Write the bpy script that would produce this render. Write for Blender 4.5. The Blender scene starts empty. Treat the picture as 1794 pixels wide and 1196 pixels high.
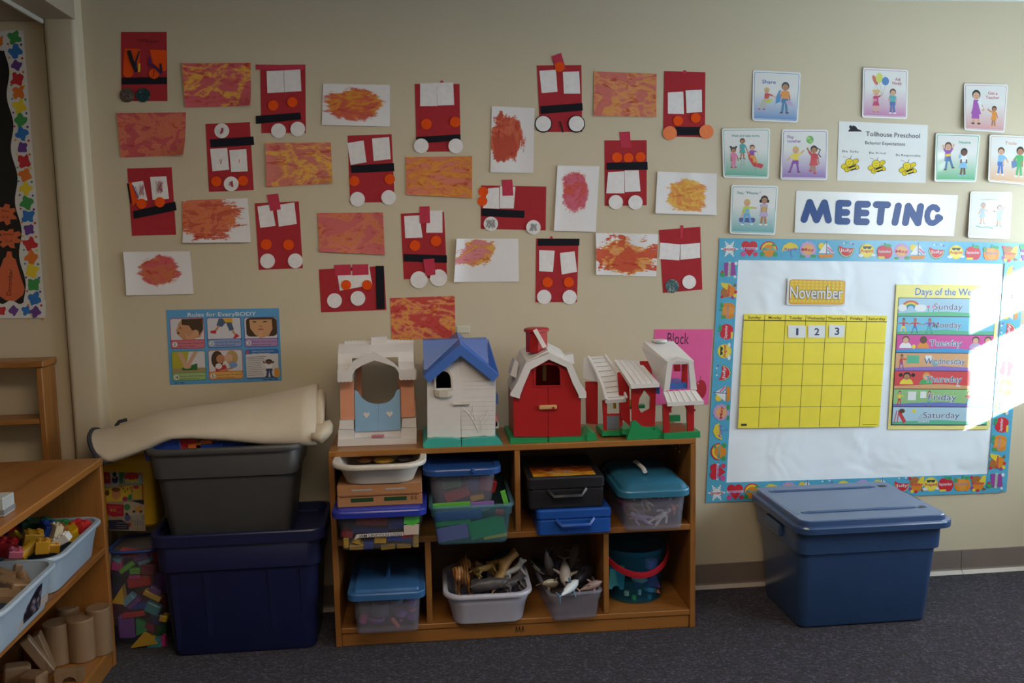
import bpy, bmesh, math, random
import numpy as np
from mathutils import Vector, Matrix

# ------------------------------------------------------------------ camera, world, lights, exposure
SC = bpy.context.scene
COL = SC.collection
R0 = random.Random(7)
YAW, PITCH, ROLL, FPX = 0.1020, 0.1136, -0.0184, 1566.03
CAM = np.array([0.0, -3.1474, 1.3154])
_f = np.array([math.sin(YAW)*math.cos(PITCH), math.cos(YAW)*math.cos(PITCH), -math.sin(PITCH)])
_r = np.array([math.cos(YAW), -math.sin(YAW), 0.0]); _u = np.cross(_r, _f)
_c, _s = math.cos(ROLL), math.sin(ROLL)
CR, CU, CF = _c*_r + _s*_u, -_s*_r + _c*_u, _f
cd = bpy.data.cameras.new('camera'); co = bpy.data.objects.new('camera', cd); COL.objects.link(co)
cd.sensor_width = 36.0; cd.lens = FPX/1794*36.0; cd.clip_start = 0.05
co.matrix_world = Matrix([[CR[0], CU[0], -CF[0], CAM[0]], [CR[1], CU[1], -CF[1], CAM[1]], [CR[2], CU[2], -CF[2], CAM[2]], [0, 0, 0, 1]])
SC.camera = co
vs = SC.view_settings
vs.view_transform = 'Standard'; vs.look = 'None'; vs.gamma = 1.0; vs.use_curve_mapping = False
vs.exposure = 0.6

wd = bpy.data.worlds.new('sky'); SC.world = wd; wd.use_nodes = True
wn = wd.node_tree.nodes; bg = wn['Background']
bg.inputs['Color'].default_value = (0.62, 0.78, 1.0, 1); bg.inputs['Strength'].default_value = 2.0

XR, YB, XL, ZC = 2.9, -5.6, -2.6, 2.138          # right wall, wall behind the camera, left wall, ceiling
W1Y, W1Z, RAIL = (-1.05, -0.10), (0.914, 1.56), (1.244, 1.313)
W2Y, W2Z = (-2.6, -1.5), (1.0, 1.86)

def area(name, loc, rot, sx, sy, power, col):
    l = bpy.data.lights.new(name, 'AREA'); l.shape = 'RECTANGLE'; l.size = sx; l.size_y = sy
    l.energy = power; l.color = col
    o = bpy.data.objects.new(name, l); COL.objects.link(o); o.location = loc; o.rotation_euler = rot
    o['kind'] = 'helper'
    return o
area('window_daylight_near', (XR+0.02, sum(W1Y)/2, sum(W1Z)/2), (0, math.pi/2, 0), W1Z[1]-W1Z[0], W1Y[1]-W1Y[0], 14.5, (0.74, 0.93, 1.0))
area('side_fill', (XR-0.02, sum(W2Y)/2, sum(W2Z)/2), (0, math.pi/2, 0), W2Z[1]-W2Z[0], W2Y[1]-W2Y[0], 16.5, (0.87, 0.94, 1.0))  # unseen side source added for fill and glare on the cards
CEIL_FILLS = ((0.1, -1.85, 15), (0.1, -4.2, 5))  # warm overhead fill, added; no lit fixture is known here
for _x, _y, _e in CEIL_FILLS: area('ceiling_fill', (_x, _y, ZC-0.055), (0, 0, 0), 1.2, 0.55, _e, (1.0, 0.81, 0.60))
sl = bpy.data.lights.new('sun', 'SUN'); sl.energy = 28; sl.angle = 0.009; sl.color = (1.0, 0.95, 0.86)
so = bpy.data.objects.new('sun', sl); COL.objects.link(so); so['kind'] = 'helper'
so.location = (5, -4, 4)
so.rotation_euler = Vector((-1.0, 1.1, -0.42)).to_track_quat('-Z', 'Y').to_euler()

# ------------------------------------------------------------------ photograph pixel -> place in the room
def ray(px, py): return CF + CR*(px-897)/FPX - CU*(py-598)/FPX
def on_y(px, py, y): d = ray(px, py); return CAM + d*((y-CAM[1])/d[1])
def on_z(px, py, z): d = ray(px, py); return CAM + d*((z-CAM[2])/d[2])
def on_x(px, py, x): d = ray(px, py); return CAM + d*((x-CAM[0])/d[0])

# ------------------------------------------------------------------ materials
MATS = {}
def _new(name):
    m = bpy.data.materials.new(name); m.use_nodes = True
    nt = m.node_tree; return m, nt, nt.nodes['Principled BSDF']
def N(nt, t, **k):
    n = nt.nodes.new(t)
    for a, b in k.items(): setattr(n, a, b)
    return n
def L(nt, a, b): nt.links.new(a, b)
def s2l(c):
    return tuple(((x/255)/12.92 if x/255 <= .04045 else ((x/255+.055)/1.055)**2.4) for x in c)
def noise(nt, scale, detail=3, rough=.5, coord='Object', dist=0.0, vec=None):
    tc = N(nt, 'ShaderNodeTexCoord'); n = N(nt, 'ShaderNodeTexNoise')
    n.inputs['Scale'].default_value = scale; n.inputs['Detail'].default_value = detail
    n.inputs['Roughness'].default_value = rough; n.inputs['Distortion'].default_value = dist
    if vec is None: L(nt, tc.outputs[coord], n.inputs['Vector'])
    else:
        mp = N(nt, 'ShaderNodeMapping'); mp.inputs['Scale'].default_value = vec
        L(nt, tc.outputs[coord], mp.inputs['Vector']); L(nt, mp.outputs[0], n.inputs['Vector'])
    return n
def ramp(nt, src, stops):
    r = N(nt, 'ShaderNodeValToRGB'); e = r.color_ramp.elements
    while len(e) < len(stops): e.new(0.5)
    for i, (p, c) in enumerate(stops): e[i].position = p; e[i].color = (*c, 1)
    L(nt, src, r.inputs[0]); return r
def bump(nt, b, src, strength, dist=0.001):
    n = N(nt, 'ShaderNodeBump'); n.inputs['Strength'].default_value = strength; n.inputs['Distance'].default_value = dist
    L(nt, src, n.inputs['Height']); L(nt, n.outputs[0], b.inputs['Normal']); return n
def mul(c, k): return tuple(min(1, x*k) for x in c)

def plain(name, col, rough=.5, vary=.06, scale=30, bmp=0.0, spec=.5, coat=0):
    """one colour with faint uneven tone"""
    if name in MATS: return MATS[name]
    m, nt, b = _new(name)
    n = noise(nt, scale, 4)
    r = ramp(nt, n.outputs['Fac'], [(.3, mul(col, 1-vary)), (.7, mul(col, 1+vary))])
    L(nt, r.outputs[0], b.inputs['Base Color'])
    b.inputs['Roughness'].default_value = rough; b.inputs['Specular IOR Level'].default_value = spec
    b.inputs['Coat Weight'].default_value = coat; b.inputs['Coat Roughness'].default_value = .15
    if bmp: bump(nt, b, noise(nt, scale*12, 3).outputs['Fac'], bmp)
    MATS[name] = m; return m
def painted(name, rough=.6, spec=.4, coat=0.0, coatr=.12, wavy=0.0):
    """flat print: the colours come from the shapes' own colour attribute"""
    if name in MATS: return MATS[name]
    m, nt, b = _new(name)
    a = N(nt, 'ShaderNodeVertexColor'); a.layer_name = 'Col'
    L(nt, a.outputs['Color'], b.inputs['Base Color'])
    b.inputs['Roughness'].default_value = rough; b.inputs['Specular IOR Level'].default_value = spec
    b.inputs['Coat Weight'].default_value = coat; b.inputs['Coat Roughness'].default_value = coatr
    if wavy:
        bp = N(nt, 'ShaderNodeBump'); bp.inputs['Strength'].default_value = wavy; bp.inputs['Distance'].default_value = .02
        n = noise(nt, 9, 1); L(nt, n.outputs['Fac'], bp.inputs['Height']); L(nt, bp.outputs[0], b.inputs['Coat Normal'])
    MATS[name] = m; return m
def wood(name, c0, c1, axis=0, rough=.38):
    if name in MATS: return MATS[name]
    m, nt, b = _new(name)
    sc = [22.0, 22.0, 22.0]; sc[axis] = 1.6
    n = noise(nt, 1.0, 5, .62, 'Object', .6, tuple(sc))
    n2 = noise(nt, 1.0, 2, .5, 'Object', 0, tuple(x*6 for x in sc))
    mx = N(nt, 'ShaderNodeMath', operation='MULTIPLY_ADD'); mx.inputs[1].default_value = .35
    L(nt, n2.outputs['Fac'], mx.inputs[0]); L(nt, n.outputs['Fac'], mx.inputs[2])
    r = ramp(nt, mx.outputs[0], [(.42, c0), (.62, mul(c1, .9)), (.85, c1)])
    L(nt, r.outputs[0], b.inputs['Base Color']); b.inputs['Roughness'].default_value = rough
    b.inputs['Coat Weight'].default_value = .15; b.inputs['Coat Roughness'].default_value = .3
    bump(nt, b, n2.outputs['Fac'], .08, .0006)
    MATS[name] = m; return m
def frosted(name, col, opacity=.5, rough=.25, tint=None):
    """see-through moulded plastic"""
    if name in MATS: return MATS[name]
    m, nt, b = _new(name)
    n = noise(nt, 6, 2)
    r = ramp(nt, n.outputs['Fac'], [(.3, mul(col, .93)), (.7, col)])
    L(nt, r.outputs[0], b.inputs['Base Color']); b.inputs['Roughness'].default_value = rough
    t = N(nt, 'ShaderNodeBsdfTransparent'); t.inputs['Color'].default_value = (*(tint or mul(col, 1.3)), 1)
    mx = N(nt, 'ShaderNodeMixShader'); mx.inputs[0].default_value = opacity
    L(nt, t.outputs[0], mx.inputs[1]); L(nt, b.outputs[0], mx.inputs[2])
    L(nt, mx.outputs[0], nt.nodes['Material Output'].inputs['Surface'])
    MATS[name] = m; return m

# ------------------------------------------------------------------ mesh building
def rr(w, d, r, n=5, cx=0, cy=0):
    """rounded rectangle, counter-clockwise"""
    r = min(r, w/2-1e-5, d/2-1e-5); out = []
    for k, (sx, sy) in enumerate(((1, 1), (-1, 1), (-1, -1), (1, -1))):
        for i in range(n+1):
            a = math.pi/2*(k + i/n)
            out.append((cx + sx*(w/2-r) + r*math.cos(a), cy + sy*(d/2-r) + r*math.sin(a)))
    return out

class MB:
    def __init__(self): self.v = []; self.f = []; self.c = []
    def add(self, vs, fs, col=(1, 1, 1)):
        o = len(self.v); self.v += [tuple(float(t) for t in p) for p in vs]
        self.f += [tuple(i+o for i in f) for f in fs]; self.c += [col]*len(fs); return self
    def box(self, c, s, col=(1, 1, 1), bev=0.0, rot=None, seg=1):
        bm = bmesh.new(); bmesh.ops.create_cube(bm, size=1.0)
        for v in bm.verts: v.co = Vector((v.co.x*s[0], v.co.y*s[1], v.co.z*s[2]))
        if bev: bmesh.ops.bevel(bm, geom=bm.edges[:], offset=min(bev, min(s)*.45), segments=seg, profile=.6, affect='EDGES')
        M = Matrix.Translation(c) @ (rot.to_4x4() if rot is not None else Matrix())
        bm.verts.index_update()
        self.add([M @ v.co for v in bm.verts], [[v.index for v in f.verts] for f in bm.faces], col); bm.free(); return self
    def span(self, a, b, col=(1, 1, 1), bev=0.0, seg=1):
        return self.box([(a[i]+b[i])/2 for i in range(3)], [abs(b[i]-a[i]) for i in range(3)], col, bev, None, seg)
    def prism(self, poly, off, col=(1, 1, 1)):
        """3-D polygon pushed along the vector off"""
        n = len(poly); P = [Vector(p) for p in poly]; Q = [p+Vector(off) for p in P]
        fs = [tuple(range(n)), tuple(range(2*n-1, n-1, -1))] + [(i, (i+1) % n, n+(i+1) % n, n+i) for i in range(n)]
        return self.add(P+Q, fs, col)
    def loft(self, rings, col=(1, 1, 1), cap0=True, cap1=True, closed=False):
        n = len(rings[0]); fs = []; m = len(rings)
        for k in range(m if closed else m-1):
            for i in range(n):
                a, b = k*n+i, k*n+(i+1) % n; e = (k+1) % m
                fs.append((a, b, e*n+(i+1) % n, e*n+i))
        if not closed:
            if cap0: fs.append(tuple(range(n-1, -1, -1)))
            if cap1: fs.append(tuple(range((m-1)*n, m*n)))
        return self.add([p for r in rings for p in r], fs, col)
    def tube(self, pts, rad, n=8, col=(1, 1, 1), closed=False, flat=None):
        P = [Vector(p) for p in pts]; rings = []
        for i, p in enumerate(P):
            if closed: t = P[(i+1) % len(P)] - P[i-1]
            else: t = P[min(i+1, len(P)-1)] - P[max(i-1, 0)]
            t.normalize(); a = t.cross(Vector((0, 0, 1)))
            if a.length < 1e-3: a = t.cross(Vector((0, 1, 0)))
            a.normalize(); b = a.cross(t); r = rad[i] if hasattr(rad, '__len__') else rad
            fx, fy = flat or (1, 1)
            rings.append([p + a*(r*fx*math.cos(2*math.pi*k/n)) + b*(r*fy*math.sin(2*math.pi*k/n)) for k in range(n)])
        return self.loft(rings, col, closed=closed)
    def lathe(self, prof, n=20, col=(1, 1, 1), M=None, cap0=True, cap1=True):
        M = M or Matrix()
        return self.loft([[M @ Vector((r*math.cos(2*math.pi*k/n), r*math.sin(2*math.pi*k/n), z)) for k in range(n)] for r, z in prof], col, cap0, cap1)
    def ball(self, c, r, col=(1, 1, 1), n=10, m=6, rot=None):
        r = r if hasattr(r, '__len__') else (r, r, r); rings = []
        M = rot.to_3x3() if rot is not None else Matrix.Identity(3)
        for j in range(m+1):
            t = math.pi*(j+.02*(1 if j == 0 else -1 if j == m else 0))/m
            rings.append([Vector(c) + M @ Vector((r[0]*math.sin(t)*math.cos(2*math.pi*k/n), r[1]*math.sin(t)*math.sin(2*math.pi*k/n), -r[2]*math.cos(t))) for k in range(n)])
        return self.loft(rings, col)
    def mesh(self, name, origin=(0, 0, 0), smooth=None):
        me = bpy.data.meshes.new(name); O = Vector(origin)
        me.from_pydata([Vector(p)-O for p in self.v], [], self.f)
        if any(c != (1, 1, 1) for c in self.c):
            a = me.color_attributes.new('Col', 'FLOAT_COLOR', 'CORNER'); data = []
            for poly, c in zip(me.polygons, self.c): data += [*c, 1.0]*poly.loop_total
            a.data.foreach_set('color', data)
        if smooth is not None:
            me.polygons.foreach_set('use_smooth', [True]*len(me.polygons)); me.set_sharp_from_angle(angle=smooth)
        me.update(); return me
    def build(self, name, mat, parent=None, origin=None, smooth=None):
        """world-space shapes -> one mesh object; a part takes its thing's origin"""
        if parent is not None: O = parent['_o'] if '_o' in parent else (0, 0, 0)
        elif origin is not None: O = origin
        else:
            A = np.array(self.v); O = ((A[:, 0].min()+A[:, 0].max())/2, (A[:, 1].min()+A[:, 1].max())/2, A[:, 2].min())
        o = bpy.data.objects.new(name, self.mesh(name, O, smooth)); COL.objects.link(o)
        o.data.materials.append(mat)
        if parent is None: o.location = O
        else: o.parent = parent
        o['_o'] = tuple(float(t) for t in O)
        return o

def tag(o, label, cat, group=None, kind=None):
    o['label'] = label; o['category'] = cat
    if group: o['group'] = group
    if kind: o['kind'] = kind
    return o
def thing(name, loc, label, cat, group=None):
    o = bpy.data.objects.new(name, None); COL.objects.link(o); o.location = tuple(float(t) for t in loc)
    o.empty_display_size = .05; o['_o'] = tuple(float(t) for t in loc)
    return tag(o, label, cat, group)
def structure(o): o['kind'] = 'structure'; return o

# ---- lettering
_TXT = {}
def glyphs(s, bold=0.0):
    if (s, bold) in _TXT: return _TXT[(s, bold)]
    cu = bpy.data.curves.new('lettering', 'FONT'); cu.body = s; cu.size = 1.0; cu.offset = bold; cu.resolution_u = 3
    ob = bpy.data.objects.new('lettering', cu); COL.objects.link(ob)
    me = bpy.data.meshes.new_from_object(ob.evaluated_get(bpy.context.evaluated_depsgraph_get()))
    V = np.array([v.co[:2] for v in me.vertices]) if len(me.vertices) else np.zeros((1, 2)); F = [tuple(p.vertices) for p in me.polygons]
    bpy.data.objects.remove(ob); bpy.data.curves.remove(cu); bpy.data.meshes.remove(me)
    _TXT[(s, bold)] = (V, F); return V, F

class Ink:
    """flat print laid in layers on a surface; fn(x, y, lift) -> point in the room"""
    STEP = .000016
    def __init__(self, fn, lift=.0003): self.fn = fn; self.l = lift; self.mb = MB()
    def poly(self, pts, col):
        self.l += self.STEP
        self.mb.add([self.fn(x, y, self.l) for x, y in pts], [tuple(range(len(pts)))], col); return self
    def rect(self, x0, y0, x1, y1, col): return self.poly([(x0, y0), (x1, y0), (x1, y1), (x0, y1)], col)
    def rrect(self, x0, y0, x1, y1, r, col):
        return self.poly(rr(abs(x1-x0), abs(y1-y0), r, 3, (x0+x1)/2, (y0+y1)/2), col)
    def ell(self, cx, cy, rx, ry=None, col=(0, 0, 0), rot=0, n=14, a0=0, a1=2*math.pi):
        ry = rx if ry is None else ry; c, s = math.cos(rot), math.sin(rot); pts = []
        for k in range(n if a1-a0 > 6.28 else n+1):
            t = a0+(a1-a0)*k/n; x, y = rx*math.cos(t), ry*math.sin(t); pts.append((cx+x*c-y*s, cy+x*s+y*c))
        return self.poly(pts, col)
    def line(self, pts, w, col):
        for (x0, y0), (x1, y1) in zip(pts[:-1], pts[1:]):
            dx, dy = x1-x0, y1-y0; q = math.hypot(dx, dy) or 1; nx, ny = -dy/q*w/2, dx/q*w/2
            ex, ey = dx/q*w*.25, dy/q*w*.25
            self.poly([(x0+nx-ex, y0+ny-ey), (x1+nx+ex, y1+ny+ey), (x1-nx+ex, y1-ny+ey), (x0-nx-ex, y0-ny-ey)], col)
        return self
    def text(self, s, x, y, h, col, w=None, rot=0.0, bold=0.0, align='C', mirror=False):
        """x, y: middle (or left end) of the baseline; h: cap height; w: full width"""
        V, F = glyphs(s, bold)
        x0, x1 = V[:, 0].min(), V[:, 0].max(); k = h/.69; kx = (w/(x1-x0)) if w else k
        c, sn = math.cos(rot), math.sin(rot); self.l += self.STEP; out = []
        for a, b in V:
            u = (a-x0)*kx - ((x1-x0)*kx/2 if align == 'C' else 0); v = -b*k
            out.append(self.fn(x+u*c-v*sn, y+u*sn+v*c, self.l))
        self.mb.add(out, F, col); return self
    def build(self, name, mat, parent): return self.mb.build(name, mat, parent)

def wall_fn(px, py, lift): return on_y(px, py, -lift)
def quad_fn(q, lifts=(0, 0, 0, 0), base=.0008):
    """0..100 across and down a paper whose corners (TL, TR, BR, BL) are wall pixels; lifts: how far each corner stands off the wall"""
    C = [on_y(*p, -base-l) for p, l in zip(q, lifts)]
    nrm = np.cross(C[1]-C[0], C[3]-C[0]); nrm = nrm/np.linalg.norm(nrm)
    if nrm[1] > 0: nrm = -nrm
    d = ray(*q[2]); C[2] = CAM + d*(np.dot(C[0]-CAM, nrm)/np.dot(d, nrm))      # fourth corner in the plane of the other three
    def f(u, v, lift):
        u, v = u/100, v/100
        return (C[0]*(1-u)+C[1]*u)*(1-v) + (C[3]*(1-u)+C[2]*u)*v + nrm*lift
    return f
def sheet(fn, nx=8, ny=8, th=.0006, warp=None, cut=None):
    """a thin paper with front, back and edges; uv 0..1; warp(u, v) -> lift off its plane"""
    mb = MB(); V = []; F = []
    warp = warp or (lambda u, v: 0)
    for s in (1, 0):
        for j in range(ny+1):
            for i in range(nx+1):
                u, v = i/nx, j/ny; V.append(fn(u*100, v*100, warp(u, v) + (th if s else 0)))
    n = (nx+1)*(ny+1); g = lambda i, j, b: b*n + j*(nx+1)+i
    for j in range(ny):
        for i in range(nx):
            F.append((g(i, j, 0), g(i, j+1, 0), g(i+1, j+1, 0), g(i+1, j, 0)))
            F.append((g(i, j, 1), g(i+1, j, 1), g(i+1, j+1, 1), g(i, j+1, 1)))
    for i in range(nx):
        F.append((g(i, 0, 0), g(i+1, 0, 0), g(i+1, 0, 1), g(i, 0, 1))); F.append((g(i, ny, 0), g(i, ny, 1), g(i+1, ny, 1), g(i+1, ny, 0)))
    for j in range(ny):
        F.append((g(0, j, 0), g(0, j, 1), g(0, j+1, 1), g(0, j+1, 0))); F.append((g(nx, j, 0), g(nx, j+1, 0), g(nx, j+1, 1), g(nx, j, 1)))
    mb.add(V, F); mb.grid = (nx, ny, n); return mb
def put_uv(o, mb):
    nx, ny, n = mb.grid; me = o.data; uv = me.uv_layers.new(name='UVMap')
    for lp in me.loops:
        k = lp.vertex_index % n; uv.data[lp.index].uv = ((k % (nx+1))/nx, (k//(nx+1))/ny)

# ------------------------------------------------------------------ the room
def wall_mat(name, col, rough=.5, bmp=.12):
    if name in MATS: return MATS[name]
    m, nt, b = _new(name)
    n = noise(nt, 1.3, 3, .5, 'Object')
    r = ramp(nt, n.outputs['Fac'], [(.3, mul(col, .96)), (.7, mul(col, 1.03))])
    L(nt, r.outputs[0], b.inputs['Base Color']); b.inputs['Roughness'].default_value = rough
    b.inputs['Specular IOR Level'].default_value = .4
    bump(nt, b, noise(nt, 160, 3, .6).outputs['Fac'], bmp, .002)
    MATS[name] = m; return m
WALL = wall_mat('beige_wall_paint', (.58, .505, .37))
GLOSS = wall_mat('beige_trim_paint', (.55, .485, .36), .3, .05)
CEIL = wall_mat('pale_ceiling_paint', (.72, .78, .80), .7)
def carpet():
    m, nt, b = _new('speckled_carpet')
    n = noise(nt, 105, 3, .8); n2 = noise(nt, 45, 3, .6)
    r = ramp(nt, n.outputs['Fac'], [(.30, (.001, .001, .002)), (.44, (.008, .007, .011)), (.53, (.030, .022, .036)), (.60, (.034, .034, .070)), (.68, (.17, .13, .14))])
    mx = N(nt, 'ShaderNodeMix', data_type='RGBA', blend_type='MULTIPLY'); mx.inputs['Factor'].default_value = .45
    L(nt, r.outputs[0], mx.inputs['A']); r2 = ramp(nt, n2.outputs['Fac'], [(.3, (.5, .45, .5)), (.7, (1, 1, 1))]); L(nt, r2.outputs[0], mx.inputs['B'])
    L(nt, mx.outputs['Result'], b.inputs['Base Color']); b.inputs['Roughness'].default_value = .95
    b.inputs['Specular IOR Level'].default_value = .1; b.inputs['Sheen Weight'].default_value = .15
    bump(nt, b, n.outputs['Fac'], .9, .004); return m
structure(MB().span((XL, YB, -.1), (XR+.1, .1, 0)).build('floor', carpet()))
structure(MB().span((XL-.1, YB-.1, ZC), (XR+.1, .1, ZC+.1)).build('ceiling', CEIL))
structure(MB().span((-1.10, 0, 0), (XR, .1, ZC)).build('wall_back', WALL))
# right wall with the sun window and an unseen window added for fill
m = MB()
def wall_with_holes(m, holes, lo, hi, x0, x1):
    ys = sorted({lo[0], hi[0], *[h[0] for h in holes], *[h[1] for h in holes]})
    for a, b in zip(ys[:-1], ys[1:]):
        z = lo[1]
        for h in sorted([h for h in holes if h[0] <= a and h[1] >= b], key=lambda h: h[2]):
            m.span((x0, a, z), (x1, b, h[2])); z = h[3]
        m.span((x0, a, z), (x1, b, hi[1]))
wall_with_holes(m, [(*W1Y, *W1Z), (*W2Y, *W2Z)], (YB, 0), (0, ZC), XR, XR+.1)
structure(m.build('wall_right', WALL))
structure(MB().span((XL-.1, YB, 0), (XL, -.03, ZC)).build('wall_left', WALL))
structure(MB().span((XL-.1, YB-.1, 0), (XR+.1, YB, ZC)).build('wall_front', WALL))
WHITE_FRAME = plain('white_window_frame', (.75, .76, .76), .4)
w = MB()
for y in (W1Y[0]-.02, W1Y[1]+.02): w.span((XR-.02, y-.02, W1Z[0]-.04), (XR+.08, y+.02, W1Z[1]+.04))
for z in (W1Z[0]-.02, W1Z[1]+.02): w.span((XR-.02, W1Y[0], z-.02), (XR+.08, W1Y[1], z+.02))
w1 = structure(w.build('window_1', WHITE_FRAME))
MB().span((XR+.045, W1Y[0], RAIL[0]+.006), (XR+.065, W1Y[1], RAIL[1]-.006)).build('window_rail', WHITE_FRAME, w1)
w = MB()
for y in (W2Y[0]-.02, W2Y[1]+.02): w.span((XR-.02, y-.02, W2Z[0]-.04), (XR+.08, y+.02, W2Z[1]+.04))
for z in (W2Z[0]-.02, W2Z[1]+.02): w.span((XR-.02, W2Y[0], z-.02), (XR+.08, W2Y[1], z+.02))
w2 = structure(w.build('added_fill_window', WHITE_FRAME))  # unseen window and blind, put in to carry the side fill
MB().span((XR+.01, W2Y[0], W2Z[0]), (XR+.016, W2Y[1], W2Z[1])).build('added_blind', plain('added_blind_cloth', (.8, .8, .78), .9), w2)
# unseen slab added outside to cut the sun through the near window's top
structure(MB().span((XR+.1, -4.5, 2.05), (4.352, 3.0, 2.16)).build('sun_blocker', WHITE_FRAME))
# corner pilaster, the panel wall left of it and the soffit above
structure(MB().span((XL, -.03, 0), (-1.17, .1, ZC)).build('wall_left_panel', WALL))
m = MB(); rg = rr(.10, .14, .016, 5, -1.12, .005)
m.loft([[(x, y, 0) for x, y in rg], [(x, y, ZC) for x, y in rg]])
structure(m.build('trim_1', GLOSS, smooth=.6))
structure(MB().span((-1.178, -.036, 0), (-1.168, -.026, 2.04)).build('trim_2', plain('painted_shadow_gap', (.16, .12, .08), .7)))  # dark strip stands in for the shade in the gap beside the column
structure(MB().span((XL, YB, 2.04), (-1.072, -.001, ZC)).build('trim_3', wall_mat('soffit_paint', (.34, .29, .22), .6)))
structure(MB().span((-1.178, YB, 2.026), (-1.166, -.06, 2.0405), bev=.003).build('trim_4', plain('pale_track_metal', (.45, .45, .40), .35)))
FIX = plain('fill_panel_white', (.7, .7, .68), .4)  # unseen housings made up for the overhead fill
for i, (x, y, _e) in enumerate(CEIL_FILLS):
    tag(MB().span((x-.64, y-.32, ZC-.05), (x+.64, y+.32, ZC-.0005), bev=.01).build('added_ceiling_panel', FIX), ('added ceiling fill panel nearest the back wall', 'added ceiling fill panel further into the room')[i], 'light', 'added ceiling fill panels')
# vinyl cove base along the back wall, in lengths butted together
BASE = plain('brown_vinyl_base', (.20, .155, .135), .45, .05, 8)
TOE = plain('worn_vinyl_toe', (.42, .36, .31), .5, .06, 20)
bb = MB().span((-1.07, -.002, 0), (XR, 0, .004)).build('baseboard_back', BASE, origin=(0, 0, 0)); structure(bb)
for a, b in ((-1.07, .85), (.852, 2.052), (2.054, XR)):
    prof = [(0, .093), (-.004, .092), (-.005, .02), (-.009, .008), (-.016, .0012), (0, .0012)]
    s = MB().prism([(a, y, z) for y, z in prof], (b-a, 0, 0)).build('base_length', BASE, bb)
    MB().prism([(a, -.0075, .012), (a, -.0175, .0012), (a, -.02, .0012), (a, -.0085, .014)], (b-a, 0, 0)).build('toe', TOE, s)
# ------------------------------------------------------------------ children's work on the wall
def craft(name, col): return plain(name, col, .92, .05, 60, .25, .2)
RED = craft('red_construction_paper', (.40, .030, .040)); PINK = craft('pink_red_paper', (.52, .045, .085))
WHT = craft('white_craft_paper', (.78, .75, .76)); BLK = craft('black_craft_paper', (.012, .012, .018))
ORA = craft('orange_dot_paper', (.80, .085, .008)); PEACH = craft('mottled_orange_paper', (.85, .23, .09))
CRAY = painted('crayon_marks', .8)
def foil(name, a, b):
    m, nt, p = _new(name); n = noise(nt, 55, 4, .6, dist=2)
    r = ramp(nt, n.outputs['Fac'], [(.35, a), (.5, mul(a, .5)), (.65, b)]); L(nt, r.outputs[0], p.inputs['Base Color'])
    p.inputs['Metallic'].default_value = .5; p.inputs['Roughness'].default_value = .35; return m
FOILA = foil('brown_foil', (.20, .13, .11), (.30, .26, .24)); FOILB = foil('teal_foil', (.03, .10, .12), (.12, .22, .24)); FOILC = foil('pale_teal_foil', (.10, .24, .27), (.55, .62, .62))
RING = BLK
def flat(pts, l0, th=.0004):
    """cut paper lying l0 off the wall"""
    return MB().prism([on_y(x, y, -l0) for x, y in pts], (0, -th, 0))
def disc(x, y, r, n=22): return [(x+r*math.cos(2*math.pi*k/n), y+r*math.sin(2*math.pi*k/n)) for k in range(n)]
class Crayon:
    """each stroke or scribble on a truck is a mark of its own"""
    def __init__(self, t, l): self.t = t; self.l = l
    def _do(self, fn): k = Ink(wall_fn, self.l); fn(k); self.l = k.l + .00002; k.build('crayon_mark', CRAY, self.t)
    def line(self, pts, w, col): self._do(lambda k: k.line(pts, w, col))
    def text(self, *a, **b): self._do(lambda k: k.text(*a, **b))
def truck(label, base, items, marks=None):
    cx = sum(p[0] for p in base)/4; cy = max(p[1] for p in base)
    t = thing('paper_fire_truck', on_y(cx, cy, 0), label, 'paper craft', 'cut paper fire trucks taped to the wall')
    flat(base, .0006).build('backing', RED, t); l = .0011
    for it in items:
        kind, mat = it[0], it[1]
        pts = disc(*it[2]) if len(it[2]) == 3 and not hasattr(it[2][0], '__len__') else it[2]
        flat(pts, l).build(kind, mat, t); l += .0005
    if marks:
        marks(Crayon(t, l+.0004))
w_ = 'window'; h_ = 'headlight'; wh = 'wheel'; st = 'stripe'; tb = 'roof_tab'
def scrib(k, x, y, rx, ry, col, n=14, w=.7, seed=0):
    r = random.Random(seed); a = 0; p = []
    for i in range(n): p.append((x+rx*(r.uniform(-1, 1)), y+ry*math.cos(i*math.pi)*r.uniform(.5, 1)))
    k.line(p, w, col)
truck('red truck with orange windows and two dark foil wheels', [(212, 56), (292, 56), (293.5, 177), (213, 177)],
      [(w_, ORA, [(218, 85), (246, 86), (243, 124), (216, 128)]), (w_, ORA, [(262, 87), (292, 88), (291, 123), (285, 126), (268, 111)]),
       (h_, ORA, (224.5, 127, 9)), (st, BLK, [(213.5, 136), (292.5, 135), (292.5, 147), (213.5, 148)]), (h_, ORA, (270, 129, 9)),
       (wh, FOILA, (222.5, 166.5, 13)), (wh, FOILB, (250.6, 166.5, 12.6))],
      lambda k: (k.line([(226, 90), (231, 106), (239, 124)], 7, (.01, .01, .015)), k.line([(244, 90), (238, 108), (238, 124)], 3, (.02, .015, .05)), k.line([(244, 112), (243.5, 125)], 4, (.75, .5, .03)),
                 k.line([(262, 112), (272, 118), (282, 128)], 4, (.04, .015, .09)), k.line([(281, 112), (283, 126)], 4, (.03, .012, .05)), k.line([(262, 100), (264, 116)], 3, (.06, .02, .16)), k.line([(270, 122), (269, 134)], 1, (.05, .01, .01)),
                 k.text('Man', 262, 75, 7, (.20, .015, .02), 34)))
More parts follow.
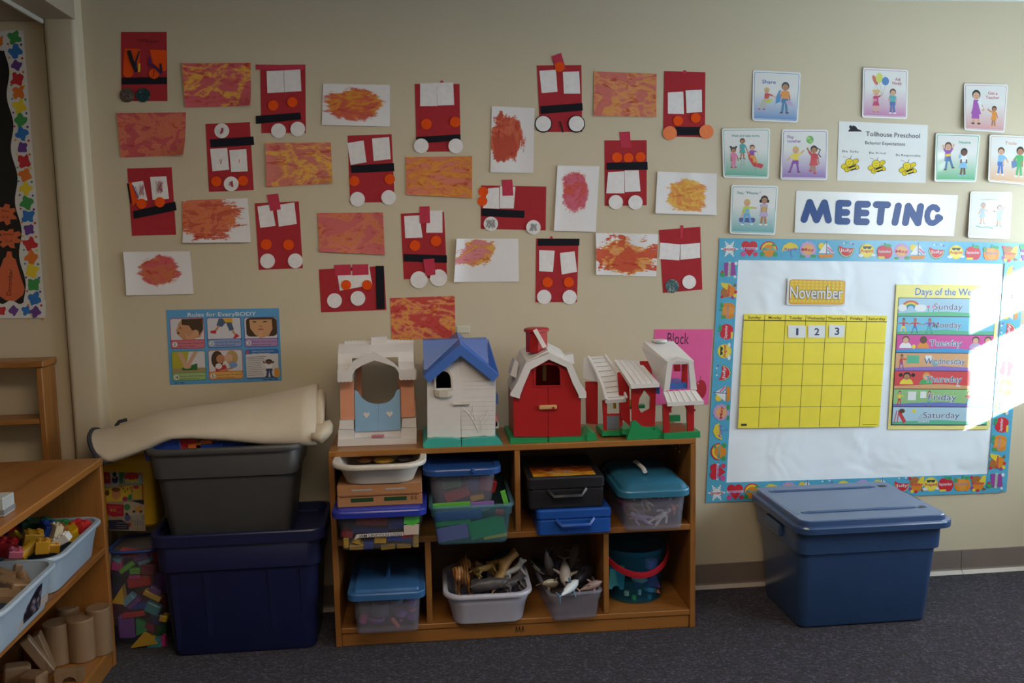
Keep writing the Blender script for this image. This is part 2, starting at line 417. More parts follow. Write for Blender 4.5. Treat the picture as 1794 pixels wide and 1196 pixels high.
truck('red truck with a thin pink strip along its roof', [(456, 114), (535, 113), (536, 233), (458, 233)],
      [(tb, PINK, [(448, 113), (533, 114), (533, 122), (448, 122)]), (w_, WHT, [(467, 124.5), (496.8, 123.2), (498.6, 161.4), (468.5, 163)]), (w_, WHT, [(497.2, 123.2), (526, 121.7), (528, 159.6), (499, 161.4)]),
       (h_, ORA, (478.5, 184.7, 9)), (h_, ORA, (512, 179, 9)), (st, BLK, [(448, 203), (526, 197), (528, 209), (448.5, 217)]), (wh, WHT, (488, 229, 13)), (wh, WHT, (521.7, 226, 13))],
      lambda k: k.line([(497, 124), (498.7, 161)], .5, (.05, .05, .05)))
truck('red truck with a white disc on its roof above the black stripe', [(360, 217), (437.7, 214), (444.6, 333), (366, 336)],
      [(wh, WHT, (388.6, 229, 13)), (st, BLK, [(367.7, 244), (444, 239), (445.5, 253.7), (369.4, 258.5)]), (w_, WHT, [(368, 261), (398, 259), (401.6, 297), (372.3, 300)]), (w_, WHT, [(401.6, 263), (431.5, 261), (434, 300), (405, 301)]),
       (h_, ORA, (378.8, 317.6, 9)), (h_, ORA, (425.6, 316.6, 9)), (wh, WHT, (405, 322, 13))],
      lambda k: (scrib(k, 388.6, 229, 3, 6, (.35, .04, .06), 12, .9, 1), scrib(k, 405, 322, 4, 6, (.35, .04, .06), 12, .9, 2), k.line([(385, 279), (387, 287), (389, 279)], .9, (.4, .05, .06)), k.line([(419, 279), (419.5, 285)], 1, (.4, .05, .06))))
truck('red truck with scribbled windows and no wheels', [(223, 295), (300.8, 293), (308.7, 411), (231.4, 413)],
      [('strip', BLK, [(222.5, 321), (226, 321), (230, 357), (228, 357)]), (w_, ORA, [(225.5, 320), (231, 320), (243, 352), (233, 360)]), (w_, WHT, [(230.8, 319.7), (250.6, 316.6), (258.4, 351), (242, 350)]), (w_, WHT, [(263, 310), (291.4, 308.6), (296, 348), (267.4, 350)]),
       (st, BLK, [(233, 370), (307, 353), (309.6, 368), (235, 383)]), (h_, ORA, (248, 356.7, 9)), (h_, ORA, (280, 354, 9))],
      lambda k: (scrib(k, 279, 328, 7, 12, (.40, .10, .14), 22, .5, 3), scrib(k, 248, 334, 5, 12, (.42, .14, .2), 16, .5, 4), k.line([(233, 325), (242, 347)], 1.6, (.10, .05, .25)), k.line([(237, 327), (243, 346)], .9, (.16, .08, .3))))
truck('red truck with a pink tab on its roof and no stripe', [(446.3, 356), (523.5, 352.6), (530.8, 469.5), (453.5, 472.7)],
      [(w_, WHT, [(451, 361.6), (476, 358), (483, 395.5), (456, 399)]), (w_, WHT, [(484, 359.4), (515.6, 354.4), (520, 392), (488.5, 397)]), (tb, PINK, [(467.5, 341), (487.4, 339), (492, 366.6), (473.4, 369.5)]),
       (h_, ORA, (466.6, 428, 9.3)), (h_, ORA, (505.5, 428.7, 9.3)), (wh, WHT, (468.7, 457, 13)), (wh, WHT, (517.5, 456.7, 13))])
truck('red truck whose left window pokes past the paper edge', [(609, 237.5), (686, 235), (691.8, 353.7), (613.4, 355)],
      [(w_, WHT, [(608, 250.5), (637, 246), (642, 284), (614.6, 289)]), (w_, WHT, [(651.7, 242.5), (681.8, 240), (684.5, 278.6), (654.7, 282)]), (st, BLK, [(614.6, 289.7), (690, 285.6), (691, 299.7), (615.6, 303)]),
       (h_, ORA, (620.6, 317, 9)), (h_, ORA, (683, 313.7, 9)), (wh, WHT, (626.3, 349, 13)), (wh, WHT, (681, 345.8, 13))])
truck('sideways red truck with an upright black strip on the right', [(558.5, 471.8), (672.6, 465.5), (677, 542.7), (562.6, 547)],
      [(w_, WHT, [(590.8, 478), (620.6, 474), (623.4, 504), (595.4, 509)]), (w_, WHT, [(620.6, 474), (646.6, 465.5), (652, 498), (623.4, 504)]), (tb, PINK, [(585.6, 464), (614, 463), (615, 481.7), (586.8, 482.4)]), (tb, PINK, [(617, 463), (645, 462.5), (646, 481), (617, 482.4)]),
       (st, BLK, [(658, 465.5), (672.6, 465.5), (674, 541), (659.5, 541)]), (h_, ORA, (606.4, 499, 8.7)), (h_, ORA, (643, 499, 8.7)), (wh, WHT, (586, 526.4, 13)), (wh, WHT, (627, 522.4, 13))])
truck('red truck with white windows level with its top edge', [(726.7, 147), (805, 147), (807, 265), (729.6, 266)],
      [(tb, PINK, (774, 144, 3)), (w_, WHT, [(736, 146), (765, 145), (766.5, 185.5), (736, 186)]), (w_, WHT, [(765, 144.8), (794, 144.6), (795.7, 184), (767, 184.8)]), (h_, ORA, (747, 217.4, 9.3)), (h_, ORA, (797.4, 213.7, 9.3)),
       (st, BLK, [(729, 240), (806.7, 235), (807, 246), (729.6, 251)]), (wh, WHT, (738, 255.5, 13)), (wh, WHT, (798.5, 255.7, 13))])
truck('red truck with one pink tab on top and one between its wheels', [(702, 374), (778, 371), (783.4, 486), (707.5, 489)],
      [(w_, WHT, [(708, 378.5), (735, 377), (740.5, 416), (710, 417)]), (w_, WHT, [(748, 369.5), (775, 368.4), (775.3, 407.5), (746.6, 407.5)]), (tb, PINK, [(735, 361.6), (752.7, 361), (753.8, 390.5), (735.3, 391)]),
       (h_, ORA, (727, 430, 9.3)), (h_, ORA, (764, 422, 9.3)), (st, BLK, [(707.5, 444.7), (783, 447), (783, 460), (707.5, 457.6)]), (wh, WHT, (734, 490, 15)), (wh, WHT, (768.5, 486.5, 15)), (tb, PINK, [(741.6, 454), (760.6, 452.6), (763, 481), (745.5, 483.5)])])
truck('sideways red truck with grey scribbles on its two wheels', [(843, 324.6), (957, 326.7), (956, 403.4), (842, 400.7)],
      [(w_, WHT, [(855, 330), (874.6, 328), (874.6, 365.7), (846, 364.3)]), (w_, WHT, [(876, 326), (903, 327), (900, 365), (875.3, 365)]), (tb, PINK, [(879.6, 314.8), (897.4, 314.4), (899.5, 342.4), (880.5, 343)]),
       (h_, ORA, (846.6, 335.6, 8.6)), (h_, ORA, (845.3, 352, 8.6)), (st, BLK, [(844, 365), (919, 369), (918.7, 381.5), (843.7, 378)]), (wh, WHT, (860, 392, 12.7)), (wh, WHT, (934.5, 398, 12.7))],
      lambda k: (scrib(k, 860, 392, 8, 8, (.30, .31, .32), 26, 1, 5), scrib(k, 934.5, 398, 7, 7, (.30, .31, .32), 22, 1, 6)))
truck('red truck with black rings round its white wheels', [(940.6, 114.6), (1018.5, 114), (1020, 231), (946, 231)],
      [(w_, WHT, [(945, 124), (974, 122), (976.7, 160.8), (949, 163)]), (w_, WHT, [(986, 126), (1014.6, 125), (1016.5, 164), (988, 164)]), (tb, PINK, [(966, 99), (983, 92.5), (991.5, 121), (975, 125)]), ('dot', ORA, (980.4, 117, 8.7)),
       (st, BLK, [(947, 186), (1020.4, 180.4), (1021, 193.5), (947.7, 199.6)]), ('tyre', RING, (952, 217, 15.3)), (wh, WHT, (952, 216.6, 13.6)), ('tyre', RING, (1010, 217, 15.3)), (wh, WHT, (1010, 216.6, 13.6))],
      lambda k: (k.line([(981, 213), (984, 223), (986, 231)], 3, (.01, .01, .015)),))
truck('red truck with mottled orange wheels and low white windows', [(1163.6, 124.6), (1235.8, 126.5), (1235, 240.6), (1161.7, 238.6)],
      [('pin', PINK, (1199.5, 126, 3.2)), (w_, WHT, [(1170, 162), (1197, 160.4), (1198.2, 199.6), (1170, 199)]), (w_, WHT, [(1201, 158.5), (1229.4, 157), (1230, 196), (1202.7, 198)]), (h_, ORA, (1188, 211.7, 8.7)), (h_, ORA, (1218.8, 206.5, 8.7)),
       (st, BLK, [(1182, 222), (1227, 222.3), (1226, 236.7), (1186, 236.7)]), (wh, PEACH, (1173.6, 233, 12.3)), (wh, PEACH, (1237.7, 230.6, 12.5))])
truck('red truck with three orange dots in a row', [(1059, 245.8), (1133, 245.4), (1133, 359.4), (1059.6, 360.4)],
      [(tb, PINK, [(1085, 231.3), (1103.6, 230.4), (1105.4, 258), (1088, 259)]), (h_, ORA, (1081, 275.6, 8.7)), (h_, ORA, (1101, 276.5, 8.7)), (h_, ORA, (1122, 275, 8.7)), (st, BLK, [(1062.7, 284.8), (1134.4, 283.5), (1134.8, 297.3), (1063, 297.3)]),
       (w_, WHT, [(1065.4, 301.5), (1094, 300), (1094, 338.5), (1062, 338.5)]), (w_, WHT, [(1094.5, 298.4), (1119, 298), (1122, 335), (1095, 336.4)]), (wh, WHT, (1078.8, 354, 12.6)), (wh, WHT, (1113.3, 354.4, 12.6))])
truck('red truck with a black stripe along its top edge', [(939.4, 417.5), (1013.6, 418), (1011, 528.7), (938, 529.3)],
      [(st, BLK, [(942.5, 418), (1015.3, 418), (1015, 430), (941.5, 430.4)]), (w_, WHT, [(944.6, 438), (971.8, 439), (968.7, 476), (944.6, 475)]), (w_, WHT, [(980.8, 443), (1006.7, 440), (1011, 476), (984, 480.6)]), (h_, ORA, (959.3, 494.4, 9)), (h_, ORA, (996.5, 494.4, 9)),
       (wh, WHT, (953.4, 520, 12.6)), (wh, WHT, (998, 520.3, 12.6)), ('pin', PINK, (966, 416, 2.5))])
truck('red truck with one white wheel and one teal foil wheel', [(1154.3, 402.9), (1226.8, 397), (1230.5, 507), (1161.6, 513)],
      [(tb, PINK, [(1192.3, 394.5), (1197.5, 394.5), (1195.4, 417.5), (1191.7, 417.5)]), (w_, WHT, [(1156.8, 424.8), (1191.7, 428), (1190.2, 456), (1154.7, 453.4)]), (w_, WHT, [(1192.3, 428), (1226.4, 425.4), (1226.8, 451.4), (1191.7, 455)]),
       (wh, FOILC, (1177.7, 501, 12)), (wh, WHT, (1207.4, 493.8, 12))])

# ---- finger paintings
def paint_mat(name, cx, cy, rx, ry, seed, fill, cols, mode='blob', hard=.12, wob=.55, sc=3.4, streak=None):
    """paint on white paper. fill: full sheet; otherwise a ragged blot round cx, cy"""
    m, nt, b = _new(name); tc = N(nt, 'ShaderNodeTexCoord')
    def nz(scale, detail=4, off=0, stretch=(1, 1, 1), rotz=0, dist=1.2):
        mp = N(nt, 'ShaderNodeMapping'); mp.inputs['Location'].default_value = (seed*3.1+off, seed*1.7, off); mp.inputs['Scale'].default_value = stretch
        mp.inputs['Rotation'].default_value = (0, 0, rotz)
        L(nt, tc.outputs['UV'], mp.inputs['Vector']); n = N(nt, 'ShaderNodeTexNoise')
        n.inputs['Scale'].default_value = scale; n.inputs['Detail'].default_value = detail; n.inputs['Distortion'].default_value = dist; n.inputs['Roughness'].default_value = .6
        L(nt, mp.outputs[0], n.inputs['Vector']); return n.outputs['Fac']
    def M(op, a, bb=None, c=None):
        n = N(nt, 'ShaderNodeMath', operation=op)
        for i, x in enumerate((a, bb, c)):
            if x is None: continue
            if isinstance(x, (int, float)): n.inputs[i].default_value = x
            else: L(nt, x, n.inputs[i])
        return n.outputs[0]
    sx = N(nt, 'ShaderNodeSeparateXYZ'); L(nt, tc.outputs['UV'], sx.inputs[0])
    st_, ang = (streak or ((1, 1.5, 1), .5))
    a = nz(2.0, 2, 1); bb = nz(sc, 5, 5, st_, ang); fine = nz(24, 3, 9, (1, 1.8, 1), ang, .6)
    # paint colour: broad patches, brush streaks, darker pools
    mixv = M('ADD', M('MULTIPLY', M('SUBTRACT', a, .5), 3.0), M('ADD', M('MULTIPLY', M('SUBTRACT', fine, .5), .35), M('MULTIPLY_ADD', M('SUBTRACT', bb, .5), 1.1, .5)))
    base = ramp(nt, mixv, [(.05, cols[2]), (.32, mul(cols[2], .95)), (.46, cols[0]), (.62, cols[1]), (.78, cols[0]), (.95, cols[2])])
    dark = ramp(nt, nz(sc*.9, 3, 21, st_, ang+.6, 2.0), [(.56, (1, 1, 1)), (.66, (.80, .34, .26)), (.76, (.68, .18, .14))])
    mx = N(nt, 'ShaderNodeMix', data_type='RGBA', blend_type='MULTIPLY'); mx.inputs['Factor'].default_value = .85
    L(nt, base.outputs[0], mx.inputs['A']); L(nt, dark.outputs[0], mx.inputs['B'])
    dx = M('DIVIDE', M('SUBTRACT', sx.outputs[0], cx), rx); dy = M('DIVIDE', M('SUBTRACT', sx.outputs[1], cy), ry)
    rad = M('SQRT', M('ADD', M('MULTIPLY', dx, dx), M('MULTIPLY', dy, dy)))
    e = M('ADD', rad, M('ADD', M('MULTIPLY', M('SUBTRACT', a, .5), wob*2.2), M('ADD', M('MULTIPLY', M('SUBTRACT', bb, .5), wob*1.6), M('MULTIPLY', M('SUBTRACT', fine, .5), wob*.9))))
    if fill:
        ex = M('MAXIMUM', M('ABSOLUTE', M('SUBTRACT', sx.outputs[0], .5)), M('ABSOLUTE', M('SUBTRACT', sx.outputs[1], .5)))
        e = M('ADD', M('MULTIPLY', M('SUBTRACT', ex, .5), 9), M('ADD', 1.0 - fill, M('MULTIPLY', M('SUBTRACT', fine, .5), 3.2)))
    k = N(nt, 'ShaderNodeMapRange'); k.interpolation_type = 'SMOOTHSTEP'
    k.inputs['From Min'].default_value = 1-hard; k.inputs['From Max'].default_value = 1+hard; k.inputs['To Min'].default_value = 1; k.inputs['To Max'].default_value = 0
    L(nt, e, k.inputs['Value'])
    # flecks of paint on the bare paper
    sp = ramp(nt, nz(30, 2, 13, (1, .7, 1), 0, 0), [(.70, (0, 0, 0)), (.74, (1, 1, 1))])
    near = M('MULTIPLY', sp.outputs[0], M('LESS_THAN', rad, 1.75)); fac = M('MAXIMUM', k.outputs[0], M('MULTIPLY', near, .6))
    fm = N(nt, 'ShaderNodeMix', data_type='RGBA'); L(nt, fac, fm.inputs['Factor']); fm.inputs['A'].default_value = (.76, .74, .76, 1); L(nt, mx.outputs['Result'], fm.inputs['B'])
    L(nt, fm.outputs['Result'], b.inputs['Base Color']); b.inputs['Roughness'].default_value = .55; b.inputs['Specular IOR Level'].default_value = .35
    bump(nt, b, fine, .15, .001); return m
YEL, ORG, PNK, DRD, SAL = (.80, .44, .05), (.66, .16, .03), (.62, .11, .13), (.42, .035, .02), (.66, .19, .12)
def painting(label, q, mat, warp=None, lifts=(0, 0, 0, 0)):
    sh = sheet(quad_fn(q, lifts), 12, 10, .0005, (lambda u, v: .0005+max(0, warp(u, v))) if warp else None)
    o = sh.build('finger_painting', mat, smooth=1.0); put_uv(o, sh)
    tag(o, label, 'painting', 'finger paintings taped to the wall')
curl = lambda a, b: (lambda u, v: .0005 + a*max(0, u-.7)**2 + b*max(0, v-.7)**2 + .001*(1+math.sin(u*7))*v)
painting('pink and yellow painting whose lower right corner curls up', [(319, 111), (439, 110), (440.5, 186), (325, 188.5)], paint_mat('paint_a', .5, .5, 1, 1, 1, 2.2, (SAL, YEL, PNK)), lambda u, v: .0005+.09*max(0, u+v-1.5)**2+.02*max(0, .15-u))
painting('rosy red painting under the truck with foil wheels', [(205, 198), (326, 197), (324, 272), (212.5, 276)], paint_mat('paint_b', .5, .5, 1, 1, 2, 2.0, (SAL, (.60, .15, .08), (.55, .09, .10))), lambda u, v: .0005+.10*max(0, u+v-1.5)**2+.02*max(0, .12-u))
painting('white sheet with broad orange-red swipes on its left', [(319, 351), (433.6, 347), (440, 424), (321, 425.3)], paint_mat('paint_c', .34, .36, .52, .52, 3, 0, (SAL, ORG, (.55, .10, .05)), hard=.06, wob=.45, sc=3, streak=((1, 3, 1), .9)), curl(.0, .10))
painting('white sheet with one red blot near the column', [(217, 441), (333, 440), (339.5, 514.6), (223, 517)], paint_mat('paint_d', .50, .44, .30, .34, 4, 0, ((.60, .13, .10), (.58, .17, .05), PNK), hard=.07, wob=.4), lambda u, v: .0005+.03*max(0, .2-u)+.012*abs(v-.5)**2)
painting('white sheet with a long amber smear turning pink', [(566, 146.6), (683, 149), (683, 222), (564, 219)], paint_mat('paint_e', .47, .47, .44, .36, 5, 0, (ORG, (.62, .30, .02), (.58, .10, .06)), hard=.08, wob=.4, streak=((1, 3, 1), -.5)), lambda u, v: .0006+.05*max(0, v-.75)**2+.0015*(1+math.sin(u*5))*v)
painting('salmon painting with yellow edges beside a sideways gap', [(465, 250), (579.5, 249.5), (583, 321), (467, 328)], paint_mat('paint_f', .5, .5, 1, 1, 6, 3.4, ((.66, .24, .12), YEL, (.62, .17, .14))), lambda u, v: .0005+.10*max(0, u+v-1.6)**2+.03*max(0, .1-u))
painting('salmon painting with white flecks round its rim', [(556, 373), (671, 372), (674.4, 446), (559.7, 440.6)], paint_mat('paint_g', .5, .5, 1, 1, 7, 1.0, (SAL, (.62, .18, .06), (.62, .13, .13))), curl(.03, .06))
painting('red and gold painting hanging lowest behind the toy houses', [(683.4, 522), (796.7, 518), (798, 591), (686.3, 596)], paint_mat('paint_h', .5, .5, 1, 1, 8, 2.6, (SAL, (.74, .34, .04), (.56, .06, .05))))
painting('orange dabbed painting with a ragged white margin', [(710.4, 275), (826.8, 273.5), (827, 347), (711.6, 341)], paint_mat('paint_i', .5, .5, 1, 1, 9, .45, ((.66, .20, .04), (.70, .30, .03), SAL)), curl(.03, .05))
painting('upright sheet with one large red blot on the left', [(861.5, 186), (936.5, 189.4), (934, 303), (859, 302)], paint_mat('paint_j', .36, .47, .40, .36, 10, 0, ((.55, .09, .04), (.60, .14, .07), (.48, .06, .03)), hard=.05, wob=.36, sc=3, streak=((1.6, 1, 1), .4)), curl(.02, .03))
painting('white sheet with separate yellow and pink smears', [(799.7, 418), (908, 418), (908.7, 493), (795, 493.7)], paint_mat('paint_k', .33, .32, .36, .32, 15, 0, ((.66, .22, .10), (.70, .42, .05), (.66, .22, .24)), hard=.08, wob=.75, sc=4.5), lambda u, v: .0006+.09*max(0, .22-u)**2*3+.02*max(0, u-.6)*max(0, v-.4))
painting('orange and pink painting between two red trucks at the top', [(1040.6, 125), (1150, 129.6), (1149, 205), (1039.6, 203)], paint_mat('paint_l', .5, .5, 1, 1, 12, 1.1, ((.68, .24, .13), (.70, .32, .07), (.62, .16, .13))), curl(.02, .03))
painting('upright sheet with a crimson blot and red dashes below', [(976.5, 290), (1050, 291), (1043, 406), (969.7, 404)], paint_mat('paint_m', .45, .38, .30, .30, 13, 0, ((.58, .07, .10), (.60, .10, .03), (.60, .12, .18)), hard=.12, wob=.5, sc=4), lambda u, v: .0006+.05*max(0, .25-u)**2+.03*v*v*.2)
painting('white sheet with a golden blot by the playgroup cards', [(1151.5, 300.5), (1255.4, 304), (1254.5, 376.7), (1147.3, 373.6)], paint_mat('paint_n', .50, .55, .34, .42, 14, 0, ((.72, .36, .06), (.74, .45, .09), (.70, .27, .07)), hard=.07, wob=.36), lambda u, v: .0006+.06*max(0, .2-u)**2+.0015*(1+math.sin(u*14))*(1-v)+.02*max(0, v-.7))
painting('white sheet with several separate yellow and red strokes', [(1043, 408), (1153, 410), (1149.4, 484.4), (1044, 481)], paint_mat('paint_o', .5, .55, .46, .44, 21, 0, ((.70, .33, .05), (.70, .28, .18), (.58, .09, .04)), hard=.06, wob=.95, sc=4.2, streak=((1, 2.8, 1), -.9)), lambda u, v: .0006+.03*max(0, .15-u)+.0015*(1+math.sin(u*11))*(1-v))
# ------------------------------------------------------------------ printed cards, signs and posters on the wall
class Art(Ink):
    """Ink whose shapes may be drawn in a moved, turned and scaled frame"""
    def __init__(self, fn, lift=.0003):
        self.raw = fn; self.t = None
        super().__init__(self._f, lift)
    def _f(self, x, y, l):
        if self.t:
            X, Y, sx, sy, c, s = self.t; x, y = x*sx, y*sy; x, y = X+x*c-y*s, Y+x*s+y*c
        return self.raw(x, y, l)
    def at(self, x, y, sx=1, sy=None, rot=0): self.t = (x, y, sx, sx if sy is None else sy, math.cos(rot), math.sin(rot)); return self
    def off(self): self.t = None; return self
LAM = painted('laminated_print', .35, .5, .8, .07, .35)
MATTE = painted('matt_print', .7, .3)
SATIN = painted('satin_print', .42, .5, .25, .2)
WPAP = plain('white_card_stock', (.74, .76, .77), .6, .02, 20)
LAMW = plain('laminated_white_card', (.76, .78, .79), .3, .02, 20, 0, .5, .6)
C_ = dict(skin=(.62, .36, .24), tan=(.40, .19, .10), dark=(.12, .05, .03), blond=(.62, .42, .12), black=(.012, .01, .012), brown=(.10, .045, .025), red=(.55, .04, .06), blue=(.05, .16, .48), teal=(.05, .36, .38),
          pink=(.68, .20, .36), yellow=(.75, .60, .06), purple=(.24, .07, .36), green=(.07, .38, .14), white=(.72, .74, .76), orange=(.70, .27, .04), sky=(.20, .45, .70), grey=(.35, .36, .38), lime=(.45, .58, .08), lav=(.45, .36, .58))
def kid(k, x, y, h, skin, hair, top, bot, shoe, arms=((-.2, .5), (.2, .5)), legs=((-.08, 1), (.08, 1)), skirt=False, bun=None, shrink=1.0):
    """a printed child: x, y the crown of the head, h its height"""
    g = lambda c: C_[c] if isinstance(c, str) else c
    w = h*.085*shrink; ow = (.06, .05, .06)
    for a, b in legs:
        k.line([(x+a*h*.45, y+.58*h), (x+a*h, y+b*h-.04*h)], w, g(skin) if skirt else g(bot)); k.ell(x+a*h+(.02*h if a >= 0 else -.02*h), y+b*h-.025*h, .065*h, .03*h, g(shoe), n=8)
    k.poly([(x-.10*h, y+.27*h), (x+.10*h, y+.27*h), (x+.12*h, y+.58*h), (x-.12*h, y+.58*h)], g(top))
    if skirt: k.poly([(x-.10*h, y+.48*h), (x+.10*h, y+.48*h), (x+.17*h, y+.70*h), (x-.17*h, y+.70*h)], g(bot))
    else: k.poly([(x-.12*h, y+.52*h), (x+.12*h, y+.52*h), (x+.13*h, y+.66*h), (x-.13*h, y+.66*h)], g(bot))
    for a, b in arms:
        s = -1 if a < 0 else 1; k.line([(x+s*.10*h, y+.31*h), (x+s*.10*h*.4+a*h*.6, y+(.31+b)/2*h)], w*.9, g(top)); k.line([(x+s*.10*h*.4+a*h*.6, y+(.31+b)/2*h), (x+a*h, y+b*h)], w*.65, g(skin)); k.ell(x+a*h, y+b*h, w*.42, col=g(skin), n=8)
    k.ell(x, y+.125*h, .135*h, .14*h, g(hair), n=14); k.ell(x, y+.165*h, .105*h, .108*h, g(skin), n=14)
    for s in (-1, 1):
        k.ell(x+s*.035*h, y+.155*h, .012*h, col=ow, n=6)
        if bun: k.ell(x+s*.13*h, y+bun*h, .05*h, .06*h, g(hair), n=8)
    k.line([(x-.03*h, y+.21*h), (x, y+.22*h), (x+.03*h, y+.21*h)], .012*h, (.35, .06, .05))
def card(label, q, col, draw, lifts=(0, 0, .012, .012), cat='card', name='picture_card'):
    fn = quad_fn(q, lifts); t = thing(name, on_y(*q[3], 0), label, cat, 'laminated picture cards on the wall')
    mb = MB(); ring = rr(100, 100, 5, 4, 50, 50)
    mb.loft([[fn(u, v, 0) for u, v in ring], [fn(u, v, .0007) for u, v in ring]]); mb.build('card_stock', LAMW, t)
    k = Art(fn, .0008); n = 22
    k.rrect(3, 3, 97, 97, 3.5, mul(col, .9)); k.rrect(4.1, 4.1, 95.9, 95.9, 3, (.70, .73, .76))
    for i in range(n):      # printed wash, darker towards the foot of the card
        a = max(0, (i-n*.38)/(n*.62)); y0 = 5+90*i/n; c = tuple(.70*(1-a)+x*a for x in col); k.rect(4.6, y0, 95.4, y0+90/n, c); k.l -= k.STEP
    k.l += k.STEP; draw(k); k.build('print', LAM, t)
def d_share(k):
    k.text('Share', 34, 25, 7, (.06, .12, .36), 29, bold=.02)
    kid(k, 69, 21, 62, 'tan', 'black', 'orange', (.04, .18, .36), 'brown', ((-.16, .5), (.17, .56)))
    kid(k, 30, 33, 42, 'skin', 'blond', 'red', (.5, .45, .3), 'red', ((.45, .45), (.1, .62)), ((-.35, 1.05), (-.1, 1.05)))
    k.poly([(50, 52), (56, 38), (60, 36), (58, 44), (60, 60), (50, 64), (49, 72)], (.05, .25, .55)); k.poly([(70, 58), (80, 56), (91, 68), (82, 67), (74, 66)], C_['lav']); k.poly([(30, 58), (44, 54), (38, 63), (30, 64)], C_['lime'])
def d_turns(k):
    k.text('Wait and take turns.', 49, 17, 5, (.03, .28, .27), 60, bold=.02)
    kid(k, 42, 20, 42, 'tan', 'brown', 'teal', 'teal', 'brown', ((.25, .6), (-.1, .6)), skirt=True)
    k.poly([(52, 48), (58, 46), (66, 66), (88, 72), (84, 80), (66, 76), (56, 62)], C_['red'])
    for a in (40, 46): k.line([(a, 56), (a-1, 80)], 1.2, C_['grey'])
    for b in (60, 66, 72): k.line([(40, b), (46, b)], 1, C_['grey'])
    kid(k, 63, 33, 40, 'skin', 'brown', 'purple', 'orange', 'red', ((.26, .35), (-.2, .45)), ((.1, .95), (.28, 1.0)))
    kid(k, 23, 38, 42, 'tan', 'black', 'pink', 'pink', 'red', ((-.12, .65), (.25, .62)), bun=-.01); k.line([(72, 76), (71, 88)], 1, C_['grey'])
def d_play(k):
    k.text('Play', 19, 18, 6, (.22, .10, .36), 14, bold=.02); k.text('together', 27, 26, 6, (.22, .10, .36), 30, bold=.02)
    k.ell(61, 20, 8, 8, (.10, .38, .10)); k.ell(58, 17, 4, 3, (.35, .55, .12)); k.ell(63, 23, 4, 3, (.30, .52, .1))
    kid(k, 31, 34, 52, 'skin', 'blond', 'yellow', 'purple', 'brown', ((-.32, .52), (.32, .16)), ((-.22, 1), (.12, 1)))
    kid(k, 70, 32, 56, 'tan', 'black', 'red', 'red', 'red', ((-.25, .10), (.2, .62)), ((-.1, .92), (.04, 1)), True); k.line([(77, 36), (84, 40), (80, 48), (85, 54)], 1.6, C_['black'])
def d_ask(k):
    k.text('Ask', 78, 23, 6, (.40, .03, .10), 13, bold=.02); k.text('Nicely', 76, 31, 6, (.40, .03, .10), 21, bold=.02)
    for x, y, rx, ry, c, r in ((27, 24, 4.5, 11, (.55, .10, .07), -.5), (36, 19, 8, 10, (.55, .60, .10), 0), (50, 25, 8, 8.5, (.05, .20, .50), .2)): k.line([(x, y+ry), (44, 52), (43, 76)], .7, C_['grey']); k.ell(x, y, rx, ry, c, r)
    kid(k, 30, 43, 46, 'skin', 'blond', (.48, .03, .14), (.48, .03, .14), 'tan', ((.28, .2), (-.12, .5)), skirt=True, bun=.06); k.ell(29, 64, 3.5, 3, C_['pink'])
    kid(k, 67, 40, 50, 'skin', 'brown', 'teal', (.04, .12, .38), 'white', ((-.17, .45), (.15, .55)))
def d_teach(k):
    k.text('Get a', 66, 22, 6, (.50, .12, .16), 22, bold=.02); k.text('Teacher', 66, 31, 6, (.50, .12, .16), 32, bold=.02)
    kid(k, 28, 14, 72, 'skin', 'black', 'white', (.33, .09, .40), 'brown', ((.24, .55), (.06, .6)), skirt=True); k.poly([(22, 34), (33, 34), (36, 74), (17, 74)], (.33, .09, .40)); k.line([(33, 38), (44, 54)], 4.5, C_['white']); k.ell(45, 55, 2.5, col=C_['skin'])
    kid(k, 71, 46, 42, 'tan', 'black', 'orange', 'orange', 'orange', ((-.35, .18), (.2, .55)), skirt=True)
def d_ignore(k):
    k.text('Ignore', 66, 20, 6, (.03, .30, .17), 26, bold=.02)
    kid(k, 29, 18, 60, 'skin', 'brown', 'purple', (.04, .16, .36), 'brown', ((-.2, .12), (.2, .08)), ((-.06, .97), (.2, .90))); k.poly([(24, 43), (36, 41), (36, 46), (24, 48)], C_['yellow'])
    kid(k, 66, 30, 58, 'dark', 'black', 'white', 'sky', 'sky', ((-.1, .5), (.12, .5)), skirt=True); k.ell(57, 47, 3, 4, C_['sky'])
def d_trade(k):
    k.text('Trade', 48, 19, 6, (.55, .30, .18), 26, bold=.02)
    kid(k, 27, 26, 58, 'skin', 'brown', 'sky', 'blue', 'white', ((.28, .5), (.1, .6))); kid(k, 70, 23, 62, 'tan', 'black', 'green', 'green', 'white', ((-.25, .55), (.1, .6)))
    k.poly([(52, 54), (62, 50), (64, 64), (54, 68)], (.10, .20, .40))
def d_please(k):
    k.text('Say, "Please."', 38, 18, 5, (.04, .22, .25), 50, bold=.02)
    k.rrect(19, 66, 54, 76, 4, (.07, .09, .28))
    kid(k, 35, 29, 54, 'skin', 'blond', 'lime', (.14, .36, .62), 'white', ((.36, .32), (-.2, .68)), ((-.13, .98), (.2, .95))); k.ell(36, 52, 5, 4, C_['sky'])
    kid(k, 72, 21, 60, 'tan', 'black', C_['lav'], C_['lav'], 'white', ((-.06, .52), (.08, .52)), skirt=True, bun=.18); k.rrect(68, 42, 77, 54, 2, (.55, .36, .12))
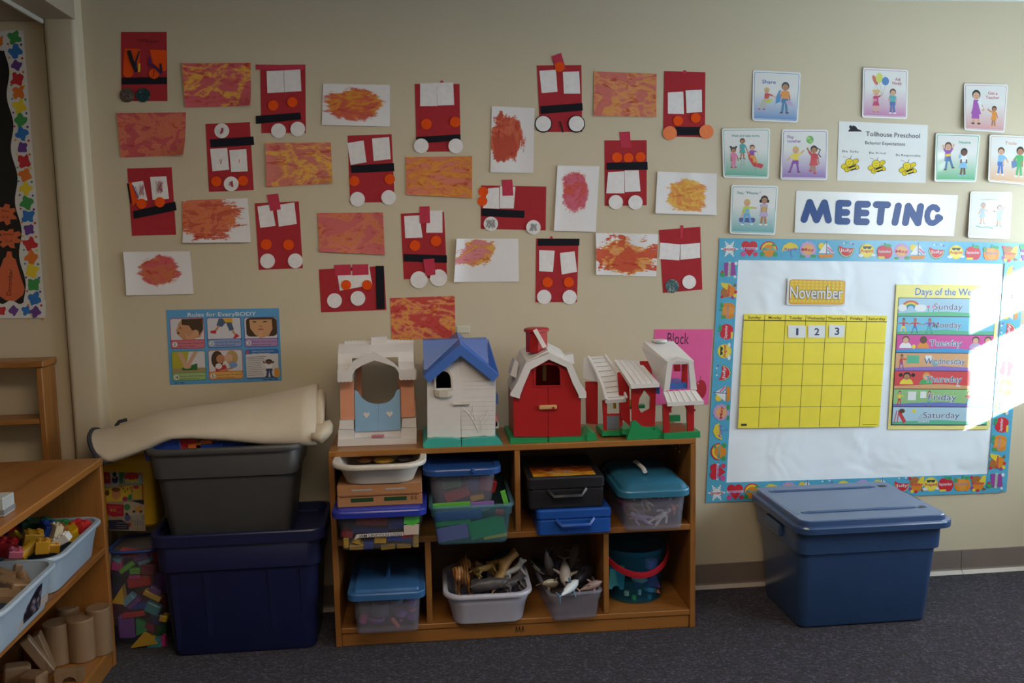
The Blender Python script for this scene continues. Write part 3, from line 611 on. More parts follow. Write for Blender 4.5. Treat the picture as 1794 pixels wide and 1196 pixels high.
def d_glare(k):  # washed-out colours stand in for window glare on the laminate
    kid(k, 32, 24, 46, 'skin', 'grey', (.45, .50, .56), (.40, .50, .60), 'grey', ((-.2, .5), (.25, .4)), skirt=True); kid(k, 72, 28, 46, 'tan', 'brown', 'sky', 'sky', 'teal', ((-.3, .3), (.26, .05)), skirt=True)
    k.text('Compromise', 45, 18, 4, (.60, .58, .40), 40); k.line([(18, 74), (30, 77), (42, 75), (58, 78)], 2, (.20, .45, .42))
card('blue card of a kneeling child handing over a toy, reading Share', [(1319, 123), (1403, 127), (1397.7, 215), (1317.7, 211.3)], (.10, .25, .55), d_share, (0, 0, .004, .004))
card('green card of a slide queue, reading Wait and take turns', [(1264.7, 225), (1349.3, 224.7), (1346.6, 313), (1267, 311)], (.10, .38, .27), d_turns, (.004, 0, .003, .004))
card('purple card of two children with a ball, reading Play together', [(1370, 226.6), (1450.5, 227.3), (1449.3, 315.6), (1367.2, 314.3)], (.26, .14, .44), d_play, (0, 0, .004, .006))
card('pink card of children with balloons, reading Ask Nicely', [(1512, 118.4), (1590.7, 122.4), (1589.2, 208.5), (1510, 205.8)], (.48, .17, .38), d_ask, (.004, 0, .002, .004))
card('pink card of a woman in a purple dress, reading Get a Teacher', [(1688.6, 146), (1766, 148), (1759.8, 232.5), (1689.5, 228)], (.60, .30, .32), d_teach, (.002, 0, .012, .014))
card('green card of a shouting boy and a girl, reading Ignore', [(1639.3, 233.4), (1717.5, 235.6), (1709.8, 319), (1637, 318)], (.05, .40, .17), d_ignore, (.004, 0, .008, .012))
card('peach card cut off by the right of the photo, reading Trade', [(1733.7, 235.6), (1812, 239), (1806, 325), (1731, 318)], (.62, .36, .20), d_trade, (.004, 0, .008, .012))
card('teal card of a seated child asking, reading Say Please', [(1281.3, 323.7), (1363.3, 325.5), (1358, 411.5), (1278.4, 409.2)], (.12, .38, .40), d_please, (.002, 0, .004, .008))
card('picture card right of the MEETING sign, painted pale with window glare', [(1700.2, 335), (1773, 336.3), (1768.7, 418.9), (1695.5, 416.2)], (.66, .60, .52), d_glare, (.003, 0, .004, .010))
# ---- behaviour sheet
q = [(1469.9, 212), (1625.5, 219), (1621.4, 320.5), (1466.2, 316)]
fn = quad_fn(q); t = thing('behavior_sheet', on_y(*q[3], 0), 'white sheet with three yellow bees headed Behavior Expectations', 'sign')
sheet(fn, 2, 2, .0006).build('paper', WPAP, t)
k = Art(fn, .0007); ink = (.02, .02, .03)
k.poly([(11, 15), (14, 9), (16, 6), (19, 8), (21, 12), (25, 14), (26, 16), (10, 17)], ink); k.ell(13, 9, 1.6, 3, ink)
k.text('Tollhouse Preschool', 61, 23, 7.6, ink, 61, bold=.008); k.text('Behavior Expectations', 52.5, 37, 5.4, ink, 45, bold=.006)
k.build('heading', MATTE, t)
for x, s, b in ((13, 'Be Safe', 69), (43, 'Be Kind', 70), (78, 'Be Responsible', 72)):
    k = Art(fn, .0008)
    k.text(s, x+1, b-17, 3.6, ink, 5.4*len(s)**.62); k.line([(x+1, b-6), (x+2.2, b-12)], .5, ink); k.line([(x-3, b-8), (x-7, b-10)], .5, ink)
    for dx, dy, rx, ry, r in ((-4.5, 7, 4.2, 4.6, .3), (6.5, -2, 3, 5, .5), (7.5, 7, 3.2, 4.4, -.5), (-2, 12, 3, 4, .2)): k.ell(x+dx, b+dy, rx+.5, ry+.7, ink, r, 10); k.ell(x+dx, b+dy, rx, ry, (.72, .56, .02), r, 10)
    k.ell(x+3, b+8, 4.6, 6.4, ink, .6, 10); k.ell(x+3, b+8, 4.1, 5.8, (.75, .58, .02), .6, 10); k.line([(x, b+9), (x+6, b+5)], 2.6, ink); k.line([(x+2, b+13), (x+7.5, b+10)], 2.2, ink)
    k.ell(x, b, 4.7, 7.2, ink, 0, 12); k.ell(x, b, 4.2, 6.6, (.78, .62, .03), 0, 12); k.ell(x-1.3, b-1, .45, .9, ink, 0, 6); k.ell(x+1.3, b-1, .45, .9, ink, 0, 6); k.line([(x-1.5, b+2.5), (x, b+3.4), (x+1.5, b+2.5)], .5, ink)
    k.build('bee_picture', MATTE, t)
# ---- MEETING banner of cut letters
q = [(1394.9, 334), (1678.3, 341.6), (1670.7, 413.6), (1391.9, 407.5)]
fn = quad_fn(q, (0, 0, .003, .003)); t = thing('meeting_banner', on_y(*q[3], 0), 'long white banner spelling MEETING in blue letters', 'sign')
sheet(fn, 8, 2, .0006).build('paper', LAMW, t)
BLUEL = plain('blue_cut_letter', (.025, .075, .25), .35, .05, 40, 0, .3, .12)
def stroke(segs, wx, wy):
    """bubble letter: round-ended strokes joined"""
    mb = MB()
    for i, (x0, y0, x1, y1) in enumerate(segs):
        a = math.atan2((y1-y0)/wy, (x1-x0)/wx); pts = []
        for kk in range(9): tt = a-math.pi/2+math.pi*kk/8; pts.append((x1+wx*math.cos(tt), y1+wy*math.sin(tt)))
        for kk in range(9): tt = a+math.pi/2+math.pi*kk/8; pts.append((x0+wx*math.cos(tt), y0+wy*math.sin(tt)))
        lo = .0007+.00003*i; mb.loft([[fn(u, v, lo) for u, v in pts], [fn(u, v, .0014+.00003*i) for u, v in pts]])
    return mb
LET = [('M', [(5.5, 68, 8.5, 27), (8.5, 27, 13.2, 68), (13.2, 68, 17.5, 27), (17.5, 27, 20.5, 68)]), ('E', [(26.5, 27, 26.5, 70), (26.5, 27, 32, 27), (26.5, 49, 31.5, 49), (26.5, 70, 32, 70)]),
       ('E', [(38.3, 28, 38.3, 70), (38.3, 28, 44, 28), (38.3, 49, 43.5, 49), (38.3, 70, 44, 70)]), ('T', [(49.5, 28, 56.5, 28), (53, 28, 52.6, 70)]), ('I', [(63.3, 30, 62, 70)]),
       ('N', [(69.5, 30, 68.6, 70), (69.5, 30, 76.5, 70), (76.5, 70, 77.2, 30)]), ('G', None)]
_G = [(85.4+3.6*math.cos(math.radians(a)), 50-20*math.sin(math.radians(a))) for a in (45, 70, 100, 130, 160, 190, 220, 250, 280, 305)] + [(90.3, 57), (88.6, 54)]
LET[-1] = ('G', [(*a, *b) for a, b in zip(_G[:-1], _G[1:])])
for ch, segs in LET: stroke(segs, 2.1 if ch != 'G' else 1.7, 8.2 if ch != 'G' else 7.0).build('letter', BLUEL, t)['label'] = 'blue cut-out letter ' + ch
# ---- calendar board
BT = [(1260, 417), (1802, 426), (1763, 861), (1237, 880)]
tb_ = thing('calendar_board', on_y(1237, 880, 0), 'large white paper calendar board with a blue month-picture border', 'bulletin board')
bfn = quad_fn([(1272, 430), (1790, 436), (1752, 850), (1247, 868)], base=.0006)
def crumple(name, col):
    m, nt, b = _new(name); n = noise(nt, 6, 2, .5, dist=.4)
    b.inputs['Base Color'].default_value = (*col, 1); b.inputs['Roughness'].default_value = .55
    r = ramp(nt, n.outputs['Fac'], [(.2, mul(col, .98)), (.8, mul(col, 1.02))]); L(nt, r.outputs[0], b.inputs['Base Color'])
    bump(nt, b, n.outputs['Fac'], .4, .035); return m
BPAP = crumple('crumpled_white_paper', (.80, .87, .95))
sheet(bfn, 24, 18, .0004, lambda u, v: .0004+.0003*(math.sin(u*17+v*5)+1)*(v)).build('backing_paper', BPAP, tb_, smooth=1.5)
BLUE = (.09, .40, .62)
BORD = plain('blue_border_card', BLUE, .35, .05, 25, 0, .5, .5)
def icon(k, m, x, y, s, rot=0):
    k.at(x, y, s, s, rot); W = (.72, .74, .76); O = (.68, .24, .02); G = (.05, .32, .12); Rd = (.58, .02, .04); Y = (.74, .58, .05); P = (.30, .06, .32)
    nm = ['January', 'February', 'March', 'April', 'May', 'June', 'July', 'August', 'September', 'October', 'November', 'December'][m]; tc = (.55, .05, .08)
    if m == 0:
        for i in range(6): a = i*math.pi/3; k.line([(0, 0), (.95*math.cos(a), .95*math.sin(a))], .16, W); k.line([(.6*math.cos(a-.3), .6*math.sin(a-.3)), (.7*math.cos(a), .7*math.sin(a)), (.6*math.cos(a+.3), .6*math.sin(a+.3))], .1, W)
        k.ell(0, 0, .5, col=W)
    elif m == 1:
        k.ell(-.42, -.35, .5, col=Rd); k.ell(.42, -.35, .5, col=Rd); k.poly([(-.88, -.15), (.88, -.15), (0, .95)], Rd); k.ell(-.7, .65, .3, col=(.6, .08, .3)); k.ell(.7, .65, .28, col=(.58, .05, .12)); k.rect(-.95, -.12, .95, .14, (.60, .60, .70)); tc = (.3, .05, .3)
    elif m == 2:
        k.ell(0, .1, 1.0, 1.0, Rd, a0=math.pi, a1=2*math.pi); k.ell(0, .1, .86, .86, Y, a0=math.pi, a1=2*math.pi); k.ell(0, .2, .72, .72, O); k.ell(-.75, .6, .28, col=G); k.ell(.75, .6, .28, col=G); k.ell(.55, -.45, .25, .15, G); tc = (.10, .42, .38)
    elif m == 3:
        k.poly([(-.95, .3), (-.7, -.4), (0, -.8), (.75, -.55), (1, -.1), (.5, -.05), (.1, .1), (-.4, .18)], Y); k.line([(.1, .05), (.2, .8), (.4, .85)], .14, (.10, .25, .55)); tc = (.25, .12, .40)
    elif m == 4:
        for i in range(11): a = i*2*math.pi/11; k.ell(.7*math.cos(a), .7*math.sin(a), .27, col=(.50, .32, .58), n=8)
        k.ell(0, 0, .62, col=(.72, .40, .15)); k.ell(.6, .75, .35, .2, G); k.ell(-.6, .8, .3, .16, G)
    elif m == 5:
        k.ell(-.55, -.45, .38, col=Y); k.poly([(0, -.9), (0, .35), (-.9, .35)], W); k.poly([(.1, -.85), (.9, .3), (.1, .35)], W); k.line([(.2, -.3), (.75, .2)], .2, (.6, .15, .3)); k.line([(.15, 0), (.5, .3)], .15, (.1, .3, .6)); k.poly([(-.95, .5), (.9, .42), (.7, .85), (-.7, .9)], O); k.line([(.04, -1), (.04, .5)], .08, (.05, .08, .2)); tc = None
    elif m == 6:
        k.ell(0, -.25, .95, 1.1, G, a0=0, a1=math.pi); k.ell(0, -.22, .85, .97, (.70, .70, .50), a0=0, a1=math.pi); k.ell(0, -.22, .80, .90, Rd, a0=0, a1=math.pi); k.poly([(-.85, -.22), (-.8, -.55), (-.4, -.3), (.2, -.22)], Rd); k.ell(.8, -.7, .1, col=P); k.ell(-.3, -.8, .1, col=W); k.ell(.5, -.85, .1, col=W); k.ell(0, -.85, .08, col=G); tc = (.62, .55, .58)
    elif m == 7:
        k.ell(0, 0, .82, col=Y); k.ell(0, 0, .68, col=(.78, .66, .10)); k.poly([(-.5, -.5), (.55, -.5), (.4, -.2), (.1, -.2), (0, -.38), (-.1, -.2), (-.4, -.2)], (.02, .05, .06)); k.ell(-.7, .55, .3, .18, W); k.ell(.75, .5, .25, .15, W)
    elif m == 8:
        k.ell(-.25, .1, .62, .78, Rd); k.ell(.3, .1, .6, .76, Rd); k.line([(0, -.6), (.05, -.95)], .12, G); k.ell(.4, -.65, .35, .2, G); k.rect(-.75, .6, 0, .85, Y); tc = (.62, .50, .55)
    elif m == 9:
        for dx in (-.45, .45, 0): k.ell(dx, .12, .48, .75, O if dx else (.72, .30, .05))
        k.line([(0, -.55), (.1, -.9)], .2, G); k.ell(.55, -.65, .32, .2, G); k.ell(-.75, -.4, .22, .3, (.1, .32, .1)); tc = (.35, .25, .35)
    elif m == 10:
        k.ell(-.2, -.35, .6, .5, (.40, .15, .04)); k.poly([(.1, -.2), (.5, -.8), (.9, -.9), (.8, .2), (.2, .6)], Y); k.ell(-.05, .35, .65, .5, O); k.ell(-.75, .55, .2, col=P); k.ell(-.55, .8, .2, col=Y); k.ell(-.1, .85, .18, col=Rd); k.poly([(.5, .5), (.95, .75), (.5, .9)], (.22, .10, .03)); k.ell(-.75, -.7, .18, col=Rd)
    else:
        k.poly([(-.8, -.55), (.75, -.65), (.85, .6), (-.6, .8)], P); k.rect(-.85, -.12, .9, .16, (.45, .62, .45)); k.ell(-.6, -.75, .32, col=G); k.ell(-.3, -.8, .14, col=Rd); k.ell(.75, .75, .2, col=W); k.ell(-.8, .7, .16, col=W); tc = (.3, .4, .35)
    if tc: k.text(nm, 0, .16, .32, tc, 1.5, bold=.03)
    k.off()
_NS = []
def strip(q, marks, rot, jit=0):
    b0 = .0022+.0004*len(_NS); _NS.append(1); fn = quad_fn(q, base=b0); s = sheet(fn, 6, 6, .0006).build('border_strip', BORD, tb_)
    k = Art(lambda x, y, l: on_y(x, y, -b0-.0007-l), .0001)
    for m, x, y in marks: icon(k, m, x, y, 15.2, rot)
    k.build('month_pictures', SATIN, s)
strip([(1260, 417), (1564, 421), (1564, 458), (1259, 455)], [(0, 1278, 436), (1, 1313, 435), (2, 1347, 436), (3, 1383.6, 436), (4, 1415.6, 437), (5, 1447.5, 438), (6, 1482.7, 438), (7, 1519, 439), (8, 1550, 440)], .015)
strip([(1562, 421), (1822, 426), (1820, 463), (1562, 458)], [(4, 1580, 440), (5, 1608, 440.5), (6, 1641, 441), (7, 1675, 441.5), (8, 1704.6, 442), (9, 1737, 443), (10, 1769.6, 443.5), (11, 1800, 444)], .015)
strip([(1259, 455), (1293.5, 455), (1272.5, 846), (1238, 848)], [(11, 1277.6, 472), (10, 1276, 509), (9, 1274, 544), (8, 1271.5, 581), (7, 1269.4, 615), (6, 1268, 653), (5, 1266, 689), (4, 1263.5, 722), (3, 1261, 756), (2, 1259, 791), (1, 1257, 826)], -1.52)
strip([(1238, 846), (1495, 838), (1494, 872), (1236.5, 880)], [(0, 1255.7, 863), (1, 1288, 861), (2, 1318, 860), (3, 1350, 859), (4, 1382, 858), (5, 1414, 856), (6, 1446, 855), (7, 1478, 854)], -.035)
strip([(1494, 838), (1752, 829), (1752, 862.5), (1494, 872)], [(4, 1512, 854), (5, 1546, 852), (6, 1580, 850), (10, 1606, 848), (7, 1631, 848), (8, 1656.7, 847.6), (9, 1686, 847), (10, 1714, 846)], -.035)
strip([(1760, 461), (1796, 462), (1763, 861), (1728.6, 860)], [(3, 1775, 480), (4, 1772.5, 513), (5, 1770, 546), (6, 1767, 579), (7, 1764.5, 612), (8, 1762, 645), (9, 1759.5, 678), (8, 1754, 744), (9, 1750, 776), (10, 1747, 809), (11, 1745, 842), (7, 1756.5, 711)], -1.49)
# month name card
q = [(1380, 487), (1482, 489.6), (1480, 535), (1378, 534)]
fn = quad_fn(q, (.003, .001, .001, .004), .0030); t = thing('month_card', on_y(*q[3], -.003), 'yellow chequered card with November in white letters', 'card')
sheet(fn, 2, 2, .0006).build('card_stock', WPAP, t)
k = Art(fn, .0007); k.rrect(3, 4, 99, 97, 8, (.66, .26, .02)); k.rrect(4.2, 7, 97.8, 94, 7, (.76, .46, .02))
for i in range(13):
    for j in range(7):
        if 6 < 8+i*7 < 95: k.poly([(8+i*7, 12+j*12-4.5), (8+i*7+2.6, 12+j*12), (8+i*7, 12+j*12+4.5), (8+i*7-2.6, 12+j*12)], (.80, .62, .06))
k.text('November', 50, 75, 46, (.20, .20, .24), 92, bold=.03); k.l += .0001; k.text('November', 50, 75, 46, (.74, .75, .74), 91, bold=.004)
k.build('print', SATIN, t)
# month grid
q = [(1303.7, 549.6), (1554, 552.7), (1540, 747), (1292.7, 750)]
fn = quad_fn(q, (.002, .002, .001, .006), .0030); t = thing('calendar_grid', on_y(*q[3], -.003), 'yellow blank month calendar grid with weekday headings', 'calendar')
sheet(fn, 4, 4, .0006).build('sheet', plain('yellow_calendar_card', (.86, .72, .06), .45, .03, 20), t)
k = Art(fn, .0007); ln = (.10, .08, .02)
for i in range(1, 7): k.line([(100*i/7, .5), (100*i/7, 99.5)], .35, ln)
for j in range(5): k.line([(0, 5.5+19*j), (100, 5.5+19*j)], .8 if j == 0 else .35, ln)
for i, s in enumerate(('Sunday', 'Monday', 'Tuesday', 'Wednesday', 'Thursday', 'Friday', 'Saturday')): k.text(s, 100*(i+.5)/7, 4.1, 2.4, ln, 12.5 if len(s) > 7 else 9.0, bold=.015)
k.rect(2, 96, 6, 98, (.05, .05, .05)); k.line([(88, 98), (98, 98)], .3, ln)
k.build('grid_print', MATTE, t)
for nm, q in (('1', [(1381, 569.5), (1411.5, 570.5), (1411, 591.5), (1380.5, 591)]), ('2', [(1416, 570), (1445.5, 570), (1445, 591.5), (1415.5, 591)]), ('3', [(1452.5, 568.5), (1480, 569.5), (1478.5, 590.6), (1452, 590.6)])):
    fn = quad_fn(q, (.002, .001, .002, .002), .0056); t = thing('number_card', on_y(*q[3], -.005), 'small white card showing the numeral %s under %s on the calendar' % ({'1': 'one', '2': 'two', '3': 'three'}[nm], {'1': 'Tuesday', '2': 'Wednesday', '3': 'Thursday'}[nm]), 'card', 'number cards on the calendar')
    sheet(fn, 2, 2, .0006).build('card_stock', WPAP, t); k = Art(fn, .0007); k.text(nm, 52, 79, 56, (.05, .06, .14), bold=.02, w=13 if nm == '1' else 30); k.build('number', MATTE, t)
# days of the week
q = [(1570.3, 497.8), (1752, 500), (1732, 752), (1555.5, 751.8)]
fn = quad_fn(q, (.002, .002, .001, .002), .0030); t = thing('weekday_poster', on_y(*q[3], -.003), 'tall yellow-edged poster of coloured bands headed Days of the Week', 'poster')
sheet(fn, 4, 6, .0006).build('paper', plain('yellow_poster_paper', (.84, .76, .26), .4, .03, 20), t)
k = Art(fn, .0007); dk = (.03, .05, .10)
k.text('Days of the Week', 50, 7, 4.6, (.66, .68, .66), 63.5, bold=.045); k.l += .0001; k.text('Days of the Week', 50, 7, 4.6, (.06, .12, .30), 63)
bands = [('Sunday', (.36, .55, .70), (.12, .45, .25)), ('Monday', (.16, .48, .68), (.10, .42, .25)), ('Tuesday', (.60, .08, .32), (.05, .30, .60)), ('Wednesday', (.66, .36, .18), (.25, .16, .50)), ('Thursday', (.60, .06, .07), (.62, .33, .16)), ('Friday', (.28, .50, .22), (.14, .18, .50)), ('Saturday', (.40, .58, .70), (.12, .45, .28))]
k.rect(2.6, 9, 97.5, 97.2, dk)
for i, (s, a, b) in enumerate(bands):
    y = 9.4+12.5*i; k.rect(3.2, y, 97, y+12, a); k.poly([(3.2, y+10.2), (20, y+9.6), (50, y+8.8), (75, y+9.8), (97, y+9.4), (97, y+12), (3.2, y+12)], b)
    if i == 0:
        for rr_, c in ((9, C_['red']), (7.8, C_['orange']), (6.6, C_['yellow']), (5.4, C_['green']), (4.2, C_['blue']), (3, a)): k.ell(15, y+7, rr_, rr_*.62, c, a0=math.pi, a1=2*math.pi)
        for x in (7, 23, 26): k.ell(x, y+6.5, 4.2, 2.4, C_['white'])
        for x in (32, 37, 42): k.line([(x, y+9), (x, y+6)], .6, C_['green']); k.ell(x, y+5.6, 1.4, 1, C_['pink'])
    elif i == 1:
        for x, tp, bt in ((9, 'red', 'yellow'), (20, 'red', 'blue'), (34, 'purple', 'teal')): kid(k, x, y+1, 10.4, 'tan', 'black' if x < 15 else 'red', tp, bt, 'brown', ((-.6, .4), (.6, .4)), ((-.25, 1), (.25, 1)))
    elif i == 2:
        for x, tp in ((12, 'white'), (29, 'orange'), (80, 'lav'), (92, 'teal')): k.ell(x, y+9, 6, 4.2, C_[tp], a0=math.pi, a1=2*math.pi); k.ell(x, y+3.2, 3.6, 2.6, C_['brown']); k.ell(x, y+3.8, 2.8, 2.1, C_['skin' if x != 29 else 'dark'])
        k.ell(20, y+8, 2, 1.5, C_['yellow'])
    elif i == 3: kid(k, 9, y+.8, 10.6, 'tan', 'black', 'red', 'purple', 'red', ((.7, .35), (-.2, .6)), ((-.2, 1), (.2, 1))); k.rect(14, y+1.5, 26, y+7, (.10, .42, .26)); k.rect(32, y+1.5, 38, y+5, C_['white']); k.ell(42, y+6.5, 3, 2.2, C_['teal'])
    elif i == 4:
        for x, tp, hr in ((15, 'yellow', 'black'), (34, 'green', 'orange')): k.ell(x, y+9, 6.5, 4.2, C_[tp], a0=math.pi, a1=2*math.pi); k.ell(x, y+3.2, 3.8, 2.7, C_[hr]); k.ell(x, y+3.9, 2.9, 2.1, C_['tan' if x < 20 else 'skin'])
        for x in (9, 21): k.ell(x, y+2.6, 2, 1.3, C_['black'])
        k.rect(64, y+9.6, 68, y+10.4, C_['white'])
    elif i == 5:
        for x, tp, bt in ((9, 'yellow', 'red'), (38, 'orange', 'teal'), (77, 'red', 'blue')): kid(k, x, y+1, 10.4, 'skin', 'brown', tp, bt, 'red', ((-.5, .45), (.55, .4)), ((-.15, 1), (.15, 1)))
        k.rect(17, y+1.5, 25, y+7.5, C_['white']); k.rect(29, y+1.5, 35, y+6, C_['white'])
    else:
        k.line([(7, y+2.5), (5, y+11)], .8, C_['red']); k.line([(9, y+2.5), (8, y+11)], .8, C_['red']); k.line([(10, y+4), (15, y+10)], 3, C_['red']); k.ell(12, y+2.6, 3, 1.6, C_['brown']); k.ell(24, y+2.6, 2, 1.4, C_['yellow'])
        for r_ in (6, 4.2, 2.4): k.ell(34, y+10.6, r_, r_*.95, C_['grey'], a0=math.pi, a1=2*math.pi); k.ell(34, y+10.6, r_-.5, r_*.95-.4, a, a0=math.pi, a1=2*math.pi)
    wd_ = 4.1*len(s)+3; k.text(s, 51, y+7.4, 4.1, (.66, .70, .74), wd_+.8, bold=.045); k.l += .0001; k.text(s, 51, y+7.4, 4.1, (.06, .10, .24), wd_)
k.build('print', SATIN, t)
# ---- body rules poster
q = [(291.4, 542.7), (488.7, 539.6), (494, 666.5), (298, 674.2)]
fn = quad_fn(q); t = thing('rules_poster', on_y(*q[3], 0), 'light blue poster of six child photos headed Rules for EveryBODY', 'poster')
sheet(fn, 4, 4, .0006).build('paper', plain('blue_poster_paper', (.10, .33, .62), .4, .03, 20), t)
k = Art(fn, .0007)
k.text('Rules for EveryBODY', 49, 9.5, 5.2, (.70, .73, .76), 61, bold=.012)
sk, hr_ = (.50, .25, .13), (.06, .03, .015)
frames = [(2.5, 11, 32.5, 52, (.45, .02, .08), (.55, .16, .20), '1'), (35, 11, 65.5, 52, (.03, .07, .30), (.24, .33, .58), '2'), (68, 11.5, 98, 52.5, (.06, .05, .30), (.40, .24, .46), '3'), (2.5, 55, 32.5, 95, (.05, .26, .10), (.32, .46, .18), '4'), (35, 55, 65.5, 95, (.55, .12, .04), (.68, .38, .10), '5')]
for x0, y0, x1, y1, e, b, n in frames:
    k.rrect(x0, y0, x1, y1, 2.5, e); k.rrect(x0+.5, y0+.9, x1-.5, y0+30, 2, (.60, .58, .62))
    if n == '1': k.poly([(13, 13), (31, 12), (31.5, 28), (29, 37), (14, 41), (9, 33), (7.5, 27), (9, 24), (10, 18)], sk); k.poly([(13, 12.5), (31.8, 12.2), (31.6, 27), (28, 34), (25, 27), (22, 28), (19, 21), (13, 20)], hr_); k.poly([(15, 30), (19, 36), (25, 27), (27, 28), (28, 32), (24, 40), (17, 41)], (.58, .30, .17)); k.ell(9.4, 31, 1.2, 1.5, (.12, .02, .02)); k.ell(11.5, 24, .8, .8, hr_)
    if n == '2': k.rect(49, 12.5, 58, 19, (.70, .36, .03)); k.poly([(46, 12.5), (49, 12.5), (52, 18), (48.5, 24), (43.5, 22)], (.06, .10, .18)); k.poly([(52, 18), (57, 18), (59, 28), (55, 29.5)], (.06, .10, .18)); k.line([(45.5, 23), (42, 30)], 2, sk); k.line([(57.5, 29), (60, 35)], 2, sk); k.poly([(38, 29), (43, 28), (43, 33), (38, 32)], (.52, .02, .03)); k.poly([(58, 39), (61, 33), (63.5, 37), (59, 40.5)], (.52, .02, .03))
    if n == '3': k.rrect(70, 12.5, 97.4, 38, 4, hr_); k.poly([(73, 15), (93, 15), (93.5, 28), (90, 37), (84, 40.5), (78, 36), (73.5, 27)], (.56, .30, .15)); k.ell(77.5, 18, 2, 1, hr_); k.ell(87, 18, 2, 1, hr_); k.line([(83, 29), (82, 41)], 2.2, (.60, .33, .18)); k.ell(83, 28.5, 2.6, 1, (.35, .08, .06)); k.ell(83.3, 24, 1.6, 1.2, (.45, .22, .10))
    if n == '4': k.poly([(3, 56), (18, 56), (16, 70), (13, 80), (3, 83)], (.40, .36, .03)); k.rect(3, 78, 32, 85, (.36, .26, .12)); k.poly([(11, 78), (25, 72), (25, 81), (12, 81)], (.02, .14, .03)); k.line([(10, 58), (15, 75)], 4, (.56, .32, .22)); k.line([(24, 57), (17, 74)], 3.6, (.56, .32, .22)); k.ell(16, 76, 3.6, 3, (.58, .34, .24))
    if n == '5': k.ell(43, 68, 5.5, 12, hr_); k.ell(46, 67, 4, 6, (.45, .2, .1)); k.ell(56, 66, 5.5, 10, (.45, .30, .12)); k.ell(53, 66, 3.8, 5.2, (.60, .36, .25)); k.poly([(41, 77), (50, 75), (52, 84), (41, 84.5)], (.50, .03, .04)); k.ell(44, 77, 3, 4, (.64, .64, .64)); k.ell(57, 76, 3.8, 4, (.16, .30, .60)); k.line([(45, 84), (56, 80)], 2.6, sk)
    k.rrect(x0, y0+29, x1, y1, 2.5, e); k.rrect(x0+.5, y0+29.8, x1-.5, y1-.9, 2, b); k.ell(x0+3.6, y0+35, 2.2, 3.4, (.66, .66, .66)); k.text(n, x0+3.6, y0+37.2, 4.2, (.03, .03, .05))
    txt = {'1': ('Find your ears. We can use', 'ears to listen.'), '2': ('Find your feet. We use our', 'feet to walk down the hall.'), '3': ('Find your mouth. We use our', 'mouths to speak quietly.'), '4': ('Find your hands. We use our', 'hands to help clean up.'), '5': ('Find your heart. We use our', 'hearts to be kind.')}[n]
    k.text(txt[0], x0+7, y0+34.6, 1.7, (.05, .03, .08), 22, align='L', bold=.01); k.text(txt[1], x0+7, y0+38.4, 1.7, (.05, .03, .08), 12+.5*len(txt[1])*.4, align='L', bold=.01)
k.rrect(68, 55.5, 98, 96, 2.5, (.03, .14, .42)); k.rect(68.5, 62, 97.6, 94, (.62, .60, .62)); k.ell(70, 59, 1.6, 2.2, (.5, .06, .08))
k.text("Children's Poem and Learn", 74, 59, 1.6, (.66, .68, .72), 20, align='L', bold=.01); k.text('Take a Wiggle Break', 74, 62, 1.6, (.66, .68, .72), 16, align='L', bold=.01)
for i, w0 in enumerate((17, 15, 16, 12, 13, 12, 13, 15, 13, 14, 14)): k.line([(69.5, 66+2.5*i), (69.5+w0, 65.8+2.5*i)], .5 if i > 1 else .8, (.20, .19, .22))
kid(k, 89, 70, 24, 'dark', 'black', 'white', (.03, .05, .14), 'black', ((-.2, .12), (.17, .12))); k.rrect(93.5, 82, 98.5, 95, 2, (.62, .28, .04))
for x in (3, 8): k.rect(x+1, 97, x+4.6, 98, (.04, .05, .20))
for x in (83, 88, 93): k.rect(x, 97, x+3.6, 98, (.04, .05, .20))
k.build('print', SATIN, t)
# ---- pink block-corner sign
q = [(1146.5, 576.7), (1249, 576.7), (1241, 708), (1143, 708)]
fn = quad_fn(q, (0, 0, .004, .004)); t = thing('block_sign', on_y(*q[3], 0), 'bright pink paper sign reading Block behind the toy tower', 'sign')
sheet(fn, 3, 3, .0006).build('paper', plain('bright_pink_paper', (.75, .10, .32), .6, .03, 20), t)
k = Art(fn, .0007); k.text('Block', 41, 19.5, 15, (.06, .02, .05), 37); k.ell(85, 80, 10, 13, (.40, .02, .03)); k.ell(80, 75, 4.5, 6, (.40, .02, .03)); k.ell(79.5, 72, 1.2, 1.2, (.7, .3, .4)); k.line([(82, 68), (84, 62)], 1.2, (.15, .08, .03)); k.build('print', MATTE, t)
# ---- wall plate and pencil mark
mb = MB().span(on_y(800, 584, -.004), on_y(823, 570, 0), bev=.002); tag(mb.build('wall_plate', plain('ivory_plate', (.62, .60, .48), .4)), 'small ivory wall plate above the blue toy roof', 'wall plate')
# ---- black bulletin board on the panel wall
LY = -.032
def lb(x, y, l): return on_y(x, y, LY-l)
t = thing('paint_board', on_y(80, 557, LY), 'black paper board edged with coloured paint splats beside the column', 'bulletin board')
MB().prism([lb(x, y, 0) for x, y in [(-130, 60), (38, 56), (76, 553), (-95, 556)]], (0, -.0006, 0)).build('backing_paper', plain('black_backing_paper', (.008, .007, .008), .35, .1, 20), t)
edge = [(41, 53), (80, 557)]
def inner(f, ph):  # scalloped inner edge of the right strip
    x = 41+39*f; y = 53+504*f; return (x-34-4*math.sin(f*34+ph), y)
pts = [(41, 53), (80, 557)] + [inner(1-i/60, 0) for i in range(61)]
pts[2] = (42, 540)
WB = plain('white_border_card', (.66, .66, .66), .35, .03, 20, 0, .5, .5)
b1 = MB().prism([lb(x, y, .0009) for x, y in pts], (0, -.0006, 0)).build('border_strip', WB, t)
pts = [(80, 557), (-95, 558)] + [(-95+175*i/40, 529+3.5*math.sin(i*.9)) for i in range(41)]
b2 = MB().prism([lb(x, y, .0007) for x, y in pts], (0, -.0006, 0)).build('border_strip', WB, t)
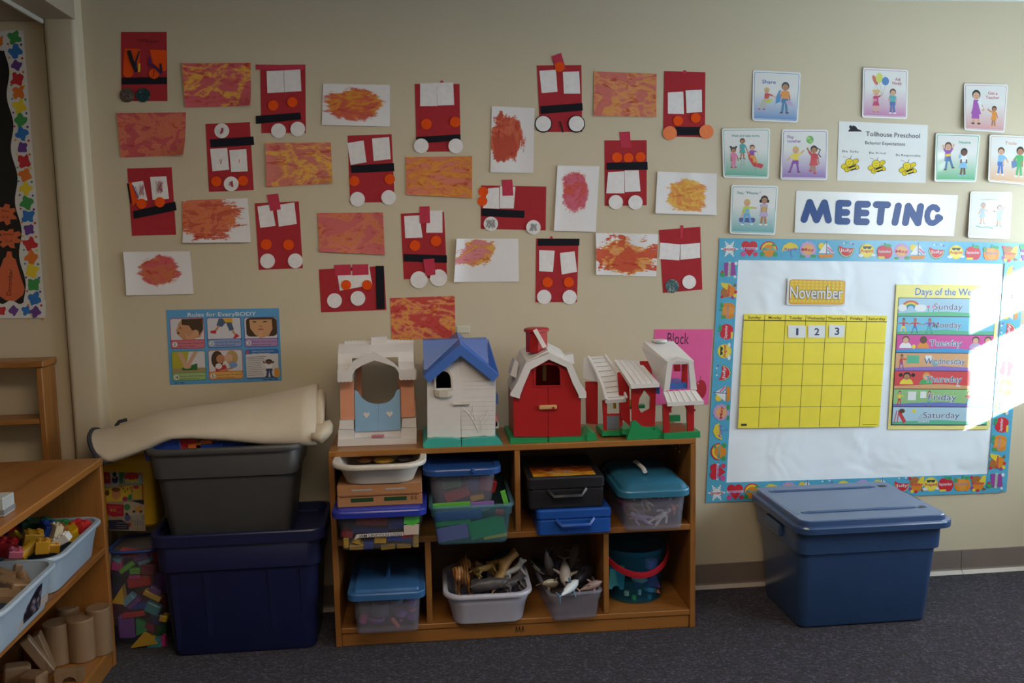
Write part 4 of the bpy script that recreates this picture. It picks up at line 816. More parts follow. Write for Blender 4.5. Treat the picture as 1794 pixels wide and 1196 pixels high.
pts = [(-130, 62), (41, 53)] + [(41-170*i/40, 84+.05*i*4+3.5*math.sin(i*.9)) for i in range(41)]
b3 = MB().prism([lb(x, y, .0005) for x, y in pts], (0, -.0006, 0)).build('border_strip', WB, t)
SPL = {'green': (.04, .28, .07), 'blue': (.02, .16, .50), 'purple': (.12, .04, .26), 'red': (.50, .02, .03), 'orange': (.66, .17, .02), 'yellow': (.72, .56, .03)}
def splat(k, x, y, s, c, seed):
    r = random.Random(seed); n = 16; p = []
    for i in range(n): a = 2*math.pi*i/n; q_ = s*(.86+.20*math.sin(a*4+seed)+r.uniform(-.14, .14)); p.append((x+q_*math.cos(a), y+q_*1.05*math.sin(a)))
    k.poly(p, SPL[c])
k = Art(lb, .0018); order = ['green', 'blue', 'purple', 'red', 'orange', 'yellow']
for i in range(21):
    f = .026+i*.0477; x = 41+39*f-17; y = 53+504*f; c = order[i % 6]; splat(k, x, y, 12.5 if c != 'purple' else 10, c, i*1.3)
    k.ell(x+12, y+12, 2.2, col=SPL[order[(i+2) % 6]], n=8); k.ell(x-11, y+11, 1.8, col=SPL[order[(i+3) % 6]], n=8)
k.build('paint_splats', SATIN, b1)
k = Art(lb, .0016)
for i in range(6): splat(k, 46-22*i, 544, 9, order[(i+1) % 6], i*2.1)
k.build('paint_splats', SATIN, b2)
k = Art(lb, .0014)
for i in range(6): splat(k, 2-24*i, 72, 9.5, order[(i+4) % 6], i*1.7)
k.build('paint_splats', SATIN, b3)
OCUT = plain('orange_cutout_paper', (.60, .13, .05), .45, .04, 20)
def cutout(name, label, pts, words):
    t = thing(name, on_y(pts[0][0], max(p[1] for p in pts), LY), label, 'paper cutout')
    MB().prism([lb(x, y, .0012) for x, y in pts], (0, -.0006, 0)).build('cutout', OCUT, t)
    k = Art(lb, .0020); words(k); k.build('lettering', MATTE, t)
z_ = lambda x, y: (x*.2092, 320+y*.209)
cutout('paint_bottle_cutout', 'orange paper paint bottle reading December', [z_(*p) for p in [(60, 575), (95, 575), (105, 625), (130, 640), (145, 690), (175, 790), (208, 890), (192, 940), (130, 990), (50, 985), (-30, 930), (-30, 800), (15, 680), (30, 635), (50, 622)]], lambda k: k.text('December', *z_(100, 835), 8, (.06, .015, .01), 46, rot=-1.50))
def star(x, y, s, n, seed):
    r = random.Random(seed); p = []
    for i in range(n):
        for d in (-.16, .16): a = 2*math.pi*i/n+d+.4; p.append((x+s*(.9+r.uniform(-.1, .2))*math.cos(a), y+s*.8*(.9+r.uniform(-.1, .2))*math.sin(a)))
        a = 2*math.pi*(i+.5)/n+.4; p.append((x+s*.55*math.cos(a), y+s*.5*math.sin(a)))
    return p
cutout('splat_cutout', 'upper orange paper paint splat on the black board', star(9, 375, 24, 7, 1), lambda k: (k.text('Alex', 9, 371, 4, (.06, .015, .01), 14), k.text('12-6', 9, 382, 4, (.06, .015, .01), 12)))
cutout('splat_cutout', 'lower orange paper paint splat above the paint bottle cutout', star(16, 417, 24, 7, 2), lambda k: (k.text('Birthday', 15, 412, 3.5, (.06, .015, .01), 18), k.text('12-14', 15, 424, 4, (.06, .015, .01), 13)))
# ------------------------------------------------------------------ furniture
BIRCHX = wood('amber_birch_along_x', (.16, .055, .010), (.33, .135, .030), 0)
BIRCHY = wood('amber_birch_along_y', (.16, .055, .010), (.33, .135, .030), 1)
BIRCHZ = wood('amber_birch_upright', (.16, .055, .010), (.33, .135, .030), 2)
SX0, SY0, SROT, SW, SD, SH = -.3063, -.3089, -.01653, 1.2007, .285, .653
_e1 = np.array([math.cos(SROT), math.sin(SROT), 0]); _e2 = np.array([-math.sin(SROT), math.cos(SROT), 0])
def SL(u, v, z): return np.array([SX0, SY0, 0]) + _e1*u + _e2*v + np.array([0, 0, z])
ROTS = Matrix.Rotation(SROT, 3, 'Z')
def slb(mb, a, b, bev=.002):
    c = SL((a[0]+b[0])/2, (a[1]+b[1])/2, (a[2]+b[2])/2)
    return mb.box(c, [abs(b[i]-a[i]) for i in range(3)], (1, 1, 1), bev, ROTS)
def board(name, a, b, mat, parent, bev=.002): return slb(MB(), a, b, bev).build(name, mat, parent)
ts = thing('storage_shelf', SL(SW/2, SD/2, 0), 'low amber wood shelf unit full of bins under the toy houses', 'shelf')
T = .019
board('top', (0, 0, SH-T), (SW, SD, SH), BIRCHX, ts)
board('side_panel', (0, .001, 0), (T, SD, SH-T-.0005), BIRCHZ, ts); board('side_panel', (SW-T, .001, 0), (SW, SD, SH-T-.0005), BIRCHZ, ts)
board('back_panel', (T, SD-.008, .04), (SW-T, SD-.001, SH-T-.001), wood('shaded_birch_back', (.035, .015, .005), (.07, .03, .01), 0), ts, 0)  # same birch, darkened to carry the shade inside the shelf
board('shelf_board', (T, .001, .341), (SW-T, SD-.01, .361), BIRCHX, ts)
board('shelf_board', (T, .001, .045), (SW-T, SD-.01, .063), BIRCHX, ts)
board('divider', (.597, .002, .3615), (.615, SD-.01, SH-T-.0005), BIRCHZ, ts)
board('divider', (.298, .002, .0635), (.317, SD-.01, .3405), BIRCHZ, ts); board('divider', (.888, .002, .0635), (.906, SD-.01, .3405), BIRCHZ, ts)
kb = board('kick_board', (T+.001, .006, 0), (SW-T-.001, .024, .0445), BIRCHX, ts)
k = Art(lambda x, y, l: SL(.605+x*.001, .006-l, .024-y*.001), .0003)
for x, s in ((-11, 1), (-1, -1), (10, 1)):
    dk_ = (.012, .008, .006); k.ell(x, -9, 2.6, 2.8, dk_, n=10); k.line([(x, -7), (x+s*.6, 1)], 3.4, dk_); k.line([(x, -4), (x-5, -1+2*s)], 1.5, dk_); k.line([(x, -4), (x+5, -2-2*s)], 1.5, dk_); k.line([(x, 0), (x-3*s, 5), (x-4*s, 9)], 1.8, dk_); k.line([(x, 0), (x+3*s, 4), (x+6*s, 8)], 1.8, dk_)
k.build('stamped_emblem', MATTE, kb)
pin = plain('nickel_shelf_pin', (.6, .6, .58), .3)
for i in range(3):
    for j in range(3): MB().lathe([(.003, 0), (.003, .002)], 8, M=Matrix.Translation(SL(SW-T-.0005-.004, .215-.0*i-.05*i, .625-.022*j)) @ ROTS.to_4x4() @ Matrix.Rotation(-math.pi/2, 4, 'Y')).build('shelf_pin', pin, ts)
# ---- block shelf in the left foreground, open towards the shelf unit
BX, BD, BY0, BY1, BH = -.99, .37, -1.75, -.322, .668
t = thing('block_shelf', (BX-BD/2, BY0, 0), 'low amber wood block shelf running out of the picture at the left', 'shelf')
def lbrd(name, a, b, mat): return MB().span(a, b, bev=.003).build(name, mat, t)
lbrd('top', (BX-BD, BY0, BH-.022), (BX, BY1, BH), BIRCHY)
lbrd('end_panel', (BX-BD, BY1-.022, 0), (BX-.001, BY1-.0005, BH-.0225), BIRCHZ); lbrd('end_panel', (BX-BD, BY0+.001, 0), (BX-.001, BY0+.022, BH-.0225), BIRCHZ)
lbrd('shelf_board', (BX-BD+.01, BY0+.023, .372), (BX-.001, BY1-.0225, .392), BIRCHY); lbrd('shelf_board', (BX-BD+.01, BY0+.023, .05), (BX-.001, BY1-.0225, .07), BIRCHY)
lbrd('kick_board', (BX-.022, BY0+.023, 0), (BX-.006, BY1-.0225, .0495), BIRCHY); lbrd('back_panel', (BX-BD, BY0+.023, .03), (BX-BD+.009, BY1-.0225, BH-.0225), BIRCHY)
# ---- narrow bookcase against the panel wall
t = thing('bookcase', (-1.5, -.09, 0), 'narrow open wood bookcase against the panel wall at the left edge', 'bookcase')
lbrd('top', (-1.95, -.150, .933), (-1.215, -.036, .954), BIRCHX)
lbrd('side_panel', (-1.242, -.143, 0), (-1.222, -.037, .9325), BIRCHZ); lbrd('side_panel', (-1.94, -.143, 0), (-1.92, -.037, .9325), BIRCHZ)
for z in (.745, .52, .30, .08): lbrd('shelf_board', (-1.9195, -.142, z), (-1.2425, -.037, z+.018), BIRCHX)

# ------------------------------------------------------------------ totes, bins and lids
def tub(t, mat, cx, cy, z, h, bot, top, r=.03, th=.003, lip=(.012, .016), step=None, rot=0, rim_mat=None, n=5, bands=None, floor=True):
    """open moulded bin: parts body and rim. bot, top: (width, depth)"""
    M = Matrix.Translation((cx, cy, 0)) @ Matrix.Rotation(rot, 4, 'Z')
    def ring(w, d, zz, rad): return [M @ Vector((x, y, zz)) for x, y in rr(w, d, rad, n)]
    zl = z+h-lip[1]; R = []
    f = lambda a: (bot[0]+(top[0]-bot[0])*a, bot[1]+(top[1]-bot[1])*a)
    R.append(ring(bot[0]-.016, bot[1]-.016, z, r*.6)); R.append(ring(bot[0]-.004, bot[1]-.004, z+.003, r*.75)); R.append(ring(*f(.03), z+.010, r*.8))
    if step:
        a = step[0]; w, d = f(a); R.append(ring(w, d, z+h*a-.004, r)); R.append(ring(w+step[1], d+step[1], z+h*a+.002, r))
        w, d = top; R.append(ring(w+step[1]*.6, d+step[1]*.6, zl, r))
    else: R.append(ring(*f(.5), z+h*.5, r)); R.append(ring(*top, zl, r))
    R.append(ring(top[0], top[1], z+h-.002, r)); R.append(ring(top[0]-2*th, top[1]-2*th, z+h-.002, r))
    w, d = f(.5); R.append(ring(w-2*th, d-2*th, z+h*.5, r)); R.append(ring(bot[0]-2*th, bot[1]-2*th, z+th+.004, r*.8)); R.append(ring(bot[0]-2*th-.02, bot[1]-2*th-.02, z+th, r*.6))
    body = MB().loft(R).build('body', mat, t, smooth=.7)
    W, D = top; s = step[1]*.6 if step else 0
    prof = [(s-.001, -lip[1]), (s+2*lip[0]-.004, -lip[1]), (s+2*lip[0], -lip[1]+.003), (s+2*lip[0], -.004), (s+2*lip[0]-.006, 0), (-2*th-.001, 0), (-2*th-.001, -.006), (s*.5, -.006)]
    rim = MB().loft([ring(W+a, D+a, z+h+b, r+a/2*.8) for a, b in prof], closed=True).build('rim', rim_mat or mat, t, smooth=.7)
    return body, rim
def bowed(pts, d, b): return [(x + (b if x > 0 else -b)*(1-(2*y/d)**2)*min(1, abs(x)*20), y) for x, y in pts]
def lid(t, mat, cx, cy, z, w, d, r=.03, rot=0, h=.018, inset=.03, rise=.012, dome=0, name='lid', n=5, bow=0):
    """snap-on lid with a skirt and a raised or sunken middle"""
    M = Matrix.Translation((cx, cy, 0)) @ Matrix.Rotation(rot, 4, 'Z')
    def ring(a, zz): return [M @ Vector((x, y, zz + (dome*(1-(2*x/w)**2) if dome and a < -inset*1.5 else 0))) for x, y in (bowed(rr(w+a, d+a, max(.004, r+a/2), n), d, bow) if bow else rr(w+a, d+a, max(.004, r+a/2), n))]
    prof = [(-.012, z-h), (0, z-h), (0, z-.004), (-.005, z), (-2*inset+.006, z), (-2*inset, z+rise*.85), (-2*inset-.008, z+rise)]
    prof += [(-2*inset-.05, z+rise)] if dome else []
    return MB().loft([ring(a, zz) for a, zz in prof]).build(name, mat, t, smooth=.5)
GREYP = plain('grey_tote_plastic', (.060, .060, .062), .42, .05, 15, .04)
NAVY = plain('royal_blue_tote_plastic', (.010, .014, .065), .4, .05, 15, .04)
STEEL = plain('slate_blue_tote_plastic', (.030, .072, .185), .30, .04, 15, .03, .5, .5)
# large slate blue tote, right
t = thing('blue_tote', (1.468, -.235, 0), 'large slate blue lidded storage tote under the calendar board', 'storage tote')
tub(t, STEEL, 1.458, -.235, 0, .355, (.45, .31), (.485, .40), .035, .003, (.008, .01), (.76, .020))
ld = lid(t, STEEL, 1.462, -.242, .372, .53, .455, .05, 0, .022, .020, .018, n=7, bow=.018)
for y, a, b in ((-.10, 1.24, 1.64), (-.355, 1.25, 1.66)):
    MB().tube([(a, y, .3885), (a+.02, y, .391), (b-.02, y, .391), (b, y, .3885)], .006, 8, flat=(1.6, .7)).build('rib', STEEL, ld, smooth=1)
DARKS = plain('dark_slot', (.01, .012, .02), .6)
for y in (-.098, -.357): MB().span((1.655, y-.010, .389), (1.685, y+.010, .3912), bev=.001).build('slot', DARKS, ld)
MB().tube([(1.706, -.15, .3885), (1.712, -.21, .3885), (1.710, -.28, .3885)], .004, 6, flat=(1, .5)).build('slot', DARKS, ld)
MB().tube([(1.228, -.37, .3885), (1.222, -.23, .3885), (1.228, -.10, .3885)], .005, 6, flat=(1.6, .5)).build('rib', STEEL, ld)
for s in (-1, 1): MB().span((1.458+s*.245-.018, -.30, .29), (1.458+s*.245+.018, -.17, .335), bev=.008, seg=2).build('handle', STEEL, t)
# royal blue tote with the grey tote on its lid
t = thing('blue_tote', (-.597, -.18, 0), 'royal blue ribbed storage tote on the carpet beneath the grey tote', 'storage tote')
tub(t, NAVY, -.597, -.180, 0, .392, (.45, .245), (.50, .295), .04, .003, (.006, .01), (.74, .020))
for x in (-.80, -.70, -.50, -.40): MB().prism([(x-.008, -.303, .02), (x+.008, -.303, .02), (x+.010, -.325, .28), (x-.010, -.325, .28)], (0, .02, 0)).build('rib', NAVY, t)
lid(t, NAVY, -.597, -.180, .412, .545, .325, .05, 0, .036, .020, -.030)
t = thing('grey_tote', (-.628, -.178, .383), 'open grey storage tote of toy bricks standing on the royal blue tote', 'storage tote')
tub(t, GREYP, -.628, -.178, .3835, .302, (.375, .235), (.450, .285), .04, .003, (.012, .018), (.68, .020))
# ---- folded floor mat thrown over the grey tote
CANV = plain('cream_canvas_backing', (.56, .49, .39), .85, .06, 8, .2, .2)
BIND = plain('charcoal_binding', (.03, .03, .045), .8)
RY = -.215
st_ = [(163, 753, 193, 808), (180, 751, 205, 807), (203, 746, 222, 801), (230, 736, 245, 793), (258, 727, 265, 785), (285, 719, 288, 774), (305, 716, 306, 768), (340, 711, 340, 767), (400, 704, 400, 771), (470, 690, 470, 779), (530, 677, 530, 780), (556, 671, 556, 778)]
rings = []
for pxt, yt, pxb, yb in st_:
    A, B = on_y(pxt, yt, RY+.06), on_y(pxb, yb, RY-.06); ring = []
    for i in range(24):
        a = 2*math.pi*i/24; f = (1-math.cos(a))/2; q = A*(1-f)+B*f; ring.append((q[0], q[1]-math.sin(a)*.075, q[2]))
    rings.append(ring)
tm = thing('floor_mat', on_y(380, 775, RY), 'cream canvas floor mat folded over the open grey tote', 'mat')
MB().loft(rings).build('folded_mat', CANV, tm, smooth=2)
MB().tube([Vector(p) + Vector((-.001, 0, 0)) for p in rings[0]], .0075, 6, closed=True).build('binding', BIND, tm, smooth=1)
A = [on_y(*p, RY+.06) for p in ((203, 746), (209, 738), (222, 735))]
MB().tube(A, .006, 6).build('binding', BIND, tm)
r2 = []
for px, yt, yb in ((545, 690, 770), (560, 688, 765), (566, 696, 752)):
    A, B = on_y(px, yt, RY), on_y(px, yb, RY); zc, hz = (A[2]+B[2])/2, (A[2]-B[2])/2
    r2.append([(A[0], RY+.03-math.sin(2*math.pi*i/16)*.055+.05*math.cos(2*math.pi*i/16), zc+math.cos(2*math.pi*i/16)*hz) for i in range(16)])
MB().loft(r2).build('inner_fold', CANV, tm, smooth=2)
c0 = on_y(566, 757, RY-.03); r3 = []
for dx, s in ((-.03, .9), (0, 1), (.02, .8), (.03, .4)): r3.append([(c0[0]+dx, c0[1]-.08*s*math.sin(2*math.pi*i/16), c0[2]+.032*s*math.cos(2*math.pi*i/16)+.012*(dx > .01)) for i in range(16)])
MB().loft(r3).build('loose_fold', CANV, tm, smooth=2)
# ---- yellow brick box with its printed label
YELP = plain('yellow_tub_plastic', (.62, .38, .012), .4, .05, 12)
t = thing('brick_tub', (-.975, -.09, .387), 'yellow toy brick tub with a printed label behind the block shelf', 'tub')
YF = -.150
def yb_(px, py): p = on_y(px, py, YF); return p
x0, x1 = -1.062, -.895; z0, z1 = .388, .632
R = []
for a, zz in ((-.012, z0), (0, z0+.008), (.004, z1-.03), (.012, z1-.028), (.012, z1-.006), (.004, z1)): R.append([(x, y, zz) for x, y in rr(x1-x0+a, .115+a, .018, 4, (x0+x1)/2, -.0925)])
MB().loft(R).build('body', YELP, t, smooth=.6)
R = [[(x, y, zz) for x, y in rr(x1-x0+a, .115+a, .02, 4, (x0+x1)/2, -.0925)] for a, zz in ((.014, z1+.0005), (.018, z1+.004), (.018, z1+.014), (-.02, z1+.018), (-.05, z1+.028))]
MB().loft(R).build('lid', YELP, t, smooth=.6)
k = Art(lambda x, y, l: on_y(170+x*.1421, 790+y*.1421, YF-.0035-l), .0006)
k.poly([(80, 252), (560, 262), (600, 985), (150, 975), (130, 600)], (.30, .24, .18)); k.poly([(95, 250), (280, 258), (300, 330), (250, 440), (95, 440)], (.42, .40, .38)); k.poly([(80, 258), (158, 262), (165, 395), (95, 400)], (.45, .03, .05)); k.text('10', 122, 345, 28, (.60, .50, .10), bold=.03)
k.ell(222, 350, 40, 48, (.03, .05, .16)); k.ell(215, 285, 24, 28, (.015, .015, .02)); k.ell(215, 325, 16, 12, (.60, .35, .05)); k.poly([(270, 258), (340, 262), (310, 400), (275, 395)], (.03, .20, .08))
k.poly([(330, 300), (400, 262), (540, 300), (555, 400), (350, 400)], (.20, .42, .45)); k.ell(425, 310, 95, 48, (.50, .03, .04)); k.text('duplo', 432, 378, 40, (.72, .55, .05), 165, bold=.05)
k.poly([(95, 455), (280, 440), (430, 420), (420, 540), (300, 620), (110, 620)], (.58, .40, .04)); k.ell(235, 530, 55, 70, (.50, .22, .10)); k.ell(235, 475, 55, 28, (.16, .06, .03)); k.ell(125, 515, 28, 36, (.12, .05, .02))
for x, y in ((300, 440), (325, 460), (375, 470), (345, 495), (415, 455), (430, 490)): k.ell(x, y, 10, 12, (.14, .05, .02), n=8)
k.rect(440, 425, 555, 590, (.55, .38, .05)); k.ell(480, 445, 38, 20, (.45, .03, .05)); k.poly([(555, 410), (568, 410), (572, 590), (560, 590)], (.40, .03, .03)); k.poly([(385, 540), (425, 530), (430, 600), (380, 600)], (.03, .22, .08)); k.ell(345, 590, 32, 32, (.30, .05, .10))
k.poly([(115, 645), (335, 660), (335, 800), (200, 810), (130, 780)], (.36, .015, .04)); k.text('90', 195, 748, 40, (.55, .36, .10), 80); k.line([(140, 690), (310, 690)], 6, (.45, .15, .12)); k.line([(250, 750), (310, 752)], 5, (.45, .2, .12))
k.poly([(330, 620), (575, 640), (590, 780), (420, 800), (330, 860)], (.42, .36, .28)); k.ell(370, 690, 40, 40, (.05, .20, .08)); k.poly([(470, 700), (530, 670), (575, 720), (560, 750), (460, 740)], (.55, .30, .06)); k.ell(455, 745, 18, 16, (.03, .03, .05)); k.ell(540, 745, 18, 16, (.06, .03, .05)); k.ell(375, 820, 38, 44, (.08, .10, .25)); k.ell(365, 775, 20, 16, (.05, .02, .02)); k.poly([(560, 600), (578, 600), (578, 660), (420, 610)], (.015, .015, .02))
k.poly([(135, 850), (300, 845), (400, 900), (390, 970), (150, 965)], (.02, .025, .06)); k.line([(250, 885), (380, 885)], 5, (.35, .30, .22)); k.line([(230, 915), (370, 917)], 5, (.35, .30, .22)); k.line([(250, 942), (360, 944)], 5, (.35, .30, .22)); k.ell(400, 905, 18, 26, (.25, .03, .03))
k.rect(430, 790, 550, 840, (.32, .32, .30)); k.rect(455, 850, 585, 930, (.46, .42, .38))
for i in range(11): k.line([(463+i*11, 855), (466+i*11, 925)], 4 if i % 3 else 7, (.03, .03, .03))
k.build('printed_label', SATIN, t)
# ---- see-through zip bag of foam shapes under the tub
CLR = frosted('clear_vinyl', (.55, .55, .62), .10, .12, (.93, .93, .96))
t = thing('zip_bag', (-.945, -.15, 0), 'clear zip bag stuffed with bright foam blocks below the yellow tub', 'bag')
R = []; bcx = -.950
for z, w, d in ((.003, .11, .12), (.02, .150, .17), (.12, .165, .185), (.25, .155, .18), (.325, .15, .165), (.345, .14, .15)): R.append([(x, y, z) for x, y in rr(w, d, .035, 4, bcx, -.155)])
MB().loft(R).build('bag', CLR, t, smooth=1.5)
MB().tube([(x, y, .335) for x, y in rr(.158, .172, .04, 4, bcx, -.155)], .006, 6, closed=True).build('zip', plain('blue_zip_tape', (.02, .06, .28), .5), t)
# ------------------------------------------------------------------ toy houses on the shelf top
ZT = SH + .0005
def plast(name, c, rough=.38): return plain(name, c, rough, .04, 18, .03)
TWHITE = plast('white_toy_plastic', (.68, .66, .66)); TPEACH = plast('peach_toy_plastic', (.70, .31, .19)); TSKY = plast('sky_blue_toy_plastic', (.27, .47, .70)); TPINK = plast('pink_toy_plastic', (.62, .16, .22)); TBLUE = plast('blue_toy_plastic', (.055, .15, .50))
TAQUA = plast('aqua_toy_plastic', (.05, .40, .34)); TRED = plast('red_toy_plastic', (.40, .011, .013)); TGREEN = plast('green_toy_plastic', (.015, .27, .09)); TCREAM = plast('cream_toy_plastic', (.60, .55, .48)); TTAN = plast('tan_toy_plastic', (.62, .36, .16)); TDARK = plast('dark_toy_interior', (.01, .01, .02)); TYEL = plast('yellow_toy_plastic', (.66, .42, .03)); TGREYB = plast('grey_brick_relief', (.14, .15, .18))
class Face:
    """shapes drawn on an upright plane at y = yf, then given depth"""
    def __init__(self, yf): self.y = yf
    def p(self, x, y, dy=0): q = on_y(x, y, self.y); return Vector((q[0], self.y+dy, max(q[2], ZT)))
    def pr(self, pts, d0, d1, mb=None):
        mb = mb or MB(); return mb.prism([self.p(x, y, d0) for x, y in pts], (0, d1-d0, 0))
def wave(p0, p1, n, amp):
    """scalloped edge between two points"""
    out = []
    for i in range(n*4+1):
        f = i/(n*4); out.append((p0[0]+(p1[0]-p0[0])*f, p0[1]+(p1[1]-p0[1])*f + amp*abs(math.sin(math.pi*f*n))))
    return out
# --- gazebo-like toy house, far left
F = Face(-.240); t = thing('toy_house', on_z(661, 780, ZT), 'peach toy house with white roof and blue half doors', 'toy house')
def part(name, pts, d0, d1, mat, par=None, fc=None): return (fc or F).pr(pts, d0, d1).build(name, mat, par or t)
zc = lambda x, y: (560+x*.2007, 560+y*.2007)
Z = lambda L_: [zc(*p) for p in L_]
part('base', Z([(158, 1104), (160, 1045), (845, 1030), (846, 1085), (830, 1096)]), -.004, .17, TWHITE)
part('floor', Z([(295, 1045), (300, 992), (705, 975), (712, 1035)]), .03, .035, TWHITE)
for x0, x1, dy in ((158, 298, 0), (708, 846, -15)):
    part('step', Z([(x0, 1050+dy), (x0+4, 965+dy), (x1, 962+dy), (x1, 1050+dy)]), .004, .165, TWHITE)
    part('step', Z([(x0+8, 960+dy), (x0+14, 885+dy), (x1-4, 880+dy), (x1-4, 960+dy)]), .012, .160, TWHITE)
MB().box(F.p(*zc(508, 1040), .012)+Vector((0, 0, .008)), (.042, .022, .004), bev=.0015).build('doormat', TPINK, t)
for pts in ([(178, 880), (172, 525), (292, 520), (300, 880)], [(712, 862), (704, 515), (822, 515), (828, 858)]): part('column', Z(pts), .018, .045, TPEACH)
for pts in ([(300, 820), (300, 440), (345, 435), (350, 830)], [(676, 820), (672, 530), (700, 525), (702, 820)]): part('column', Z(pts), .115, .140, TPEACH)
part('side_rail', Z([(828, 850), (828, 720), (836, 720), (836, 850)]), .03, .15, TPEACH)
def door(pts): return part('half_door', Z(pts), .024, .030, TSKY)
lft = [(300, 622), (330, 640), (360, 690), (410, 728), (460, 745), (506, 748), (510, 983), (308, 990)]
rgt = [(508, 748), (560, 742), (610, 722), (650, 680), (668, 630), (698, 612), (706, 972), (512, 982)]
for pts, hx, hy in ((lft, 405, 840), (rgt, 608, 832)):
    d = door(pts); hp = [(hx, hy+32), (hx-28, hy), (hx-26, hy-18), (hx-12, hy-22), (hx, hy-8), (hx+12, hy-22), (hx+26, hy-18), (hx+28, hy)]
    part('heart', Z(hp), .022, .0245, TWHITE, d)
# roof: two curved slopes with a scalloped ridge, a raised front gable and a chimney
eave = Z([(155, 532), (288, 528), (290, 470), (320, 420), (370, 390), (482, 348), (600, 380), (655, 400), (690, 452), (700, 512), (835, 515)])
rb = MB(); F0 = F
def roof_ring(dy, f):
    P = [F.p(*zc(x, y)) for x, y in ((155, 532), (158, 430), (178, 320), (200, 225))]; return P
xl0, xl1 = F.p(*zc(155, 530)).x, F.p(*zc(838, 515)).x
zE, zM, zR = F.p(*zc(155, 530)).z, F.p(*zc(165, 350)).z, F.p(*zc(200, 240)).z
prof = [(-.010, zE), (-.006, zM-.012), (.012, zM+.018), (.045, zR-.004), (.075, zR+.004), (.105, zR-.004), (.138, zM+.018), (.156, zM-.012), (.160, zE)]
inn = [(a+(.006 if a < .07 else -.006), b-.006) for a, b in prof[1:-1]]
poly = [(xl0+.008, F.y+a, b) for a, b in prof] + [(xl0+.008, F.y+.154, zE), (xl0+.008, F.y+.150, zM-.014)] + [(xl0+.008, F.y+a, b) for a, b in reversed(inn)] + [(xl0+.008, F.y-.004, zE)]
# leave the arch open: slopes built as left cheek, right cheek and upper span
cut0, cut1, zA = F.p(*zc(290, 500)).x, F.p(*zc(692, 500)).x, F.p(*zc(480, 330)).z
up = [(a, b) for a, b in prof if b > zA-.002] 
MB().prism([(xl0+.004, F.y+a, b) for a, b in prof] + [], (cut0-xl0-.004, 0, 0)).build('roof_slope', TWHITE, t, smooth=.3)
MB().prism([(cut1, F.y+a, b) for a, b in prof], (xl1-cut1-.004, 0, 0)).build('roof_slope', TWHITE, t, smooth=.3)
MB().prism([(cut0, F.y+a, b) for a, b in [(.000, zA)]+prof[2:7]+[(.150, zA)]], (cut1-cut0, 0, 0)).build('roof_span', TWHITE, t, smooth=.3)
part('front_gable', Z([(160, 530)] + wave((160, 530), (288, 526), 4, 8) + [(292, 470), (318, 425), (370, 392), (482, 346), (600, 382), (660, 405), (692, 452), (700, 512)] + wave((700, 512), (836, 508), 4, 8) + [(838, 420), (700, 425), (648, 372), (480, 268), (300, 352), (240, 432), (160, 432)]), -.022, -.008, TWHITE)
part('ridge_scallops', Z([(203, 235)] + wave((200, 212), (440, 205), 8, -9) + wave((580, 200), (820, 205), 8, -9) + [(822, 228)]), .068, .080, TWHITE)
part('chimney', Z([(438, 240), (442, 168), (580, 165), (582, 240)]), .055, .095, TWHITE)
part('side_trim', Z([(835, 430), (850, 440), (846, 520), (835, 520)]), .0, .14, TCREAM)
# --- tall white toy house with blue roof
F = Face(-.290); t = thing('toy_house', on_z(810, 782, ZT), 'tall white toy house with bright blue gabled roof', 'toy house')
D = .19
for pts in ([(902, 1092), (905, 1068), (938, 1035), (1000, 1020), (1080, 1022), (1160, 1022), (1232, 1035), (1234, 1108), (915, 1110)], [(1240, 1108), (1240, 1036), (1300, 1022), (1400, 1018), (1530, 1010), (1585, 1060), (1596, 1095), (1580, 1104)]): part('lawn_base', Z(pts), -.022, D+.02, TAQUA)
def halfwall(pts, hole=None):
    b = part('wall_half', Z(pts), 0, .006, TCREAM if False else TWHITE)
    return b
# left half is laid round its arched window
wl = MB()
for pts in ([(940, 1025), (940, 500), (975, 485), (1000, 470), (1000, 610), (1165, 610), (1165, 460), (1085, 380), (1220, 280), (1232, 1030)],): pass
archw = [(1018, 600), (1016, 520), (1022, 490), (1040, 462), (1065, 448), (1090, 446), (1118, 458), (1136, 482), (1144, 515), (1148, 596)]
MB().prism([F.p(*zc(x, y)) for x, y in [(940, 1028), (938, 500), (1018, 440), (1016, 520), (1018, 600), (1148, 596), (1232, 596), (1234, 1028)]], (0, .006, 0)).build('wall_half', TWHITE, t)
MB().prism([F.p(*zc(x, y)) for x, y in [(1148, 596), (1144, 515), (1136, 482), (1118, 458), (1090, 446), (1065, 448), (1040, 462), (1022, 490), (1018, 500), (1018, 440), (1222, 278), (1232, 596)]], (0, .006, 0)).build('wall_half_upper', TWHITE, t)
MB().prism([F.p(*zc(x, y)) for x, y in [(1238, 1028), (1226, 278), (1470, 470), (1540, 500), (1532, 1022), (1440, 1010)]], (0, .006, 0)).build('wall_half', TWHITE, t)
MB().span(F.p(*zc(942, 1020), .006), F.p(*zc(1530, 505), D)).build('house_body', TWHITE, t) if False else None
for x0 in (942, 1522): MB().prism([F.p(*zc(x, y), .006) for x, y in [(x0, 1022), (x0, 505), (x0+8, 505), (x0+8, 1022)]], (0, D-.006, 0)).build('side_wall', TWHITE, t)
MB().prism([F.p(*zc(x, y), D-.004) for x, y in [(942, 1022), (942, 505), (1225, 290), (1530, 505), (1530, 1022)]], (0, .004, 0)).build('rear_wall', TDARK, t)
fr = MB(); out = [(1002, 608), (998, 515), (1006, 480), (1028, 445), (1060, 430), (1092, 428), (1126, 440), (1150, 470), (1160, 512), (1164, 604)]
for a in range(len(archw)-1): fr.prism([F.p(*zc(*archw[a]), -.006), F.p(*zc(*archw[a+1]), -.006), F.p(*zc(*out[a+1]), -.006), F.p(*zc(*out[a]), -.006)], (0, .007, 0))
fr.build('window_frame', TCREAM, t)
